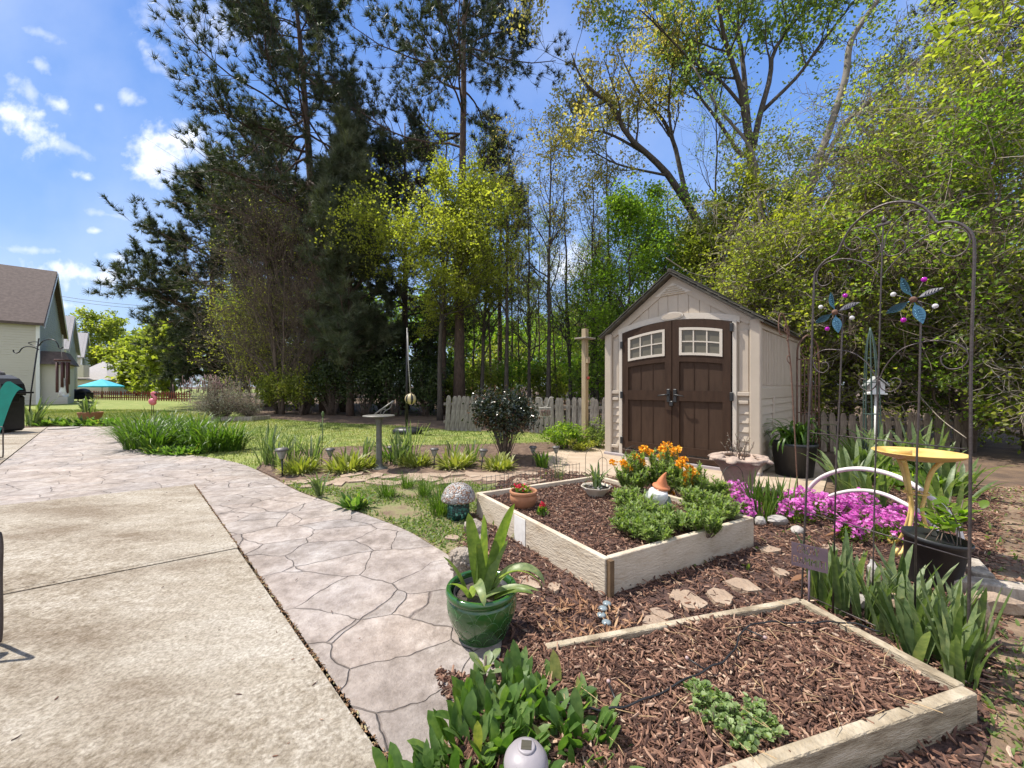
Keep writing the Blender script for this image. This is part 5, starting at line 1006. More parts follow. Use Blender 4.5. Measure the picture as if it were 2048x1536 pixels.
# rocks
for (px,py,sx_,lab,cat,m,rz) in ((1555,1052,(.2,.14,.12),'pale grey rock at the right end of the raised bed among phlox','rock','grey_rock',.4),(1522,1052,(.1,.1,.1),'small pale rock touching the corner of the raised bed','rock','grey_rock',0),(1595,1068,(.12,.1,.08),'low whitish rock between phlox and trellis','rock','grey_rock',1),(1748,1190,(.1,.07,.26),'upright slim grey stone among iris behind the trellis','rock','grey_rock',.5),(1842,1245,(.3,.14,.16),'tan sandstone block among iris beneath the black nursery pot','rock','flagstone',-.5),(1720,1215,(.12,.09,.08),'grey stone at the foot of the iris clump','rock','grey_rock',0),(1965,1300,(.07,.09,.28),'upright broken pinkish brick beside the trellis post','rock','flagstone',.2),(1990,1225,(.32,.13,.12),'long rough log shaped rock right of the trellis','rock','flagstone',-.3),(2030,1200,(.2,.15,.1),'flat tan rock at the right picture edge','rock','flagstone',.2)):
    c=G(px,py); mb=MB(); rock(mb,(0,0,sx_[2]*.42),sx_,rng,0,rz); o=mb.build('rock',M[m]); o.location=tuple(c); tag(o,lab,cat)
for (px,py,l,rz,lab) in ((1975,1195,.35,-.35,'weathered timber offcut lying right of the nursery pot'),(1950,1160,.28,.9,'short grey timber behind the right trellis post')):
    c=G(px,py); mb=MB(); box(mb,(0,0,.05),(l,.1,.09),bev=.008); o=mb.build('timber',M['grey_wood']); o.location=tuple(c); o.rotation_euler=(0,0,rz); tag(o,lab,'timber')
M['bluegl']=pm('frosted_blue_glass',(.16,.2,.22),(.24,.28,.29),14,.15)
for i,(px,py) in enumerate(((1214,1207),(1206,1217),(1203,1230),(1213,1245))):
    c=G(px,py,.03); mb=MB(); ball(mb,(0,0,0),.024,0,12,7,(1,1,.5)); o=mb.build('glass_pebble',M['bluegl']); o.location=tuple(c); tag(o,'blue grey glass pebble below the near corner of the raised bed','pebble','glass pebbles in a row')
# drip irrigation
ZB=.134; hs_=[G(a,b,ZB) for a,b in ((1120,1405),(1165,1416),(1200,1419),(1240,1414),(1300,1395),(1370,1360),(1420,1335),(1452,1318),(1472,1292),(1483,1264),(1515,1246),(1560,1244),(1610,1246),(1650,1244),(1700,1246),(1760,1262))]
mb=MB(); q=cr(hs_,6); q[:,2]+=.004*np.sin(np.arange(len(q))*.9); tube(mb,q,.0036,8); tag(mb.build('drip_hose',M['black'],loc=hs_[0]),'thin black drip irrigation hose winding across the low mulch bed','hose')
M['pinkcap']=pm('pink_grey_emitter',(.4,.28,.27),(.35,.24,.23),10,.5)
for (a,b,lab) in (((1217,1363),(1236,1413),'black drip emitter stake standing nearest the broad leaved plant'),((1374,1316),(1410,1339),'thin drip emitter branching off the middle of the hose'),((1530,1275),(1486,1256),'drip emitter with pink tip near the garden sign')):
    p0,p1=G(*a,ZB+.01),G(*b,ZB); t_=thing('drip_emitter',lab,'drip emitter',p1,'drip emitters of the hose'); mb=MB(); tube(mb,[p0,p1],.0035,7); mb.build('stake',M['black'],t_,True); mb=MB(); ball(mb,p0,.0075,0,10,7); mb.build('tip',M['pinkcap'],t_,True)
# ring of dry leaves
mb=MB(); c=G(1165,1250); n=170; a=rng.uniform(0,6.28,n); r_=rng.normal(.17,.05,n); p=np.c_[c[0]+r_*np.cos(a),c[1]+.8*r_*np.sin(a),rng.uniform(.01,.03,n)]; blades(mb,p,rng.uniform(0,6.28,n),rng.uniform(.03,.09,n),rng.uniform(.002,.008,n),rng.uniform(1.2,1.75,n),rng.uniform(-1.5,1,n),6,0,rng.random(n),'leaf',.3)
tag(mb.build('dry_leaves',M['dryleaf']),kind='stuff')
for (px,py,s) in ((1582,1162,.05),(1650,1072,.06),(1480,1300,.02),(1395,1240,.02),(1640,1240,.02)):
    c=G(px,py,.03); mb=MB(); blades(mb,[(0,0,0)],[rng.uniform(0,6)],[s*2],[s*.55],[1.2],[-.6],7,0,[rng.uniform(.1,.5)],'leaf',.4); o=mb.build('fallen_leaf',M['dryleaf']); o.location=tuple(c); tag(o,'curled orange brown fallen leaf on the mulch','leaf','fallen leaves on the mulch')
# wire edging behind raised bed
M['wire']=pm('green_wire',(.03,.035,.03),(.05,.05,.045),20,.5,metal=.4)
we=[(1075,968,.28,.0),(1130,965,.3,.0),(1185,962,.33,.0)]
hoopg='thin wire hoops edging the back of the raised bed'
for (px,py,hgt,wd,lab) in ((1188,960,.42,.24,'tall thin wire hoop behind the cream bowl planter'),(1205,963,.3,.13,'shorter thin wire hoop inside the tall one behind the bowl'),(1268,966,.46,.3,'wire hoop rising between orange flowers and the shed step'),(1465,1010,.4,.28,'wire hoop among the pink phlox left of the stone planter')):
    c=G(px,py); mb=MB(); x=np.linspace(0,np.pi,13); pts=np.r_[[(-wd/2,0,0)],np.c_[-wd/2*np.cos(x),0*x,hgt-wd/2+wd/2*np.sin(x)],[(wd/2,0,0)]]; tube(mb,pts,.003,5); o=mb.build('wire_hoop',M['wire']); o.location=tuple(c); o.rotation_euler=(0,0,.3); tag(o,lab,'wire hoop',hoopg)
p0,p1=b1[3]+np.array([.05,.06,.02]),b1[2]+np.array([-.2,.02,.02]); wf_=thing('wire_border','low thin wire mesh border fence standing behind the raised bed','wire fence',p0)
mb=MB(); Ln=np.linalg.norm(p1-p0)
for f in np.linspace(0,1,26): q=p0*(1-f)+p1*f; tube(mb,[q,q+(0,0,.33)],.0022,4)
for z in (.12,.22,.32): tube(mb,[p0+(0,0,z),p1+(0,0,z)],.0022,4)
mb.build('mesh',M['wire'],wf_,True)
# ================================================================ left edge of the patio
M['teal']=pm('teal_cloth',(.0,.2,.15),(.0,.24,.18),4,.7,.2); M['cover']=pm('grey_cover',(.12,.11,.115),(.16,.15,.15),3,.8,.3)
c=np.array([-13.08,9.78,.03]); gr=thing('patio_grill','black covered barbecue grill with a teal cloth draped over it, at the left edge','grill',c)
mb=MB(); box(mb,(0,.0,.48),(.86,.5,.92),bev=.06); mb.build('cart',M['black'],gr)
mb=MB(); a=np.linspace(-.1,np.pi*.5,9); prof_=[(.43,.93),(.43,1.05),(.38,1.22),(.26,1.36),(.06,1.45),(-.2,1.48),(-.43,1.4),(-.43,.93)]; xprism(mb,prof_,-.23,.23); mb.build('lid',M['black'],gr)
mb=MB(); Pc=[]; 
pth=[(.66,1.27),(.45,1.38),(.2,1.3),(.05,1.1),(-.05,.85),(-.15,.55)]; q=cr([P(16,766,9.5)-c,P(6,768,9.49)-c,P(-4,782,9.49)-c,P(-14,806,9.49)-c,P(-26,840,9.49)-c,P(-38,870,9.49)-c],5)+(.22,0,-.06); strip(mb,q[None],np.full((1,len(q)),.19),np.broadcast_to(norm(np.array([.8,-.0,-.5])),q.shape)[None]); mb.build('cloth',M['teal'],gr)
mb=MB(); ball(mb,(-.25,.0,1.46),.3,0,18,10,(1,.9,.5)); mb.build('cover',M['cover'],gr)
mb=MB(); box(mb,(.53,.05,1.0),(.18,.4,.05),bev=.01); ball(mb,(.5,-.1,1.1),.09,0,12,8,(1,1,.8)); box(mb,(.5,-.1,.86),(.05,.25,.2),bev=.01); mb.build('side_shelf',M['black_metal'],gr)
def chair():
    t=thing('patio_chair','x','chair',(0,0,0),'brown metal patio chairs at the left picture edge')
    for s in (0,-.58):
        mb=MB(); tube(mb,cr([(-.5,s,.012),(-.2,s,.012),(-.03,s,.012),(0,s,.04),(0,s,.3),(0,s,.48),(-.04,s,.51),(-.25,s,.52),(-.52,s,.53)],5),.0085,8); mb.build('leg',M['bronze'],t)
    mb=MB(); tube(mb,cr([(-.05,0,.3),(-.3,0,.28),(-.5,0,.27),(-.58,0,.5),(-.64,0,.85),(-.66,-.29,.95),(-.64,-.58,.85),(-.58,-.58,.5),(-.5,-.58,.27),(-.05,-.58,.3),(-.03,-.29,.305),(-.05,0,.3)],4),.012,8); mb.build('seat_frame',M['bronze'],t)
    mb=MB()
    for x in np.linspace(-.48,-.08,9): box(mb,(x,-.29,.285),(.04,.56,.012))
    for z in np.linspace(.38,.86,10): box(mb,(-.54-.13*(z-.3)/.55,-.29,z),(.012,.56,.04))
    mb.build('slats',M['bronze'],t); return t
ch=chair(); ch.location=tuple(G(0,1288,.026)); ch.rotation_euler=(0,0,.15); ch['label']='brown metal patio chair of which only a front leg shows, nearest the viewer'
c2=copy_tree(ch,loc=G(6,916,.026),rz=.2,label='brown metal patio chair at the far left beside the grill, only its leg in view')
mb=MB(); lathe(mb,[(.0001,.0),(.28,.0),(.3,.01),(.29,.025),(.2,.03),(.0001,.03)],24); o=mb.build('drain_cover',M['grey_rock']); o.location=tuple(G(128,857,.02)); tag(o,'round pale drain cover lying on the far edge of the patio','drain cover')
# shepherd hook, wind chime
Ys=12.0; Q=lambda x,y: P(x*.18884,650+y*.18884,Ys)
c=np.array([(57-1024)/FPX*Ys,Ys,0]); h2_=thing('double_hook','tall leaning double shepherd hook in the grass before the cream house','garden hook',c)
mb=MB(); tube(mb,[c,Q(330,700),Q(412,140)],.018,6); mb.build('pole',M['black_metal'],h2_,True)
mb=MB(); tube(mb,cr([Q(412,260),Q(350,235),(Q(280,228)),Q(230,250),Q(205,285),Q(175,298),Q(145,285),Q(143,262)],4),.016,6); mb.build('hook_arm',M['black_metal'],h2_,True)
mb=MB(); tube(mb,cr([Q(412,220),Q(450,175),Q(520,152),Q(580,165),Q(610,200),Q(625,240),Q(650,248),Q(672,232)],4),.016,6); mb.build('hook_arm',M['black_metal'],h2_,True)
mb=MB(); tube(mb,cr([Q(400,235),Q(340,210),Q(300,190),Q(350,178),Q(400,180)],4),.012,6); mb.build('scroll',M['black_metal'],h2_,True)
q=Q(650,248); wc=thing('wind_chime','wind chime with long dark wooden tubes and a clear bell, hanging from the double hook','wind chime',q)
mb=MB(); tube(mb,[q,Q(660,362)],.006,5); mb.build('cord',M['cord'],wc,True)
mb=MB(); cc=Q(663,372); lathe(mb,[(.0001,-.03),(.18,-.03),(.18,.02),(.0001,.02)],20,tuple(cc)); mb.build('top_disc',M['maroon'],wc,True)
for (x,y1,dy) in ((605,715,0),(632,660,.1),(678,630,.12),(690,660,-.08),(712,725,0)):
    mb=MB(); tube(mb,[Q(x,395)+(0,dy,0),Q(x,y1)+(0,dy,0)],.033,8); mb.build('chime_tube',M['maroon'],wc,True)
M['clear']=gem('clear_plastic',(.8,.82,.8))
mb=MB(); z0=Q(680,762); z1=Q(675,560); hgt=z1[2]-z0[2]; lathe(mb,[(.14,0),(.1,hgt*.35),(.05,hgt*.6),(.02,hgt)],18,tuple(z0)); mb.build('bell',M['clear'],wc,True)
# terracotta bowl, flamingo, umbrella, grills
c=G(181,846); tb=thing('terracotta_bowl','wide terracotta bowl with broad leaves on the lawn edge','planter',c); tb.scale=(.68,.68,1.0)
mb=MB(); lathe(mb,cr([(.0001,0),(.28,0),(.34,.1),(.42,.28),(.44,.34),(.42,.35),(.38,.28)],3),32); mb.build('bowl',M['terracotta'],tb)
mb=MB(); lathe(mb,[(.0001,.3),(.4,.28)],20); mb.build('soil',M['potsoil'],tb)
mb=MB(); n=20; az=rng.uniform(0,6.28,n); blades(mb,np.c_[rng.normal(0,.15,(n,2)),np.full(n,.3)],az,rng.uniform(.35,.8,n),rng.uniform(.03,.055,n),rng.uniform(.1,.7,n),rng.uniform(.3,1.6,n),8,0,rng.random(n),'leaf',.3); mb.build('leaves',M['iris'],tb)
M['pink']=pm('flamingo_pink',(.75,.2,.25),(.65,.16,.2),8,.5)
c=G(305,836); fl_=thing('flamingo','small pink plastic lawn flamingo on thin legs behind the daylilies','lawn ornament',c)
ks=c[1]/FPX; mb=MB(); zb=(836-802)*ks; fl_.scale=(.8,.8,.95); ball(mb,(0,0,zb),.16,0,16,10,(1.1,.7,.85),(0,.3,0)); tube(mb,cr([(.1,0,zb+.05),(.16,0,zb+.14),(.08,0,zb+.22),(.0,0,zb+.28),(-.02,0,zb+.33),(.06,0,zb+.36),(.13,0,zb+.31)],4),np.linspace(.07,.045,25),10); mb.build('body',M['pink'],fl_)
mb=MB(); tube(mb,[(.13,0,zb+.31),(.17,0,zb+.26),(.15,0,zb+.22)],[.035,.025,.006],8); mb.build('beak',M['black'],fl_)
for s in (-.04,.04): mb=MB(); tube(mb,[(s,0,0),(s,0,zb-.08)],.012,6); mb.build('leg',M['black_metal'],fl_)
M['canopy']=pm('turquoise_canvas',(.03,.35,.47),(.04,.42,.55),4,.8)
Yu=38.; c=np.array([(204-1024)/FPX*Yu,Yu,0]); um=thing('patio_umbrella','turquoise patio umbrella standing open before the low white house','umbrella',c)
zt,ze=P(0,758,Yu)[2],P(0,772,Yu)[2]; mb=MB(); n=8; a=np.arange(n)*2*np.pi/n+.3; v=[(0,0,zt)]+[(1.65*math.cos(t),1.65*math.sin(t),ze) for t in a]+[(1.65*math.cos(t),1.65*math.sin(t),ze-.12) for t in a]; mb.add(v,[[0,1+i,1+(i+1)%n] for i in range(n)]); mb.ch.append((np.array([[1+i,1+n+i,1+n+(i+1)%n,1+(i+1)%n] for i in range(n)]),0,np.full(n,.5),False)); mb.build('canopy',M['canopy'],um)
mb=MB(); tube(mb,[(0,0,0),(0,0,zt)],.04,6); mb.build('pole',M['grey_rock'],um)
for (px,w_,lab) in ((148,.9,'black covered grill at the corner of the cream house'),(166,1.1,'black kettle shaped grill left of the red fence')):
    c=P(px,772,29); c[2]=0; t_=thing('grill',lab,'grill',c); mb=MB(); box(mb,(0,0,.45),(w_,.6,.5),bev=.06); ball(mb,(0,0,.75),w_*.45,0,14,8,(1,.7,.55)); mb.build('body',M['black'],t_)
    mb=MB(); 
    for x in (-.35,.35): tube(mb,[(x*w_,0,0),(x*w_,0,.3)],.03,6)
    mb.build('legs',M['black_metal'],t_); mb=MB(); box(mb,(w_*.65,0,.7),(.4,.5,.04)); mb.build('side_shelf',M['black'],t_)
for i,(ya,yb) in enumerate(((583,602),(590,607))):
    mb=MB(); a_,b_=P(40,ya-6,90),P(420,yb+14,90); t_=np.linspace(0,1,14)[:,None]; q=a_*(1-t_)+b_*t_; q[:,2]-=1.2*4*(t_*(1-t_))[:,0]; tube(mb,q,.045,4); tag(mb.build('power_line',M['black_metal'],loc=a_),['upper of two power lines crossing the sky above the far trees','lower of two power lines crossing the sky above the far trees'][i],'power line','power lines')
# ================================================================ herbaceous plants
def clump(name,lab,cat,loc,n,L,W,lean,droop,mat,r=.06,S=7,prof='strap',fold=.3,group=None,tw=.0,seed=0,pw=1.6,extra=None):
    rg=np.random.default_rng(seed+1000); az=rg.uniform(0,2*np.pi,n); rr_=r*np.sqrt(rg.random(n)); mb=MB()
    base=np.c_[rr_*np.cos(az),rr_*np.sin(az),np.full(n,-.005)]; az2=az+rg.normal(0,.5,n)
    blades(mb,base,az2,rg.uniform(*L,n),rg.uniform(*W,n),rg.uniform(*lean,n),rg.uniform(*droop,n),S,0,np.clip(rg.normal(.5,.25,n),0,1),prof,fold,rg.normal(0,tw,n) if tw else None,pw)
    if extra: extra(mb,rg)
    o=mb.build(name,M[mat]); o.location=tuple(loc); return tag(o,lab,cat,group)
g1='daylily clumps at the curve of the patio'
for i,(px,py,s,lab) in enumerate(((276,899,1.0,'bright green daylily clump at the curve of the patio, frontmost left'),(308,902,.95,'bright green daylily clump spilling on the patio beside the frontmost one'),(345,892,.95,'daylily clump in the middle of the patio bed'),(385,898,.9,'dark green daylily clump right of the middle of the patio bed'),(425,903,.95,'arching daylily clump near the right end of the patio bed'),(462,902,.85,'daylily clump at the right end of the patio bed'),(300,876,.95,'daylily clump standing behind the leftmost ones'),(345,866,.9,'daylily clump at the back of the patio bed'),(395,874,.9,'daylily clump at the back right of the patio bed'),(265,884,.8,'daylily clump at the back left of the patio bed'))):
    clump('daylily',lab,'plant',G(px,py),130,(.45*s,.85*s),(.009,.014),(.02,.5),(.5,2.1),'lily',.2,8,group=g1,seed=i)
g2='iris clumps in the sundial bed'
for i,(px,py,n,h,lab) in enumerate(((535,930,26,.72,'tall iris clump leftmost in the sundial bed'),(556,938,20,.6,'iris clump in front of the leftmost tall one, beside the pale path light'),(588,925,24,.55,'iris clump second from the left in the sundial bed'),(627,935,30,.6,'dense iris clump with broad blades left of the yellow hostas'),(727,915,14,.42,'small iris clump left of the sundial'),(798,930,26,.62,'iris clump right of the sundial with long bent blades'),(822,925,20,.72,'tall open iris clump right of the sundial'),(943,922,18,.45,'iris clump left of the camellia'),(905,915,12,.4,'thin iris clump behind the yellow hostas'),(638,992,16,.34,'small iris growing alone at the patio edge'),(1085,935,22,.3,'dark green iris clump below the camellia'),(1098,858,24,.5,'iris clump growing at the foot of the picket fence'))):
    clump('iris',lab,'plant',G(px,py),n,(h*.6,h),(.011,.019),(.0,.4),(.05,.9),'iris' if i not in (10,) else 'lily',.09 if i!=9 else .03,8,group=g2,seed=30+i)
c=G(762,925); clump('liriope','dark strap leaved clump hugging the sundial pedestal','plant',c+np.array([.12,.1,0]),70,(.35,.55),(.008,.012),(.1,.7),(.8,2),'lily',.15,7,seed=77)
g3='yellow variegated hostas in the sundial bed'
for i,(px,py,s,lab) in enumerate(((600,945,1.1,'yellow variegated hosta leftmost in the bed edge'),(695,942,1.25,'large yellow variegated hosta left of the sundial'),(832,932,1.0,'yellow hosta right of the sundial'),(910,935,1.15,'yellow hosta between the sundial and the camellia'),(998,938,1.0,'yellow hosta under the left side of the camellia'),(742,935,.8,'small yellow hosta at the sundial foot'))):
    rgx=np.random.default_rng(i+60)
    def edge(mb,rg,s=s):
        n=90; a=rg.uniform(0,6.28,n); rr_=.17*s*np.sqrt(rg.random(n)); blades(mb,np.c_[rr_*np.cos(a),rr_*np.sin(a),np.zeros(n)],a,rg.uniform(.1,.2,n)*s,rg.uniform(.008,.013,n)*s,rg.uniform(.7,1.3,n),rg.uniform(.4,1.2,n),5,0,rg.uniform(.82,1,n),'leaf',.2)
    clump('hosta',lab,'plant',G(px,py),130,(.14*s,.28*s),(.012*s,.02*s),(.05,1.0),(.1,1.0),'hosta',.17*s,6,'leaf',.25,g3,seed=60+i,extra=edge)
c=G(643,930); fs=thing('iris_bud','single iris flower stalk with closed buds above the sundial bed','flower stalk',c); mb=MB(); tube(mb,[(0,0,0),(.02,0,.75)],.008,5); mb.build('stalk',M['iris'],fs); mb=MB(); ball(mb,(.02,0,.77),.022,0,8,6,(1,1,2.2)); ball(mb,(-.01,0,.6),.018,0,8,6,(1,1,2)); mb.build('buds',M['iris'],fs)
g4='hostas along the patio bed edge'
for i,(px,py,lab) in enumerate(((330,905,'white edged hosta on the patio edge under the daylilies'),(365,908,'white edged hosta, middle of three at the patio edge'),(398,906,'white edged hosta, right of three at the patio edge'))): clump('hosta',lab,'plant',G(px,py),150,(.1,.24),(.018,.03),(.2,1.2),(.2,1.1),'comfrey',.25,6,'leaf',.2,g4,seed=90+i)
g5='low leafy plants along the far patio edge'
for i,px in enumerate((150,178,205,232,100)): clump('edging_plant','low leafy plant in the row along the far patio edge','plant',G(px,851),60,(.15,.35),(.03,.05),(.2,1.1),(.2,1.1),'comfrey',.3,5,'leaf',.2,g5,seed=110+i)
clump('iris','tall pale iris clump on the lawn beside the covered grill','plant',G(66,852),26,(.5,1.05),(.025,.04),(.0,.55),(.05,.9),'iris',.15,8,seed=130)
g6='grass tufts beside the patio'
for i,(px,py,s,lab) in enumerate(((775,995,.3,'grass tuft left of the garden mushroom, near the stepping path'),(813,976,.26,'small grass tuft touching the stepping path'),(848,992,.3,'round grass tuft midway to the mushroom'),(878,1030,.42,'tall grass tuft leaning on the mosaic mushroom'),(900,1000,.34,'grass tuft behind the mosaic mushroom'),(1118,958,.42,'thin grassy tuft behind the raised bed'))): clump('grass_tuft',lab,'grass tuft',G(px,py),110 if i!=5 else 20,(s*.5,s),(.003,.005),(.0,.6),(.2,1.3),'lily',.07,6,'taper',0,g6,seed=140+i)
clump('weed','broad leaved dark green weed on the ground near the patio edge','weed',G(712,1016),40,(.1,.22),(.018,.028),(.2,1.1),(.2,.9),'comfrey',.1,6,'leaf',.2,seed=150)
# iris around the trellis and behind it
g7='iris fans along the garden trellis'
fan=[(1645,1212,.3),(1690,1232,.34),(1728,1252,.3),(1768,1268,.32),(1805,1285,.34),(1842,1305,.3),(1880,1330,.33),(1705,1195,.33),(1760,1215,.3),(1800,1235,.32),(1850,1262,.34),(1905,1290,.3),(1925,1372,.32),(1950,1320,.3),(1665,1185,.3),(1825,1330,.26),(1905,1355,.28)]
for i,(px,py,h) in enumerate(fan): clump('iris','fan of blue green iris blades growing along the foot of the garden trellis','plant',G(px,py),10,(h*.7,h*1.25),(.012,.019),(.0,.38),(.0,.5),'iris',.05,8,fold=.22,group=g7,seed=200+i)
clump('iris','iris with very broad pale blades directly behind the garden sign','plant',G(1642,1205),4,(.24,.3),(.02,.026),(.0,.12),(.0,.1),'iris',.03,8,fold=.15,seed=221)
g8='iris clumps behind the bird bath'
for i,(px,py,h,lab) in enumerate(((1700,985,.6,'iris clump left of the bird bath dish'),(1740,960,.75,'iris clump under the left rim of the bird bath'),(1790,955,.85,'broad bladed iris rising behind the bird bath'),(1850,960,.85,'iris behind the right part of the bird bath dish'),(1895,990,.65,'iris at the right of the bird bath legs'),(1745,1010,.5,'iris between bird bath and hoops'),(1875,1040,.55,'iris right of the bird bath below its rim'),(1720,930,.6,'iris at the dark fence left of the bird bath'))): clump('iris',lab,'plant',G(px,py),24,(h*.55,h*1.05),(.022,.034),(.0,.5),(.0,1.1),'iris',.14,8,fold=.22,group=g8,seed=230+i)
g9='dark grassy iris between the phlox'
for i,(px,py) in enumerate(((1520,1045),(1548,1035),(1570,1030),(1505,1020))): clump('iris','clump of narrow dark iris blades standing between the two pink phlox patches','plant',G(px,py),24,(.2,.42),(.006,.01),(.0,.4),(.0,.6),'lily',.07,7,group=g9,seed=250+i)
# pot iris
mb=MB(); B=[(0,.0,.37,.026,.16,.02,3.5),(.03,.01,.41,.025,.2,.25,.15),(.0,.02,.34,.022,.03,.05,1.2),(-.03,.0,.3,.02,.02,.1,2.2),(.02,-.02,.25,.016,.3,.5,.6),(.05,-.01,.33,.016,.35,2.6,-.15),(.05,.0,.31,.015,.45,2.3,-.35),(-.04,-.04,.25,.018,.3,2.6,-1.2),(-.07,-.02,.2,.014,.35,.6,3.0),(-.05,-.05,.16,.012,.5,.9,-2.4),(.06,-.05,.2,.012,.9,.9,-.4),(.01,-.04,.26,.012,1.0,.9,-.2),(.03,.03,.28,.018,.25,.4,.9)]
B=np.array(B); blades(mb,np.c_[B[:,0],B[:,1],np.full(len(B),.185)],B[:,6],B[:,2]*1.08,B[:,3]*1.5,B[:,4],B[:,5],14,0,np.array([.45,.4,.6,.5,.5,.95,.9,.9,.5,.6,.4,.8,.5]),'strap',.25,np.array([1.1,-1.2,1.3,1.2,.6,.5,-.5,.5,.9,.5,.3,.3,1.])); o=mb.build('iris_leaves',M['potiris'],gp)
# broad leaved plant in front
g10='broad leaved clumps in the foreground'
for i,(px,py,n,s) in enumerate(((975,1450,34,1),(1035,1430,40,1.05),(1110,1440,34,1),(940,1530,26,1),(985,1505,40,1.1),(1085,1510,30,1),(1165,1500,34,1),(835,1640,24,.9),(890,1620,24,.9),(1150,1560,30,1),(1010,1570,30,1),(930,1570,30,1))):
    clump('leafy_plant','clump of broad upright green leaves around the dome solar light in the foreground','plant',G(px,py,.03),int(n*1.7),(.05*s,.19*s),(.012*s,.025*s),(.0,.8),(-.1,.8),'comfrey',.075,9,'spoon',.22,g10,seed=300+i)
mb=MB(); c=G(965,1400,.04); sk=thing('dead_stalk','short dark dead stem with pale leaves sticking up near the green pot','plant stem',c); tube(mb,[(0,0,0),(.01,0,.1),(.012,.005,.16)],[.006,.005,.004],6); mb.build('stem',M['twig'],sk); mb=MB(); n=7; blades(mb,np.tile([.01,0,.1],(n,1)),rng.uniform(0,6.28,n),rng.uniform(.07,.11,n),rng.uniform(.014,.02,n),rng.uniform(.4,1.1,n),rng.uniform(.1,.6,n),7,0,rng.uniform(.6,1,n),'spoon',.2); mb.build('leaves',M['iris'],sk)
# leafy stem plants: oregano, wallflower foliage
def stemplant(name,lab,cat,loc,nst,H,spread,nl,L,W,mat,seed,group=None,bias=.6,stem='twig',prof='leaf',tint=(.5,.25)):
    rg=np.random.default_rng(seed); t=thing(name,lab,cat,loc,group); a=rg.uniform(0,6.28,nst); rr_=spread*np.sqrt(rg.random(nst)); h=H*rg.uniform(.55,1,nst)*(1-.35*(rr_/spread)**2)
    b0=np.c_[rr_*.45*np.cos(a),rr_*.45*np.sin(a),np.zeros(nst)]; tip=np.c_[rr_*np.cos(a),rr_*np.sin(a),h]; s=np.linspace(0,1,5)[None,:,None]; q=b0[:,None]*(1-s)+tip[:,None]*s+rg.normal(0,.006,(nst,5,3))*s
    mb=MB(); tubes(mb,q,.0022,4); mb.build('stems',M[stem],t)
    i=np.repeat(np.arange(nst),nl); f=rg.uniform(.2,1,len(i))**.8; k=f*4; lo=np.clip(np.floor(k).astype(int),0,3); fr=(k-lo)[:,None]; p=q[i,lo]*(1-fr)+q[i,lo+1]*fr; n=len(i)
    mb=MB(); blades(mb,p,rg.uniform(0,6.28,n),L*rg.uniform(.6,1.2,n)*(1.1-.3*f),W*rg.uniform(.7,1.2,n),np.clip(rg.normal(bias,.35,n),0,1.6),rg.uniform(.1,.8,n),4,0,np.clip(rg.normal(*tint,n),0,1),prof,.2); mb.build('leaves',M[mat],t); return t,tip
stemplant('oregano','pale green oregano clump growing in the low mulch bed','herb',G(1430,1440,.09),60,.075,.085,18,.02,.009,'herb',400,'oregano clumps in the low bed')
for i,(px,py,h,r_,lab) in enumerate(((1400,1400,.07,.05,'small pale green oregano sprig at the back left of its patch'),(1510,1440,.07,.04,'upright oregano sprig at the right side of its patch'),(1480,1490,.065,.06,'oregano clump nearest the front timber board'),(1525,1470,.06,.05,'oregano clump rightmost by the front timber board'))): stemplant('oregano',lab,'herb',G(px,py,.09),26,h,r_,16,.02,.0085,'herb',410+i,'oregano clumps in the low bed')
g11='green leafy plants without flowers in the raised bed'
for i,(px,py,h,r_,lab) in enumerate(((1262,1072,.13,.13,'low green plant left of the gnome at the front of the raised bed'),(1300,1090,.12,.12,'green plant at the front board of the raised bed'),(1290,1045,.15,.13,'green plant below the tall orange flowers'),(1350,1068,.14,.13,'green plant below the gnome boots'),(1405,1075,.15,.13,'green plant overhanging the front board of the raised bed'),(1440,1048,.16,.14,'green plant at the right front of the raised bed'),(1395,1030,.16,.14,'green plant right of the gnome'),(1432,1005,.15,.12,'green plant next to the pink phlox in the raised bed'),(1255,1025,.14,.13,'green plant left of the tall orange flowers'))): stemplant('leafy_plant',lab,'plant',G(px,py-6,Z1),44,h*1.35,r_*1.2,32,.052,.0058,'bedgreen',420+i,g11,.75)
fc=[(1247,926),(1287,898),(1272,914),(1334,891),(1353,898),(1342,937),(1366,920),(1380,937),(1386,961),(1369,973),(1342,987),(1394,978),(1322,914),(1225,924),(1300,905),(1345,905),(1376,950),(1360,928),(1283,925),(1325,899),(1258,935),(1388,945),(1375,965)]
g12='orange wallflowers in the raised bed'
def wallflower(lab,px,py,fl,nst,H,r_,seed):
    c=G(px,py,Z1); t,_=stemplant('wallflower',lab,'flower',c,nst,H,r_,46,.065,.007,'bedgreen',seed,g12,.7,tint=(.5,.25)); mb=MB(); ms=MB()
    for (x,y) in fl:
        q=P(x,y,c[1]-.02+rng.uniform(-.06,.06))-c; n=int(rng.integers(50,80)); d=norm(rng.normal(size=(n,3))+(0,0,.25)); rad=rng.uniform(.028,.044)
        for _ in range(1): leaves(mb,q+d*rad*rng.uniform(.5,1,(n,1))*(1.15,1.15,.8),norm(rng.normal(size=(n,3))+d*.7),.022,.0105,rng,0,rng.random(n))
        b_=np.array([q[0]*.5+rng.normal(0,.02),rng.normal(0,.03),0]); tube(ms,cr([b_,(b_+q)/2+rng.normal(0,.01,3),q],3),.0025,4)
    mb.build('blossoms',M['orangefl'],t); ms.build('flower_stems',M['fresh'],t)
wallflower('tall orange wallflower at the back left beside the cream bowl',1268,985,[f for f in fc if f[0]<1300],44,.4,.2,440)
wallflower('tallest orange wallflower in the middle behind the gnome',1325,985,[f for f in fc if 1300<=f[0]<1350],48,.46,.2,441)
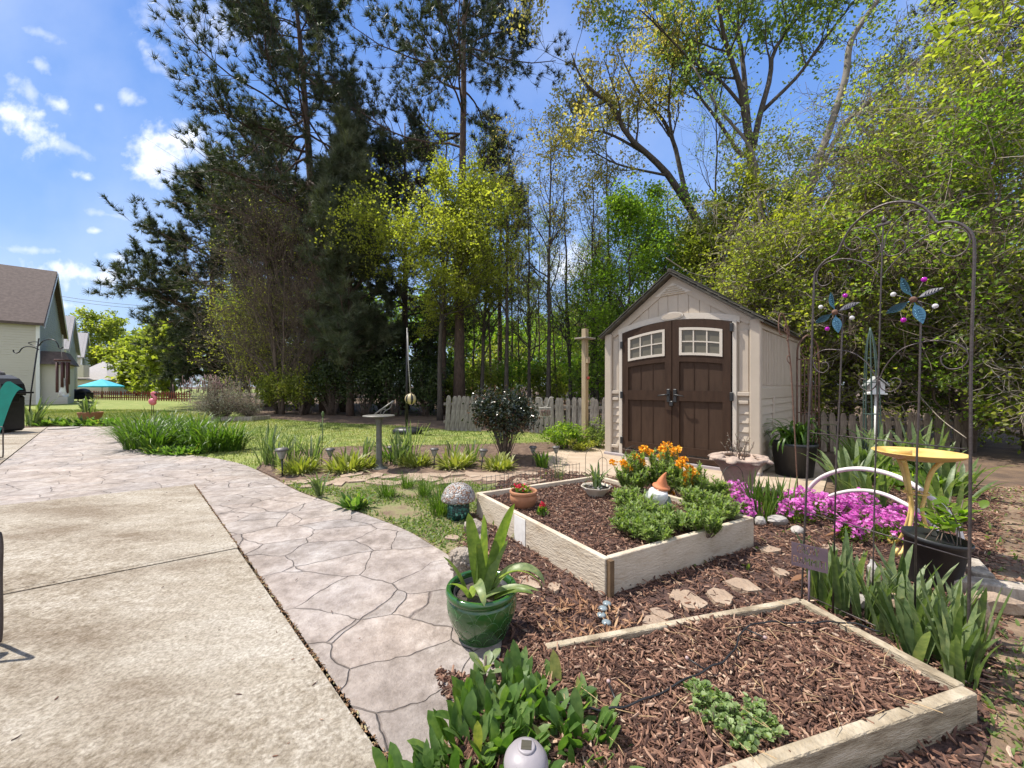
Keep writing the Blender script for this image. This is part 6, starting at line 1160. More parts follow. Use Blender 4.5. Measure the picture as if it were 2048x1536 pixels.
wallflower('orange wallflower with a dense column of blossoms right of the gnome',1375,1000,[f for f in fc if f[0]>=1350],46,.38,.19,442)
# phlox
g13='mounds of pink creeping phlox'
for i,(px,py,r_,lab) in enumerate(((1468,1004,.19,'pink phlox mound touching the back of the raised bed corner'),(1488,1040,.15,'pink phlox mound at the right corner of the raised bed'),(1605,1020,.2,'pink phlox mound directly left of the trellis'),(1645,1035,.2,'pink phlox mound behind the left trellis post'),(1690,1040,.16,'pink phlox mound at the middle of the trellis'),(1740,1062,.17,'pink phlox mound between the middle rods of the trellis'),(1778,1083,.17,'pink phlox mound left of the nursery pot'),(1715,1025,.18,'pink phlox mound under the white hoops'),(1805,1060,.16,'pink phlox mound at the bird bath foot'),(1700,1085,.1,'small separate pink phlox tuft in the mulch behind the garden sign'),(1590,1045,.15,'pink phlox mound at the far left foot of the larger pipe hoop'))):
    c=G(px,py); t=thing('phlox',lab,'flower',c,g13); rg=np.random.default_rng(470+i); n=620; a=rg.uniform(0,6.28,n); rr_=r_*np.sqrt(rg.random(n)); z=.17*np.sqrt(np.clip(1-(rr_/r_/1.08)**2,0,1))*rg.uniform(.3,1.0,n)
    mb=MB(); leaves(mb,np.c_[rr_*np.cos(a),rr_*np.sin(a)*.8,z],norm(rg.normal(size=(n,3))+(0,0,.6)),.03,.004,rg,0,rg.random(n)*.6); mb.build('foliage',M['fresh'],t)
    n=420; a=rg.uniform(0,6.28,n); rr_=r_*np.sqrt(rg.random(n)); cl=np.sin(a*3+i)*np.cos(rr_*40)>-.2; a,rr_=a[cl],rr_[cl]; n=len(a); z=.18*np.sqrt(np.clip(1-(rr_/r_/1.08)**2,0,1))*rg.uniform(.75,1.1,n)+rg.uniform(0,.04,n); ctr=np.c_[rr_*np.cos(a),rr_*np.sin(a)*.8,z]
    up=norm(rg.normal(0,.5,(n,3))+(0,-.35,.8)); e1_=norm(np.cross(up,rg.normal(size=(n,3)))); e2_=np.cross(up,e1_); mb=MB(); tn=rg.random(n)
    for k in range(5):
        an=k*2*np.pi/5; d=e1_*math.cos(an)+e2_*math.sin(an); s_=np.cross(up,d); L_=.014; V=np.stack([ctr,ctr+d*L_*.7+s_*.0055+up*.001,ctr+d*L_+up*.0,ctr+d*L_*.7-s_*.0055+up*.001],1).reshape(-1,3); b=np.arange(n)[:,None]*4; mb.add(V,np.concatenate([b+[[0,1,2]],b+[[0,2,3]]]),0,np.tile(tn,2))
    mb.build('blossoms',M['pinkphlox'],t)
# shrubs
def spawn(Pp,Rp,k,t0,t1,Ln,ang,up,wander,n,rf,rg,lv=.3,flat=0.,lfun=None,tp=1.):
    B,m,_=Pp.shape; idx=np.repeat(np.arange(B),k); t=t0+(t1-t0)*rg.random(B*k)**tp; s=t*(m-1); i=np.clip(np.floor(s).astype(int),0,m-2); f=(s-i)[:,None]
    pos=Pp[idx,i]*(1-f)+Pp[idx,i+1]*f; tan=norm(Pp[idx,i+1]-Pp[idx,i]); r=Rp[idx,i]*(1-f[:,0])+Rp[idx,i+1]*f[:,0]
    rv=rg.normal(size=tan.shape); rv[:,2]*=(1-flat); pe=norm(rv-(rv*tan).sum(1,keepdims=True)*tan); a=(ang*rg.uniform(.7,1.3,B*k))[:,None]; d=norm(tan*np.cos(a)+pe*np.sin(a))
    L_=(Ln if np.isscalar(Ln) else np.asarray(Ln)[idx])*rg.uniform(1-lv,1+lv,B*k)
    if lfun is not None: L_=L_*lfun(t)
    out=np.empty((B*k,n,3)); out[:,0]=pos
    for j in range(1,n): d=norm(d+np.array([0,0,up/n*2])+rg.normal(0,wander/ n**.5,d.shape)); out[:,j]=out[:,j-1]+d*(L_/(n-1))[:,None]
    R2=(r*rf)[:,None]*np.linspace(1,.35,n)[None]
    return out,R2,t
def shrub(name,lab,cat,loc,rx,ry,rz,zc,nst,nl,L,W,leaf,wood,seed,group=None,shell=.55,up=.3,gap=.25,twigs=0,tsd=.25):
    rg=np.random.default_rng(seed); t=thing(name,lab,cat,loc,group); d=norm(rg.normal(size=(nst,3))); d[:,2]=d[:,2]*.8+.15; rr_=rg.uniform(.45,.98,nst)[:,None]; tip=d*rr_*(rx,ry,rz)+(0,0,zc)
    b0=np.c_[tip[:,:2]*.12+rg.normal(0,.04*rx,(nst,2)),np.zeros(nst)]; s=np.linspace(0,1,7)[None,:,None]; mid_=np.c_[b0[:,:2]*.6+tip[:,:2]*.35,tip[:,2]*.55]; q=b0[:,None]*(1-s)**2+2*mid_[:,None]*s*(1-s)+tip[:,None]*s**2+rg.normal(0,.02*rx,(nst,7,3))*s
    mb=MB(); r0=.012*max(rz,.6); tubes(mb,q,np.linspace(r0,r0*.25,7)[None],5)
    if twigs:
        p2,r2,_=spawn(q,np.broadcast_to(np.linspace(r0*.5,r0*.2,7),(nst,7)),twigs,.35,1,.35*rx,.8,.1,.25,4,.5,rg); tubes(mb,p2,r2,3,cap=False); tipq=np.concatenate([p2[:,-1],p2[:,2]])
    else: tipq=tip
    mb.build('stems',M[wood],t)
    cl=tipq[rg.integers(0,len(tipq),nl)]; p=cl+rg.normal(0,1,(nl,3))*np.array([rx,ry,rz])*(.16 if not twigs else .09); bad=p[:,2]<.03; p[bad,2]=.03+rg.random(bad.sum())*.1
    tn=np.clip(.5+.35*np.sin(cl@rg.normal(size=3)*5/rx)*1+rg.normal(0,tsd,nl),0,1); mb=MB(); leaves(mb,p,norm(rg.normal(size=(nl,3))+(0,0,up)),L*rg.uniform(.6,1.25,nl),W*rg.uniform(.7,1.2,nl),rg,0,tn); mb.build('foliage',M[leaf],t); return t
shrub('camellia','round dark glossy camellia bush on bare stems in the sundial bed','shrub',G(1010,918),.53,.5,.46,.72,60,5200,.06,.017,'camellia','twig',500,tsd=.3)
shrub('leafy_bush','low light green bush at the fence, left of the feeder post','shrub',G(1128,898),.4,.35,.3,.27,40,1900,.06,.014,'fresh','twig',501)
shrub('leafy_bush','small yellow green bush at the foot of the feeder post','shrub',G(1160,902),.25,.22,.15,.13,24,800,.05,.012,'lime','twig',502)
shrub('leafy_bush','pale leaved bush between feeder post and shed','shrub',G(1196,896),.24,.3,.33,.28,30,1100,.06,.013,'pale_leaf','twig',503)
lv=shrub('lavender_shrub','large grey twiggy shrub with pinkish flower spikes on the lawn','shrub',G(440,842),1.15,.7,.72,.72,130,7000,.05,.011,'lavender','twig',504,twigs=5,up=.8)
shrub('lavender_shrub','smaller grey green shrub at the right end of the grey shrub bed','shrub',G(495,840),.5,.45,.42,.4,60,2600,.05,.011,'lavender','twig',505,twigs=3,up=.8)
mb=MB(); rg=np.random.default_rng(9); n=70; p=np.c_[rg.normal(-.35,.5,n),rg.normal(0,.3,n),rg.uniform(.9,1.3,n)]; tubes(mb,np.stack([p,p+np.c_[rg.normal(0,.05,(n,2)),np.full(n,.3)]],1),.012,4); mb.build('flower_spikes',pm('mauve_spikes',(.2,.11,.11),(.26,.17,.15),20,.9),lv)['kind']='stuff'
c=G(480,842); lb=thing('timber_border','low timber board edging in front of the grey shrub','garden border',c); mb=MB(); plank(mb,(-.9,-.1,0),(.5,-.1,0),.16,.05); mb.build('board',M['grey_wood'],lb); mb=MB(); plank(mb,(.5,-.1,0),(.65,.6,0),.16,.05); mb.build('board',M['grey_wood'],lb)
# low weeds, lawn blades, crack litter
mb=MB(); p=scatter(weedp,17000,rng); d_=np.sin(p[:,0]*7)+np.sin(p[:,1]*9+p[:,0]*3)+rng.normal(0,.6,len(p)); p=p[d_>-.35]; n=len(p); blades(mb,np.c_[p,np.full(n,.004)],rng.uniform(0,6.28,n),rng.uniform(.015,.04,n),rng.uniform(.004,.009,n),rng.uniform(.2,1.4,n),rng.uniform(0,.8,n),3,0,rng.random(n),'leaf',.2)
p=scatter([q[:2] for q in Gs([(1955,1330),(2100,1250),(2300,1700),(1985,1700),(1960,1480)])],700,rng); n=len(p); blades(mb,np.c_[p,np.full(n,.004)],rng.uniform(0,6.28,n),rng.uniform(.012,.035,n),rng.uniform(.003,.008,n),rng.uniform(.1,1.3,n),rng.uniform(0,.8,n),3,0,rng.random(n),'leaf',.2)
p=scatter(dirtp,1500,rng); n=len(p); blades(mb,np.c_[p,np.full(n,.004)],rng.uniform(0,6.28,n),rng.uniform(.02,.06,n),rng.uniform(.003,.008,n),rng.uniform(.3,1.5,n),rng.uniform(0,.8,n),3,0,rng.random(n),'leaf',.2)
p=scatter(mulchp,300,rng); p=p[~inpoly(p,[q[:2] for q in b1])&(p[:,1]>2.4)]; n=len(p); blades(mb,np.c_[p,np.full(n,.004)],rng.uniform(0,6.28,n),rng.uniform(.03,.08,n),rng.uniform(.006,.014,n),rng.uniform(.1,1.3,n),rng.uniform(0,.8,n),4,0,rng.random(n),'leaf',.2)
tag(mb.build('weeds',M['weed']),kind='stuff')
mb=MB(); p=scatter(dirtp,2600,rng); chips(mb,p,.01,rng,(.015,.06),(.003,.011),.004,lift=.012,tilt=.2); tag(mb.build('leaf_litter',M['mulch']),kind='stuff')
mb=MB(); p=scatter([q[:2] for q in Gs([(52,849),(242,849),(250,880),(272,900),(310,910),(400,917),(480,931),(512,941),(545,908),(700,897),(960,893),(1100,889),(1150,880),(1075,866),(890,860),(800,852),(650,846),(540,838),(300,820),(52,820)])],70000,rng); n=len(p); blades(mb,np.c_[p,np.full(n,.0)],rng.uniform(0,6.28,n),rng.uniform(.02,.055,n)*(1+.03*p[:,1]),rng.uniform(.003,.006,n)*(1+.06*p[:,1]),rng.uniform(.0,.9,n),rng.uniform(0,.9,n),2,0,np.clip(.45+.3*np.sin(p[:,0]*1.3+np.sin(p[:,1]*2))+rng.normal(0,.25,n),0,1),'taper'); tag(mb.build('grass',M['grass']),kind='stuff')
mb=MB(); t_=rng.random(1500); q=slab[0]+(slab[2]-slab[0])*t_[:,None]+nrm1*(gap*rng.uniform(-.1,1.1,1500))[:,None]; q=q[(q[:,1]>.9)]; chips(mb,q,.018,rng,(.006,.024),(.0015,.004),.003,lift=.012,tilt=.4)
prism(mb,[slab[0]-nrm1*.03,slab[2]-nrm1*.03,slab[2]+nrm1*(gap+.03),slab[0]+nrm1*(gap+.03)],-.02,.0165)
tag(mb.build('debris',pm('crack_litter',(.9,.9,.9),(1,1,1),20,.95,tint=[(0,(.1,.06,.035)),(.4,(.22,.12,.065)),(.75,(.38,.22,.11)),(1,(.36,.34,.18))])),kind='stuff')
mb=MB(); q=slab[0]+(slab[2]-slab[0])*rng.random(60)[:,None]+nrm1*rng.normal(0,.25,60)[:,None]; chips(mb,np.r_[q,scatter(slab[:3]+[J+jd*2],40,rng)],.028,rng,(.008,.03),(.0012,.003),.002,lift=.002,tilt=.1); tag(mb.build('debris',M['mulch']),kind='stuff')
# ================================================================ trees
def trunk_line(H,lean,rg,n=14,wob=.02,curve=(0,0)):
    t=np.linspace(0,1,n); w=np.cumsum(rg.normal(0,wob*H/n**.5,(n,2)),0); w-=w[0]
    return np.c_[lean[0]*t+curve[0]*t*t+w[:,0]*t,lean[1]*t+curve[1]*t*t+w[:,1]*t,H*t]
def leafpts(Pt,idx_par,n,rg,t0=.15,jit=.08,frac=1.):
    B,m,_=Pt.shape; i=rg.permutation(B)[:max(1,int(B*frac))][rg.integers(0,max(1,int(B*frac)),n)]; s=(t0+(1-t0)*rg.random(n)**.8)*(m-1); k=np.clip(np.floor(s).astype(int),0,m-2); f=(s-k)[:,None]
    p=Pt[i,k]*(1-f)+Pt[i,k+1]*f; d=norm(Pt[i,k+1]-Pt[i,k]); return p+rg.normal(0,jit,p.shape),d,i
def mk_tree(name,lab,loc,seed,H,r0,leaf,LL=.08,LW=.025,nleaf=9000,wood='bark',lean=(0,0),curve=(0,0),t0=.3,n1=16,L1=.3,n2=6,L2=.5,n3=4,L3=.5,ang=.8,up=.35,wander=.35,shape=None,jit=.1,group=None,stems=1,stemspread=.5,twigw='twig',cat='tree',droop=0,vines=0,rz=0,fork=None,tmin=0.0,frac=.65):
    rg=np.random.default_rng(seed); t=thing(name,lab,cat,loc,group,rz); lines=[];rs=[]
    for k in range(stems):
        a=rg.uniform(0,6.28); sp=stemspread if stems>1 else 0; off=np.array([math.cos(a),math.sin(a)])
        ln=trunk_line(H*(rg.uniform(.75,1) if k else 1),(lean[0]+sp*off[0]*H*.3,lean[1]+sp*off[1]*H*.3),rg,curve=curve)
        ln[:,:2]+=off*sp*.12; lines.append(ln); rs.append(np.linspace(r0,r0*.18,14)*(1 if k==0 else .75)+r0*.35*np.exp(-np.linspace(0,14,14)*1.2))
    P0=np.array(lines);R0=np.array(rs)
    if fork:
        Pf,Rf,_=spawn(P0,R0,fork[0],fork[1],fork[2],H*fork[3],.35,.5,.12,14,.75,rg,.15); tr0=(P0,R0); P0=np.concatenate([P0,Pf]); R0=np.concatenate([R0,Rf])
    shape=shape or (lambda u: np.sin(np.pi*np.clip(.15+.8*u,0,1))**.7)
    P1,R1,t1=spawn(P0,R0,n1,t0,1,H*L1,ang,up,wander,9,.5,rg,.3,.2,lambda q: shape((q-t0)/(1-t0)))
    l1=np.linalg.norm(P1[:,-1]-P1[:,0],axis=1)
    P2,R2,_=spawn(P1,R1,n2,.25,1,l1*L2,.75,up*.6-droop,wander*1.2,7,.55,rg,.35,.15)
    l2=np.linalg.norm(P2[:,-1]-P2[:,0],axis=1)
    mb=MB(); tubes(mb,P0,R0,8); tubes(mb,P1,np.maximum(R1,.006),5,cap=False); tubes(mb,P2,np.maximum(R2,.0045),4,cap=False); tw=P2
    if n3:
        P3,R3,_=spawn(P2,R2,n3,.2,1,np.maximum(l2*L3,.12),.7,up*.3-droop,wander*1.3,4,.6,rg,.4); mb2=mb; tubes(mb2,P3,np.maximum(R3,.0038),3,cap=False); tw=P3
    mb.build('trunk',M[wood],t)
    if vines:
        mv=MB()
        for k in range(vines):
            a=P2[rg.integers(len(P2)),-1]; b=a+rg.normal(0,1,3)*(H*.16,H*.1,H*.12); m_=(a+b)/2-(0,0,rg.uniform(0,.08)*H); tube(mv,cr([a,m_,b],6),rg.uniform(.006,.014),4)
        mv.build('vine_stems',M['pale_twig'],t)['kind']='stuff'
    if nleaf:
        p,d,i=leafpts(tw,None,nleaf,rg,.1,jit,frac); q=p[:,2]>tmin; p,d,i=p[q],d[q],i[q]; n=len(p)
        ph=rg.random(len(tw))[i]; tn=np.clip(.15+.55*ph+rg.normal(.1,.16,n),0,1)
        mb=MB(); leaves(mb,p,norm(d*.5+rg.normal(size=(n,3))+(0,0,-.2 if droop>=0 else .2)),LL*rg.uniform(.6,1.3,n),LW*rg.uniform(.7,1.3,n),rg,0,tn,.15,1.1); mb.build('crown',M[leaf],t)
    return t
def mk_pine(lab,loc,seed,H,r0,zlow,Lmax,n1,n2=16,tuf=9,K=20,NL=.24,nw=.009,leaf='needle',lean=(0,0),shape=None,ang=1.5,up=.12,name='pine_tree',group=None,sp=.55,asym=None,wood='pine_bark',wander=.4):
    rg=np.random.default_rng(seed); t=thing(name,lab,'tree',loc,group); P0=trunk_line(H,lean,rg,wob=.008)[None]; R0=(np.linspace(r0,r0*.15,14)+r0*.3*np.exp(-np.linspace(0,14,14)))[None]
    t0=zlow/H; shape=shape or (lambda u: (1-u)**.6*np.clip(.55+u*2,0,1)+.06)
    P1,R1,t1=spawn(P0,R0,n1,t0,.99,Lmax,ang,up,wander,9,.38,rg,.22,.0,lambda q: shape((q-t0)/(1-t0)))
    if asym is not None:
        dx=P1[:,:,0]-P1[:,:1,0]; P1[:,:,0]=P1[:,:1,0]+np.where(dx<0,dx*asym[0],dx*asym[1])
    l1=np.linalg.norm(P1[:,-1]-P1[:,0],axis=1)
    P2,R2,_=spawn(P1,R1,n2,.25,1,np.maximum(l1*.36,.35),.85,.3,.45,6,.5,rg,.4,.25)
    mb=MB(); tubes(mb,P0,R0,10); tubes(mb,P1,np.maximum(R1,.012),5,cap=False); tubes(mb,P2,np.maximum(R2,.007),4,cap=False); mb.build('trunk',M[wood],t)
    B=len(P2); i=np.repeat(np.arange(B),tuf); s=rg.uniform(.25,1,len(i)); s[::tuf]=1; k=np.clip(np.floor(s*5).astype(int),0,4); f=(s*5-k)[:,None]; p=P2[i,k]*(1-f)+P2[i,k+1]*f; d=norm(P2[i,k+1]-P2[i,k])
    p=p+rg.normal(0,.06,p.shape); ph=np.clip(.5+.22*np.sin(i*1.7)+rg.normal(0,.12,len(i)),0.05,.95)
    mb=MB(); needles(mb,p,norm(d*.7+(0,0,.3)+rg.normal(0,.35,p.shape)),K,NL,nw,sp,rg,0,ph); mb.build('crown',M[leaf],t); return t
def at(px,Y,dx=0): return np.array([(px-1024)/FPX*Y+dx,Y,0])
# --- big pines
mk_pine('towering dark pine with long boughs reaching left, tallest at left of centre',at(655,17.5),601,22.5,.27,6.2,4.3,70,18,9,21,.3,.011,lean=(-1.9,.3),shape=lambda u: np.interp(u,[0,.12,.35,.6,.8,1],[.75,1,1.0,.85,.62,.15]),asym=(.92,.85))
mk_pine('tall straight pine with a long bare reddish trunk and dark open crown, centre left',at(918,15.2),602,24,.21,9.4,4.2,50,17,9,21,.28,.011,lean=(.15,.3),shape=lambda u: np.interp(u,[0,.1,.4,.75,1],[.5,.9,1,.75,.2]),asym=(1.25,.8),up=.3)
mk_pine('dense dark pine at the left end of the wood, branches down to the lawn',at(425,23),603,14.5,.24,1.0,4.0,70,17,9,18,.34,.015,shape=lambda u: np.interp(u,[0,.3,.6,.85,1],[.85,1,.75,.4,.08]),asym=(.95,1))
mk_pine('young silvery green pine with soft long needles standing in front of the big pines',at(700,15.4),604,11.6,.13,1.4,2.3,70,16,9,20,.32,.0095,'needle_silver',shape=lambda u: np.interp(u,[0,.2,.6,1],[.85,1,.75,.12]),up=.6,ang=1.15)
mk_pine('dark pine filling the wood behind the young silvery pine',at(810,19.5),605,14.5,.2,2,3.6,60,13,8,15,.3,.012)
mk_pine('dark pine standing behind the towering left pine',at(540,22.5),606,16.5,.22,2,4.2,64,15,9,18,.32,.013)
mk_pine('slender pine between the bare trunks behind the lime green tree',at(1000,24),607,15,.18,6.5,3.0,38,12,7,14,.3,.013)
mk_pine('shorter dark pine at the back of the wood left of the silvery pine',at(620,24),608,13,.2,.8,4.2,60,15,9,18,.34,.015)
mk_pine('dark young pine glimpsed through the thicket right of the shed roof',at(1745,13.5),609,10.5,.15,1,3.0,50,12,7,15,.28,.012)
mk_pine('tall pine rising at the upper right above the vine thicket',at(1965,11.5),610,14.5,.17,5.5,3.2,40,13,8,16,.24,.0085)
# --- lime tree, left shrubs
mk_tree('lime_tree','airy yellow green spring tree in front of the tall straight pine',at(880,13.4),620,7.7,.09,'lime',.085,.032,36000,'bark',t0=.38,n1=26,L1=.34,n2=9,n3=5,ang=1.05,up=.3,jit=.14,frac=.95,shape=lambda u: np.interp(u,[0,.2,.6,1],[.7,1,.85,.3]))
mk_tree('twiggy_tree','bushy brown twiggy tree with few pale leaves left of the silvery pine',at(565,16.4),621,8.2,.08,'olive',.06,.018,4200,'twig',t0=.08,n1=22,L1=.42,n2=9,n3=6,ang=.6,up=.5,stems=3,stemspread=.35,wander=.45)
mk_tree('twiggy_tree','lower shrubby tree with lime leaves at the left front of the wood',at(505,17.2),622,5.0,.05,'lime',.075,.024,4800,'twig',t0=.08,n1=16,L1=.42,n2=8,n3=5,ang=.7,up=.4,stems=3,stemspread=.5)
mk_tree('twiggy_tree','bare pinkish brown shrub tree beside the lime leaved one',at(600,15.9),623,5.6,.05,'lime',.06,.02,1300,'twig',t0=.08,n1=18,L1=.42,n2=9,n3=7,ang=.6,up=.45,stems=3,stemspread=.4)
mk_tree('bare_shrub','leafless pale branched shrub leaning out over the lawn at the left end of the wood',at(480,19.5),624,4.6,.05,None,nleaf=0,wood='pale_twig',t0=.15,n1=14,L1=.55,n2=7,n3=4,ang=.9,up=.1,lean=(-1.2,0),stems=2,cat='shrub')
# --- understory evergreens
ug='dark evergreen shrubs under the trees at the wood edge'
for i,(px,Y,rx,rz_,leaf,lab) in enumerate(((555,16.6,.9,1.0,'olive','light green shrub at the wood edge, leftmost of the row'),(610,16.2,1.0,1.1,'olive','olive shrub at the wood edge below the twiggy tree'),(665,15.8,1.1,1.2,'dark_leaf','dark evergreen shrub at the wood edge under the silvery pine'),(730,15.4,1.0,1.2,'dark_leaf','dark evergreen shrub behind the sundial pointer'),(790,15.4,1.0,1.3,'dark_leaf','dark evergreen shrub just left of the tetherball pole'),(850,15.2,.9,1.1,'dark_leaf','dark evergreen shrub right of the tetherball pole'),(690,18,1.5,1.9,'dark_leaf','taller evergreen shrub deeper in the wood behind the sundial'),(770,18.5,1.5,2.0,'dark_leaf','taller evergreen shrub deep in the wood behind the tetherball pole'),(860,18.5,1.3,1.6,'dark_leaf','taller evergreen shrub deep in the wood left of the bare trunks'),(600,19,1.5,1.8,'dark_leaf','taller evergreen shrub in the wood behind the twiggy tree'),(900,16.5,.8,.8,'olive','low olive shrub behind the leaning grey pickets'))):
    shrub('evergreen_shrub',lab,'shrub',at(px,Y),rx,rx,rz_,rz_*1.02,40,2600 if Y<17 else 2400,.12 if Y<17 else .16,.035 if Y<17 else .05,leaf,'twig',640+i,ug)
# --- bare trunks: four kinds, copied
pr=[mk_tree('bare_tree','x',at(1075,16),660+i,[10,8.8,10.6,8.2][i],[.085,.065,.1,.055][i],['olive','pale_leaf','bronze_leaf','olive'][i],.085,.026,[1500,1800,1700,1000][i],['bark','twig','bark','twig'][i],t0=[.22,.3,.35,.2][i],n1=20,L1=.2,n2=6,n3=4,ang=.7,up=.45,wander=.4,lean=[(.4,0),(-.5,0),(.2,0),(.7,0)][i],group='thin bare trunked trees behind the fence',shape=lambda u: 1-.5*u) for i in range(4)]
bl='slim dark trunked tree with sparse young leaves, between the tall pine and the shed'
spots=[(962,15.5),(985,17.5),(1012,14.4),(1040,19),(1058,15.4),(1080,21),(1096,14.6),(1118,17.5),(1142,15.2),(1165,20),(1186,14.4),(1208,17.5),(1228,14.8),(945,20),(1025,24),(1130,25),(1195,23),(1250,18),(1160,28),(1070,27),(925,23),(1290,20),(1340,17)]
for k,(px,Y) in enumerate(spots):
    o=pr[k] if k<4 else copy_tree(pr[k%4]); o.location=tuple(at(px,Y)); o.rotation_euler=(0,0,float(rng.uniform(0,6.28))); s_=float(rng.uniform(.85,1.12)); o.scale=(s_,s_,s_*float(rng.uniform(.95,1.1))); o['label']=bl
# thick dark double trunk beside the tall pine
mk_tree('twin_tree','dark trunk standing close beside the tall straight pine',at(885,16.2),690,12,.12,'olive',.09,.03,1600,'pine_bark',t0=.35,n1=18,L1=.22,n2=6,n3=4,ang=.8,lean=(.3,0))
# --- oak with bronze buds, leaning; tall maple; grey leaning limb
def mk_traced(name,lab,Y,limbs,seed,leaf,LL,LW,nleaf,n1,L1,n2,n3,wood='bark',frac=.55,t0=.3,jit=.12):
    # limbs: (points in photo pixels, depth shift at the tip, radius at foot and tip)
    rg=np.random.default_rng(seed); f=limbs[0][0][0]; t=thing(name,lab,'tree',P(f[0],f[1],Y)*np.array([1,1,0])); PP=[];RR=[]
    for (pts,dy,ra,rb,*d0) in limbs:
        d0=d0[0] if d0 else 0
        k=len(pts); q=cr([P(x,y,Y+d0+(dy-d0)*(m_/(k-1))**1.3) for m_,(x,y) in enumerate(pts)],6); u=np.linspace(0,len(q)-1,14); lo=np.clip(np.floor(u).astype(int),0,len(q)-2); fr=(u-lo)[:,None]
        PP.append(q[lo]*(1-fr)+q[lo+1]*fr-np.array(t.location)); RR.append(np.linspace(ra,rb,14))
    P0,R0=np.array(PP),np.array(RR); mb=MB(); tubes(mb,P0,R0,9)
    P1,R1,_=spawn(P0[1:],R0[1:],n1,t0,1,L1,.75,.45,.35,9,.5,rg,.35,.1); l1=np.linalg.norm(P1[:,-1]-P1[:,0],axis=1)
    P2,R2,_=spawn(P1,R1,n2,.2,1,l1*.5,.75,.3,.4,7,.55,rg,.35,.15); l2=np.linalg.norm(P2[:,-1]-P2[:,0],axis=1); P3,R3,_=spawn(P2,R2,n3,.2,1,np.maximum(l2*.5,.12),.7,.15,.45,4,.6,rg,.4)
    tubes(mb,P1,np.maximum(R1,.009),5,cap=False); tubes(mb,P2,np.maximum(R2,.0055),4,cap=False); tubes(mb,P3,np.maximum(R3,.004),3,cap=False); mb.build('trunk',M[wood],t)
    p,d,i=leafpts(P3,None,nleaf,rg,.1,jit,frac); n=len(p); tn=np.clip(.15+.55*rg.random(len(P3))[i]+rg.normal(.1,.16,n),0,1); mb=MB(); leaves(mb,p,norm(d*.5+rg.normal(size=(n,3))),LL*rg.uniform(.6,1.3,n),LW*rg.uniform(.7,1.3,n),rg,0,tn,.15,1.1); mb.build('crown',M[leaf],t)
mk_traced('budding_oak','leaning oak with bronze budding leaves over the shed, trunk slanting up to the left',15,[
 ([(1456,850),(1452,700),(1440,560),(1412,480),(1384,423)],0,.17,.15),
 ([(1384,423),(1338,352),(1299,312),(1254,270),(1224,212),(1195,189),(1162,156),(1143,107)],-.8,.14,.02),
 ([(1384,423),(1368,374),(1348,286),(1322,234),(1283,192),(1250,130),(1232,92)],1.2,.11,.018),
 ([(1350,300),(1338,228),(1341,163),(1352,100)],-1.2,.06,.015,.29),
 ([(1299,312),(1224,270),(1175,260),(1140,262)],.6,.06,.015,-.16),
 ([(1338,352),(1240,330),(1180,300)],-1.5,.05,.015,-.06)],700,'bronze_leaf',.11,.042,9000,9,1.7,7,5)
mk_traced('tall_maple','tall many limbed tree with small pale green leaves above the shed, right of the oak',13.6,[
 ([(1535,860),(1530,620),(1520,450),(1500,300)],0,.18,.14),
 ([(1500,300),(1485,195),(1472,146),(1449,75),(1436,0),(1425,-70)],-1.2,.12,.03),
 ([(1505,300),(1520,228),(1540,156),(1546,107),(1582,49),(1605,-10),(1620,-80)],1.0,.11,.025),
 ([(1500,290),(1486,130),(1475,49),(1480,-60)],1.6,.1,.025),
 ([(1525,222),(1595,153),(1634,98),(1677,42),(1700,10)],-.8,.07,.018,.1),
 ([(1495,310),(1478,306),(1436,241),(1400,195),(1371,156),(1330,100)],1.2,.08,.018),
 ([(1498,228),(1436,156),(1387,124),(1312,49),(1280,20)],-1.0,.06,.015,-.07)],701,'pale_leaf',.12,.046,15000,10,1.9,7,5)
mk_tree('slim_tree','slim half bare tree left of the tall maple, upright behind the shed peak',at(1425,17),702,13.5,.1,'pale_leaf',.09,.03,900,'bark',t0=.45,n1=14,L1=.2,n2=6,n3=4,ang=.55,up=.5)
ln=thing('leaning_tree','smooth grey trunk leaning steeply to the upper right above the thicket','tree',at(1545,9.8))
mb=MB(); q=cr([P(1535,800,9.8),P(1558,560,9.8),P(1595,440,9.8),P(1652,278,9.8),P(1690,160,9.8),P(1703,80,9.8),P(1752,5,9.8),P(1790,-70,9.8)],5); tube(mb,q,np.linspace(.11,.05,len(q)),9)
q2=cr([P(1590,450,9.8),P(1680,262,9.7),P(1755,190,9.6),P(1840,115,9.4),P(1930,60,9.3)],5); tube(mb,q2,np.linspace(.06,.02,len(q2)),7)
q3=cr([P(1545,640,9.8),P(1520,430,9.9),P(1505,305,10),P(1440,220,10.1),P(1385,130,10.2)],5); tube(mb,q3,np.linspace(.06,.02,len(q3)),7); mb.build('trunk',M['smooth_bark'],ln,True)
mb=MB(); rg=np.random.default_rng(77); b_=np.concatenate([q[-14:],q2[-14:],q3[-9:]]); st_=b_[rg.integers(0,len(b_),46)]-np.array(ln.location); d=norm(rg.normal(size=(46,3))+(.2,0,.3)); pp=st_[:,None]+d[:,None]*np.linspace(0,1,6)[None,:,None]*rg.uniform(.3,1.1,46)[:,None,None]+rg.normal(0,.04,(46,6,3)); pp[:,0]=st_; tubes(mb,pp,np.linspace(.012,.004,6)[None],4,cap=False); mb.build('twigs',M['twig'],ln)['kind']='stuff'
p,d,i=leafpts(pp,None,1500,rg,.2,.1); mb=MB(); leaves(mb,p,norm(d*.4+rg.normal(size=p.shape)),.09*rg.uniform(.6,1.2,len(p)),.03,rg,0,rg.random(len(p))); mb.build('crown',M['pale_leaf'],ln)
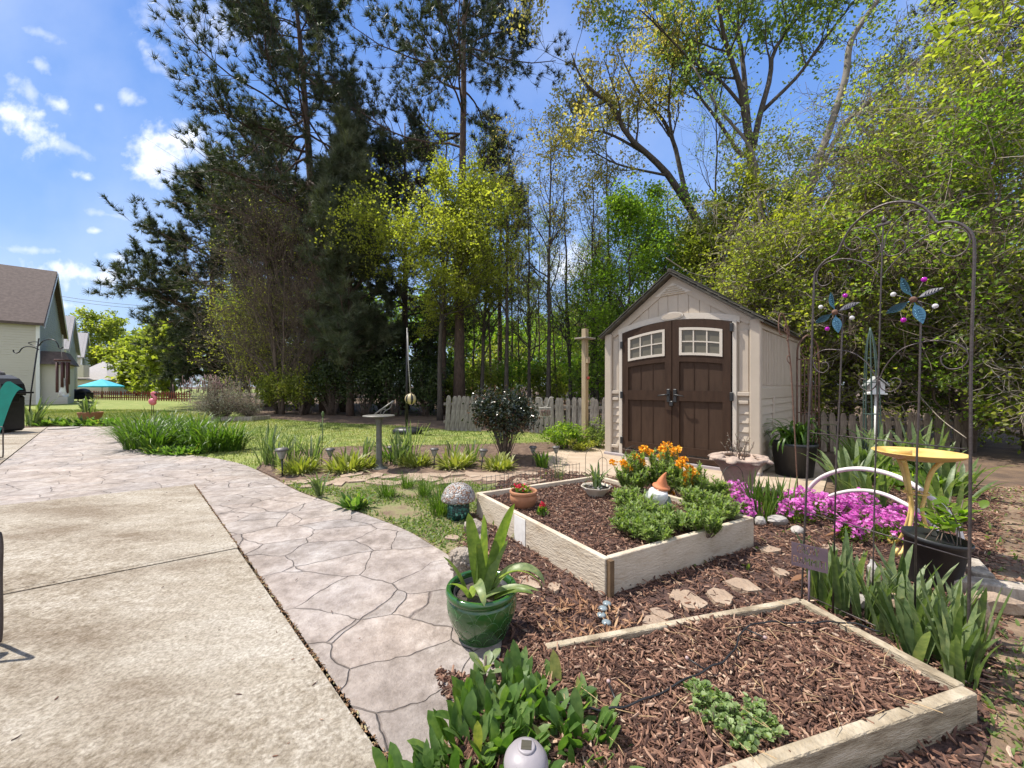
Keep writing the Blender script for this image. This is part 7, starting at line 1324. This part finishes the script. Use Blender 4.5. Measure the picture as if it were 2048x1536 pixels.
# --- fresh green trees behind the shed
fg='bright green young trees behind the shed'
for i,(px,Y,H,leaf,nl,lab) in enumerate(((1255,12.4,6.6,'fresh',9500,'bright green tree directly behind the left roof edge of the shed'),(1330,13,7.6,'fresh',11000,'bright green tree behind the shed peak'),(1195,14,5.2,'fresh',5000,'small bright green tree between bare trunks and feeder post'),(1420,11.5,5.8,'olive',8500,'yellow green tree over the right roof slope of the shed'),(1480,11.6,6.6,'lime',9500,'light lime green tree right of the shed peak'),(1555,12.5,7.2,'fresh',9000,'green tree above the right end of the shed roof'),(1290,17,8.5,'fresh',8000,'taller green tree deeper in the wood behind the shed peak'),(1375,18,8.0,'pale_leaf',7000,'pale green tree deep behind the oak trunk'))):
    mk_tree('young_tree',lab,at(px,Y),720+i,H,.07,leaf,.1,.034,nl,'bark',t0=.12,n1=26,L1=.27,n2=7,n3=4,ang=.95,up=.25,jit=.13,group=fg,wander=.4)
# --- vine thicket on the right
vg='overgrown vine covered trees along the right side'
for i,(X,Y,H,leaf,nl,lab) in enumerate(((5.6,8.3,4.4,'olive',12000,'vine covered bush right behind the shed side wall'),(6.5,8.8,5.0,'lime',14000,'vine covered tree behind the green obelisk'),(7.5,8.7,6.0,'olive',16000,'vine covered tree behind the wind spinners'),(8.9,8.8,7.6,'olive',16000,'tall vine covered tree behind the right trellis shoulder'),(8.3,7.0,5.6,'fresh',14000,'bright leaved bush right of the dark fence'),(9.6,7.1,8.2,'olive',18000,'tallest vine covered tree at the right picture edge'),(11.2,7.6,9,'olive',12000,'vine covered tree mostly outside the right picture edge'),(7.2,11.2,7.4,'olive',12000,'olive tree deeper in the thicket above the trellis top'),(9.6,11,10,'olive',13000,'tall olive tree at the back of the thicket'),(8.6,6.1,3.4,'olive',10000,'low dense leafy bush at the right picture edge'))):
    mk_tree('vine_thicket',lab,(X,Y,0),740+i,H,.06,leaf,.078,.027,int(nl*.78),['twig','pale_twig'][i%2],t0=.03,n1=30,L1=.34,n2=8,n3=5,ang=1.0,up=.15,wander=.6,jit=.09,group=vg,frac=.38,droop=.25,vines=22,stems=2,stemspread=.3)
shrub('ground_vine','low leafy vine spilling on the dirt beside the bird bath','vine',(4.75,4.5,0),.5,.4,.14,.12,24,420,.09,.03,'fresh','twig',790)
# close broad leaved vine top right
bv=thing('hanging_vine','vine with larger round leaves hanging in the upper right corner','vine',at(1960,5.6)); rg=np.random.default_rng(81); mb=MB(); ml=MB()
for k in range(15):
    a=P(rg.uniform(1850,2150),rg.uniform(-120,200),rg.uniform(5.2,6.4)); b=a+rg.normal(0,1,3)*(.7,.4,.35); q=cr([a,(a+b)/2+rg.normal(0,.1,3),b],6); tube(mb,q,.008,5); n=26; p=q[rg.integers(0,len(q),n)]+rg.normal(0,.07,(n,3)); blades(ml,p,rg.uniform(0,6.28,n),rg.uniform(.07,.13,n),rg.uniform(.025,.042,n),rg.uniform(.8,2.2,n),rg.uniform(0,.8,n),5,0,rg.random(n),'leaf',.2)
mb.build('stems',M['pale_twig'],bv,True); ml.build('leaves',M['olive'],bv,True)
# --- far trees
ft='rounded trees far behind the neighbouring houses'
for i,(px,Y,H,leaf,lab) in enumerate(((185,72,13.6,'olive','tall round tree far behind the low white house'),(235,76,13,'olive','round far tree just right of the tallest far tree'),(262,60,6.8,'lime','lime green far tree above the red fence'),(300,52,7.2,'olive','lime green tree beside the left end of the wood'),(215,58,6,'lime','small lime far tree above the turquoise umbrella'),(330,45,7.5,'olive','olive tree at the left end of the wood above the red fence'),(275,48,5,'olive','low olive tree behind the red fence'),(345,36,5.5,'olive','olive tree overhanging the right end of the red fence'))):
    mk_tree('far_tree',lab,at(px,Y),800+i,H,.2,leaf,.5,.17,4200,'bark',t0=.12,n1=22,L1=.34,n2=6,n3=3,ang=.95,up=.25,jit=.35,group=ft)
for i,(px,Y,r_,h_,leaf,lab) in enumerate(((960,18,1.2,1.2,'olive','olive understory shrub behind the leaning grey pickets'),(1035,19,1.4,1.5,'fresh','fresh green understory shrub behind the camellia'),(1100,18,1.2,1.2,'olive','olive understory shrub among the bare trunks'),(1155,19,1.4,1.6,'fresh','green understory shrub behind the feeder post'),(1215,17,1.2,1.5,'fresh','green understory shrub beside the shed back corner'),(1000,26,2.4,2.4,'olive','large olive shrub deep behind the bare trunks'),(1110,27,2.4,2.8,'fresh','large green shrub deep behind the bare trunks'),(1190,25,2.0,2.6,'olive','large olive shrub deep in the wood left of the shed'))):
    shrub('understory_shrub',lab,'shrub',at(px,Y),r_,r_,h_,h_*1.02,34,1900,.14 if Y<22 else .2,.05 if Y<22 else .07,leaf,'twig',850+i,'understory shrubs behind the picket fence')
fb=mk_tree('background_tree','green tree far behind the bare trunks and the fence',at(960,40),820,8,.14,'fresh',.35,.12,3600,'bark',t0=.1,n1=22,L1=.36,n2=6,n3=3,ang=1.0,up=.2,jit=.3,group='green trees far behind the bare trunks')
for k,(px,Y,s_) in enumerate(((1030,34,.75),(1095,36,.85),(1180,38,1.0),(990,37,.9),(1060,50,1.2),(1140,52,1.3),(1215,50,1.3),(940,48,1.3),(1240,42,.9),(1320,38,1.0),(1420,40,1.1),(900,42,1.0),(830,40,1.2),(740,42,1.3),(650,44,1.4),(560,46,1.4),(480,44,1.3),(1550,32,1.1),(1650,28,1.1),(1750,26,1.1),(1860,24,1.2),(1980,22,1.2))): copy_tree(fb,at(px,Y),float(rng.uniform(0,6)),s_)
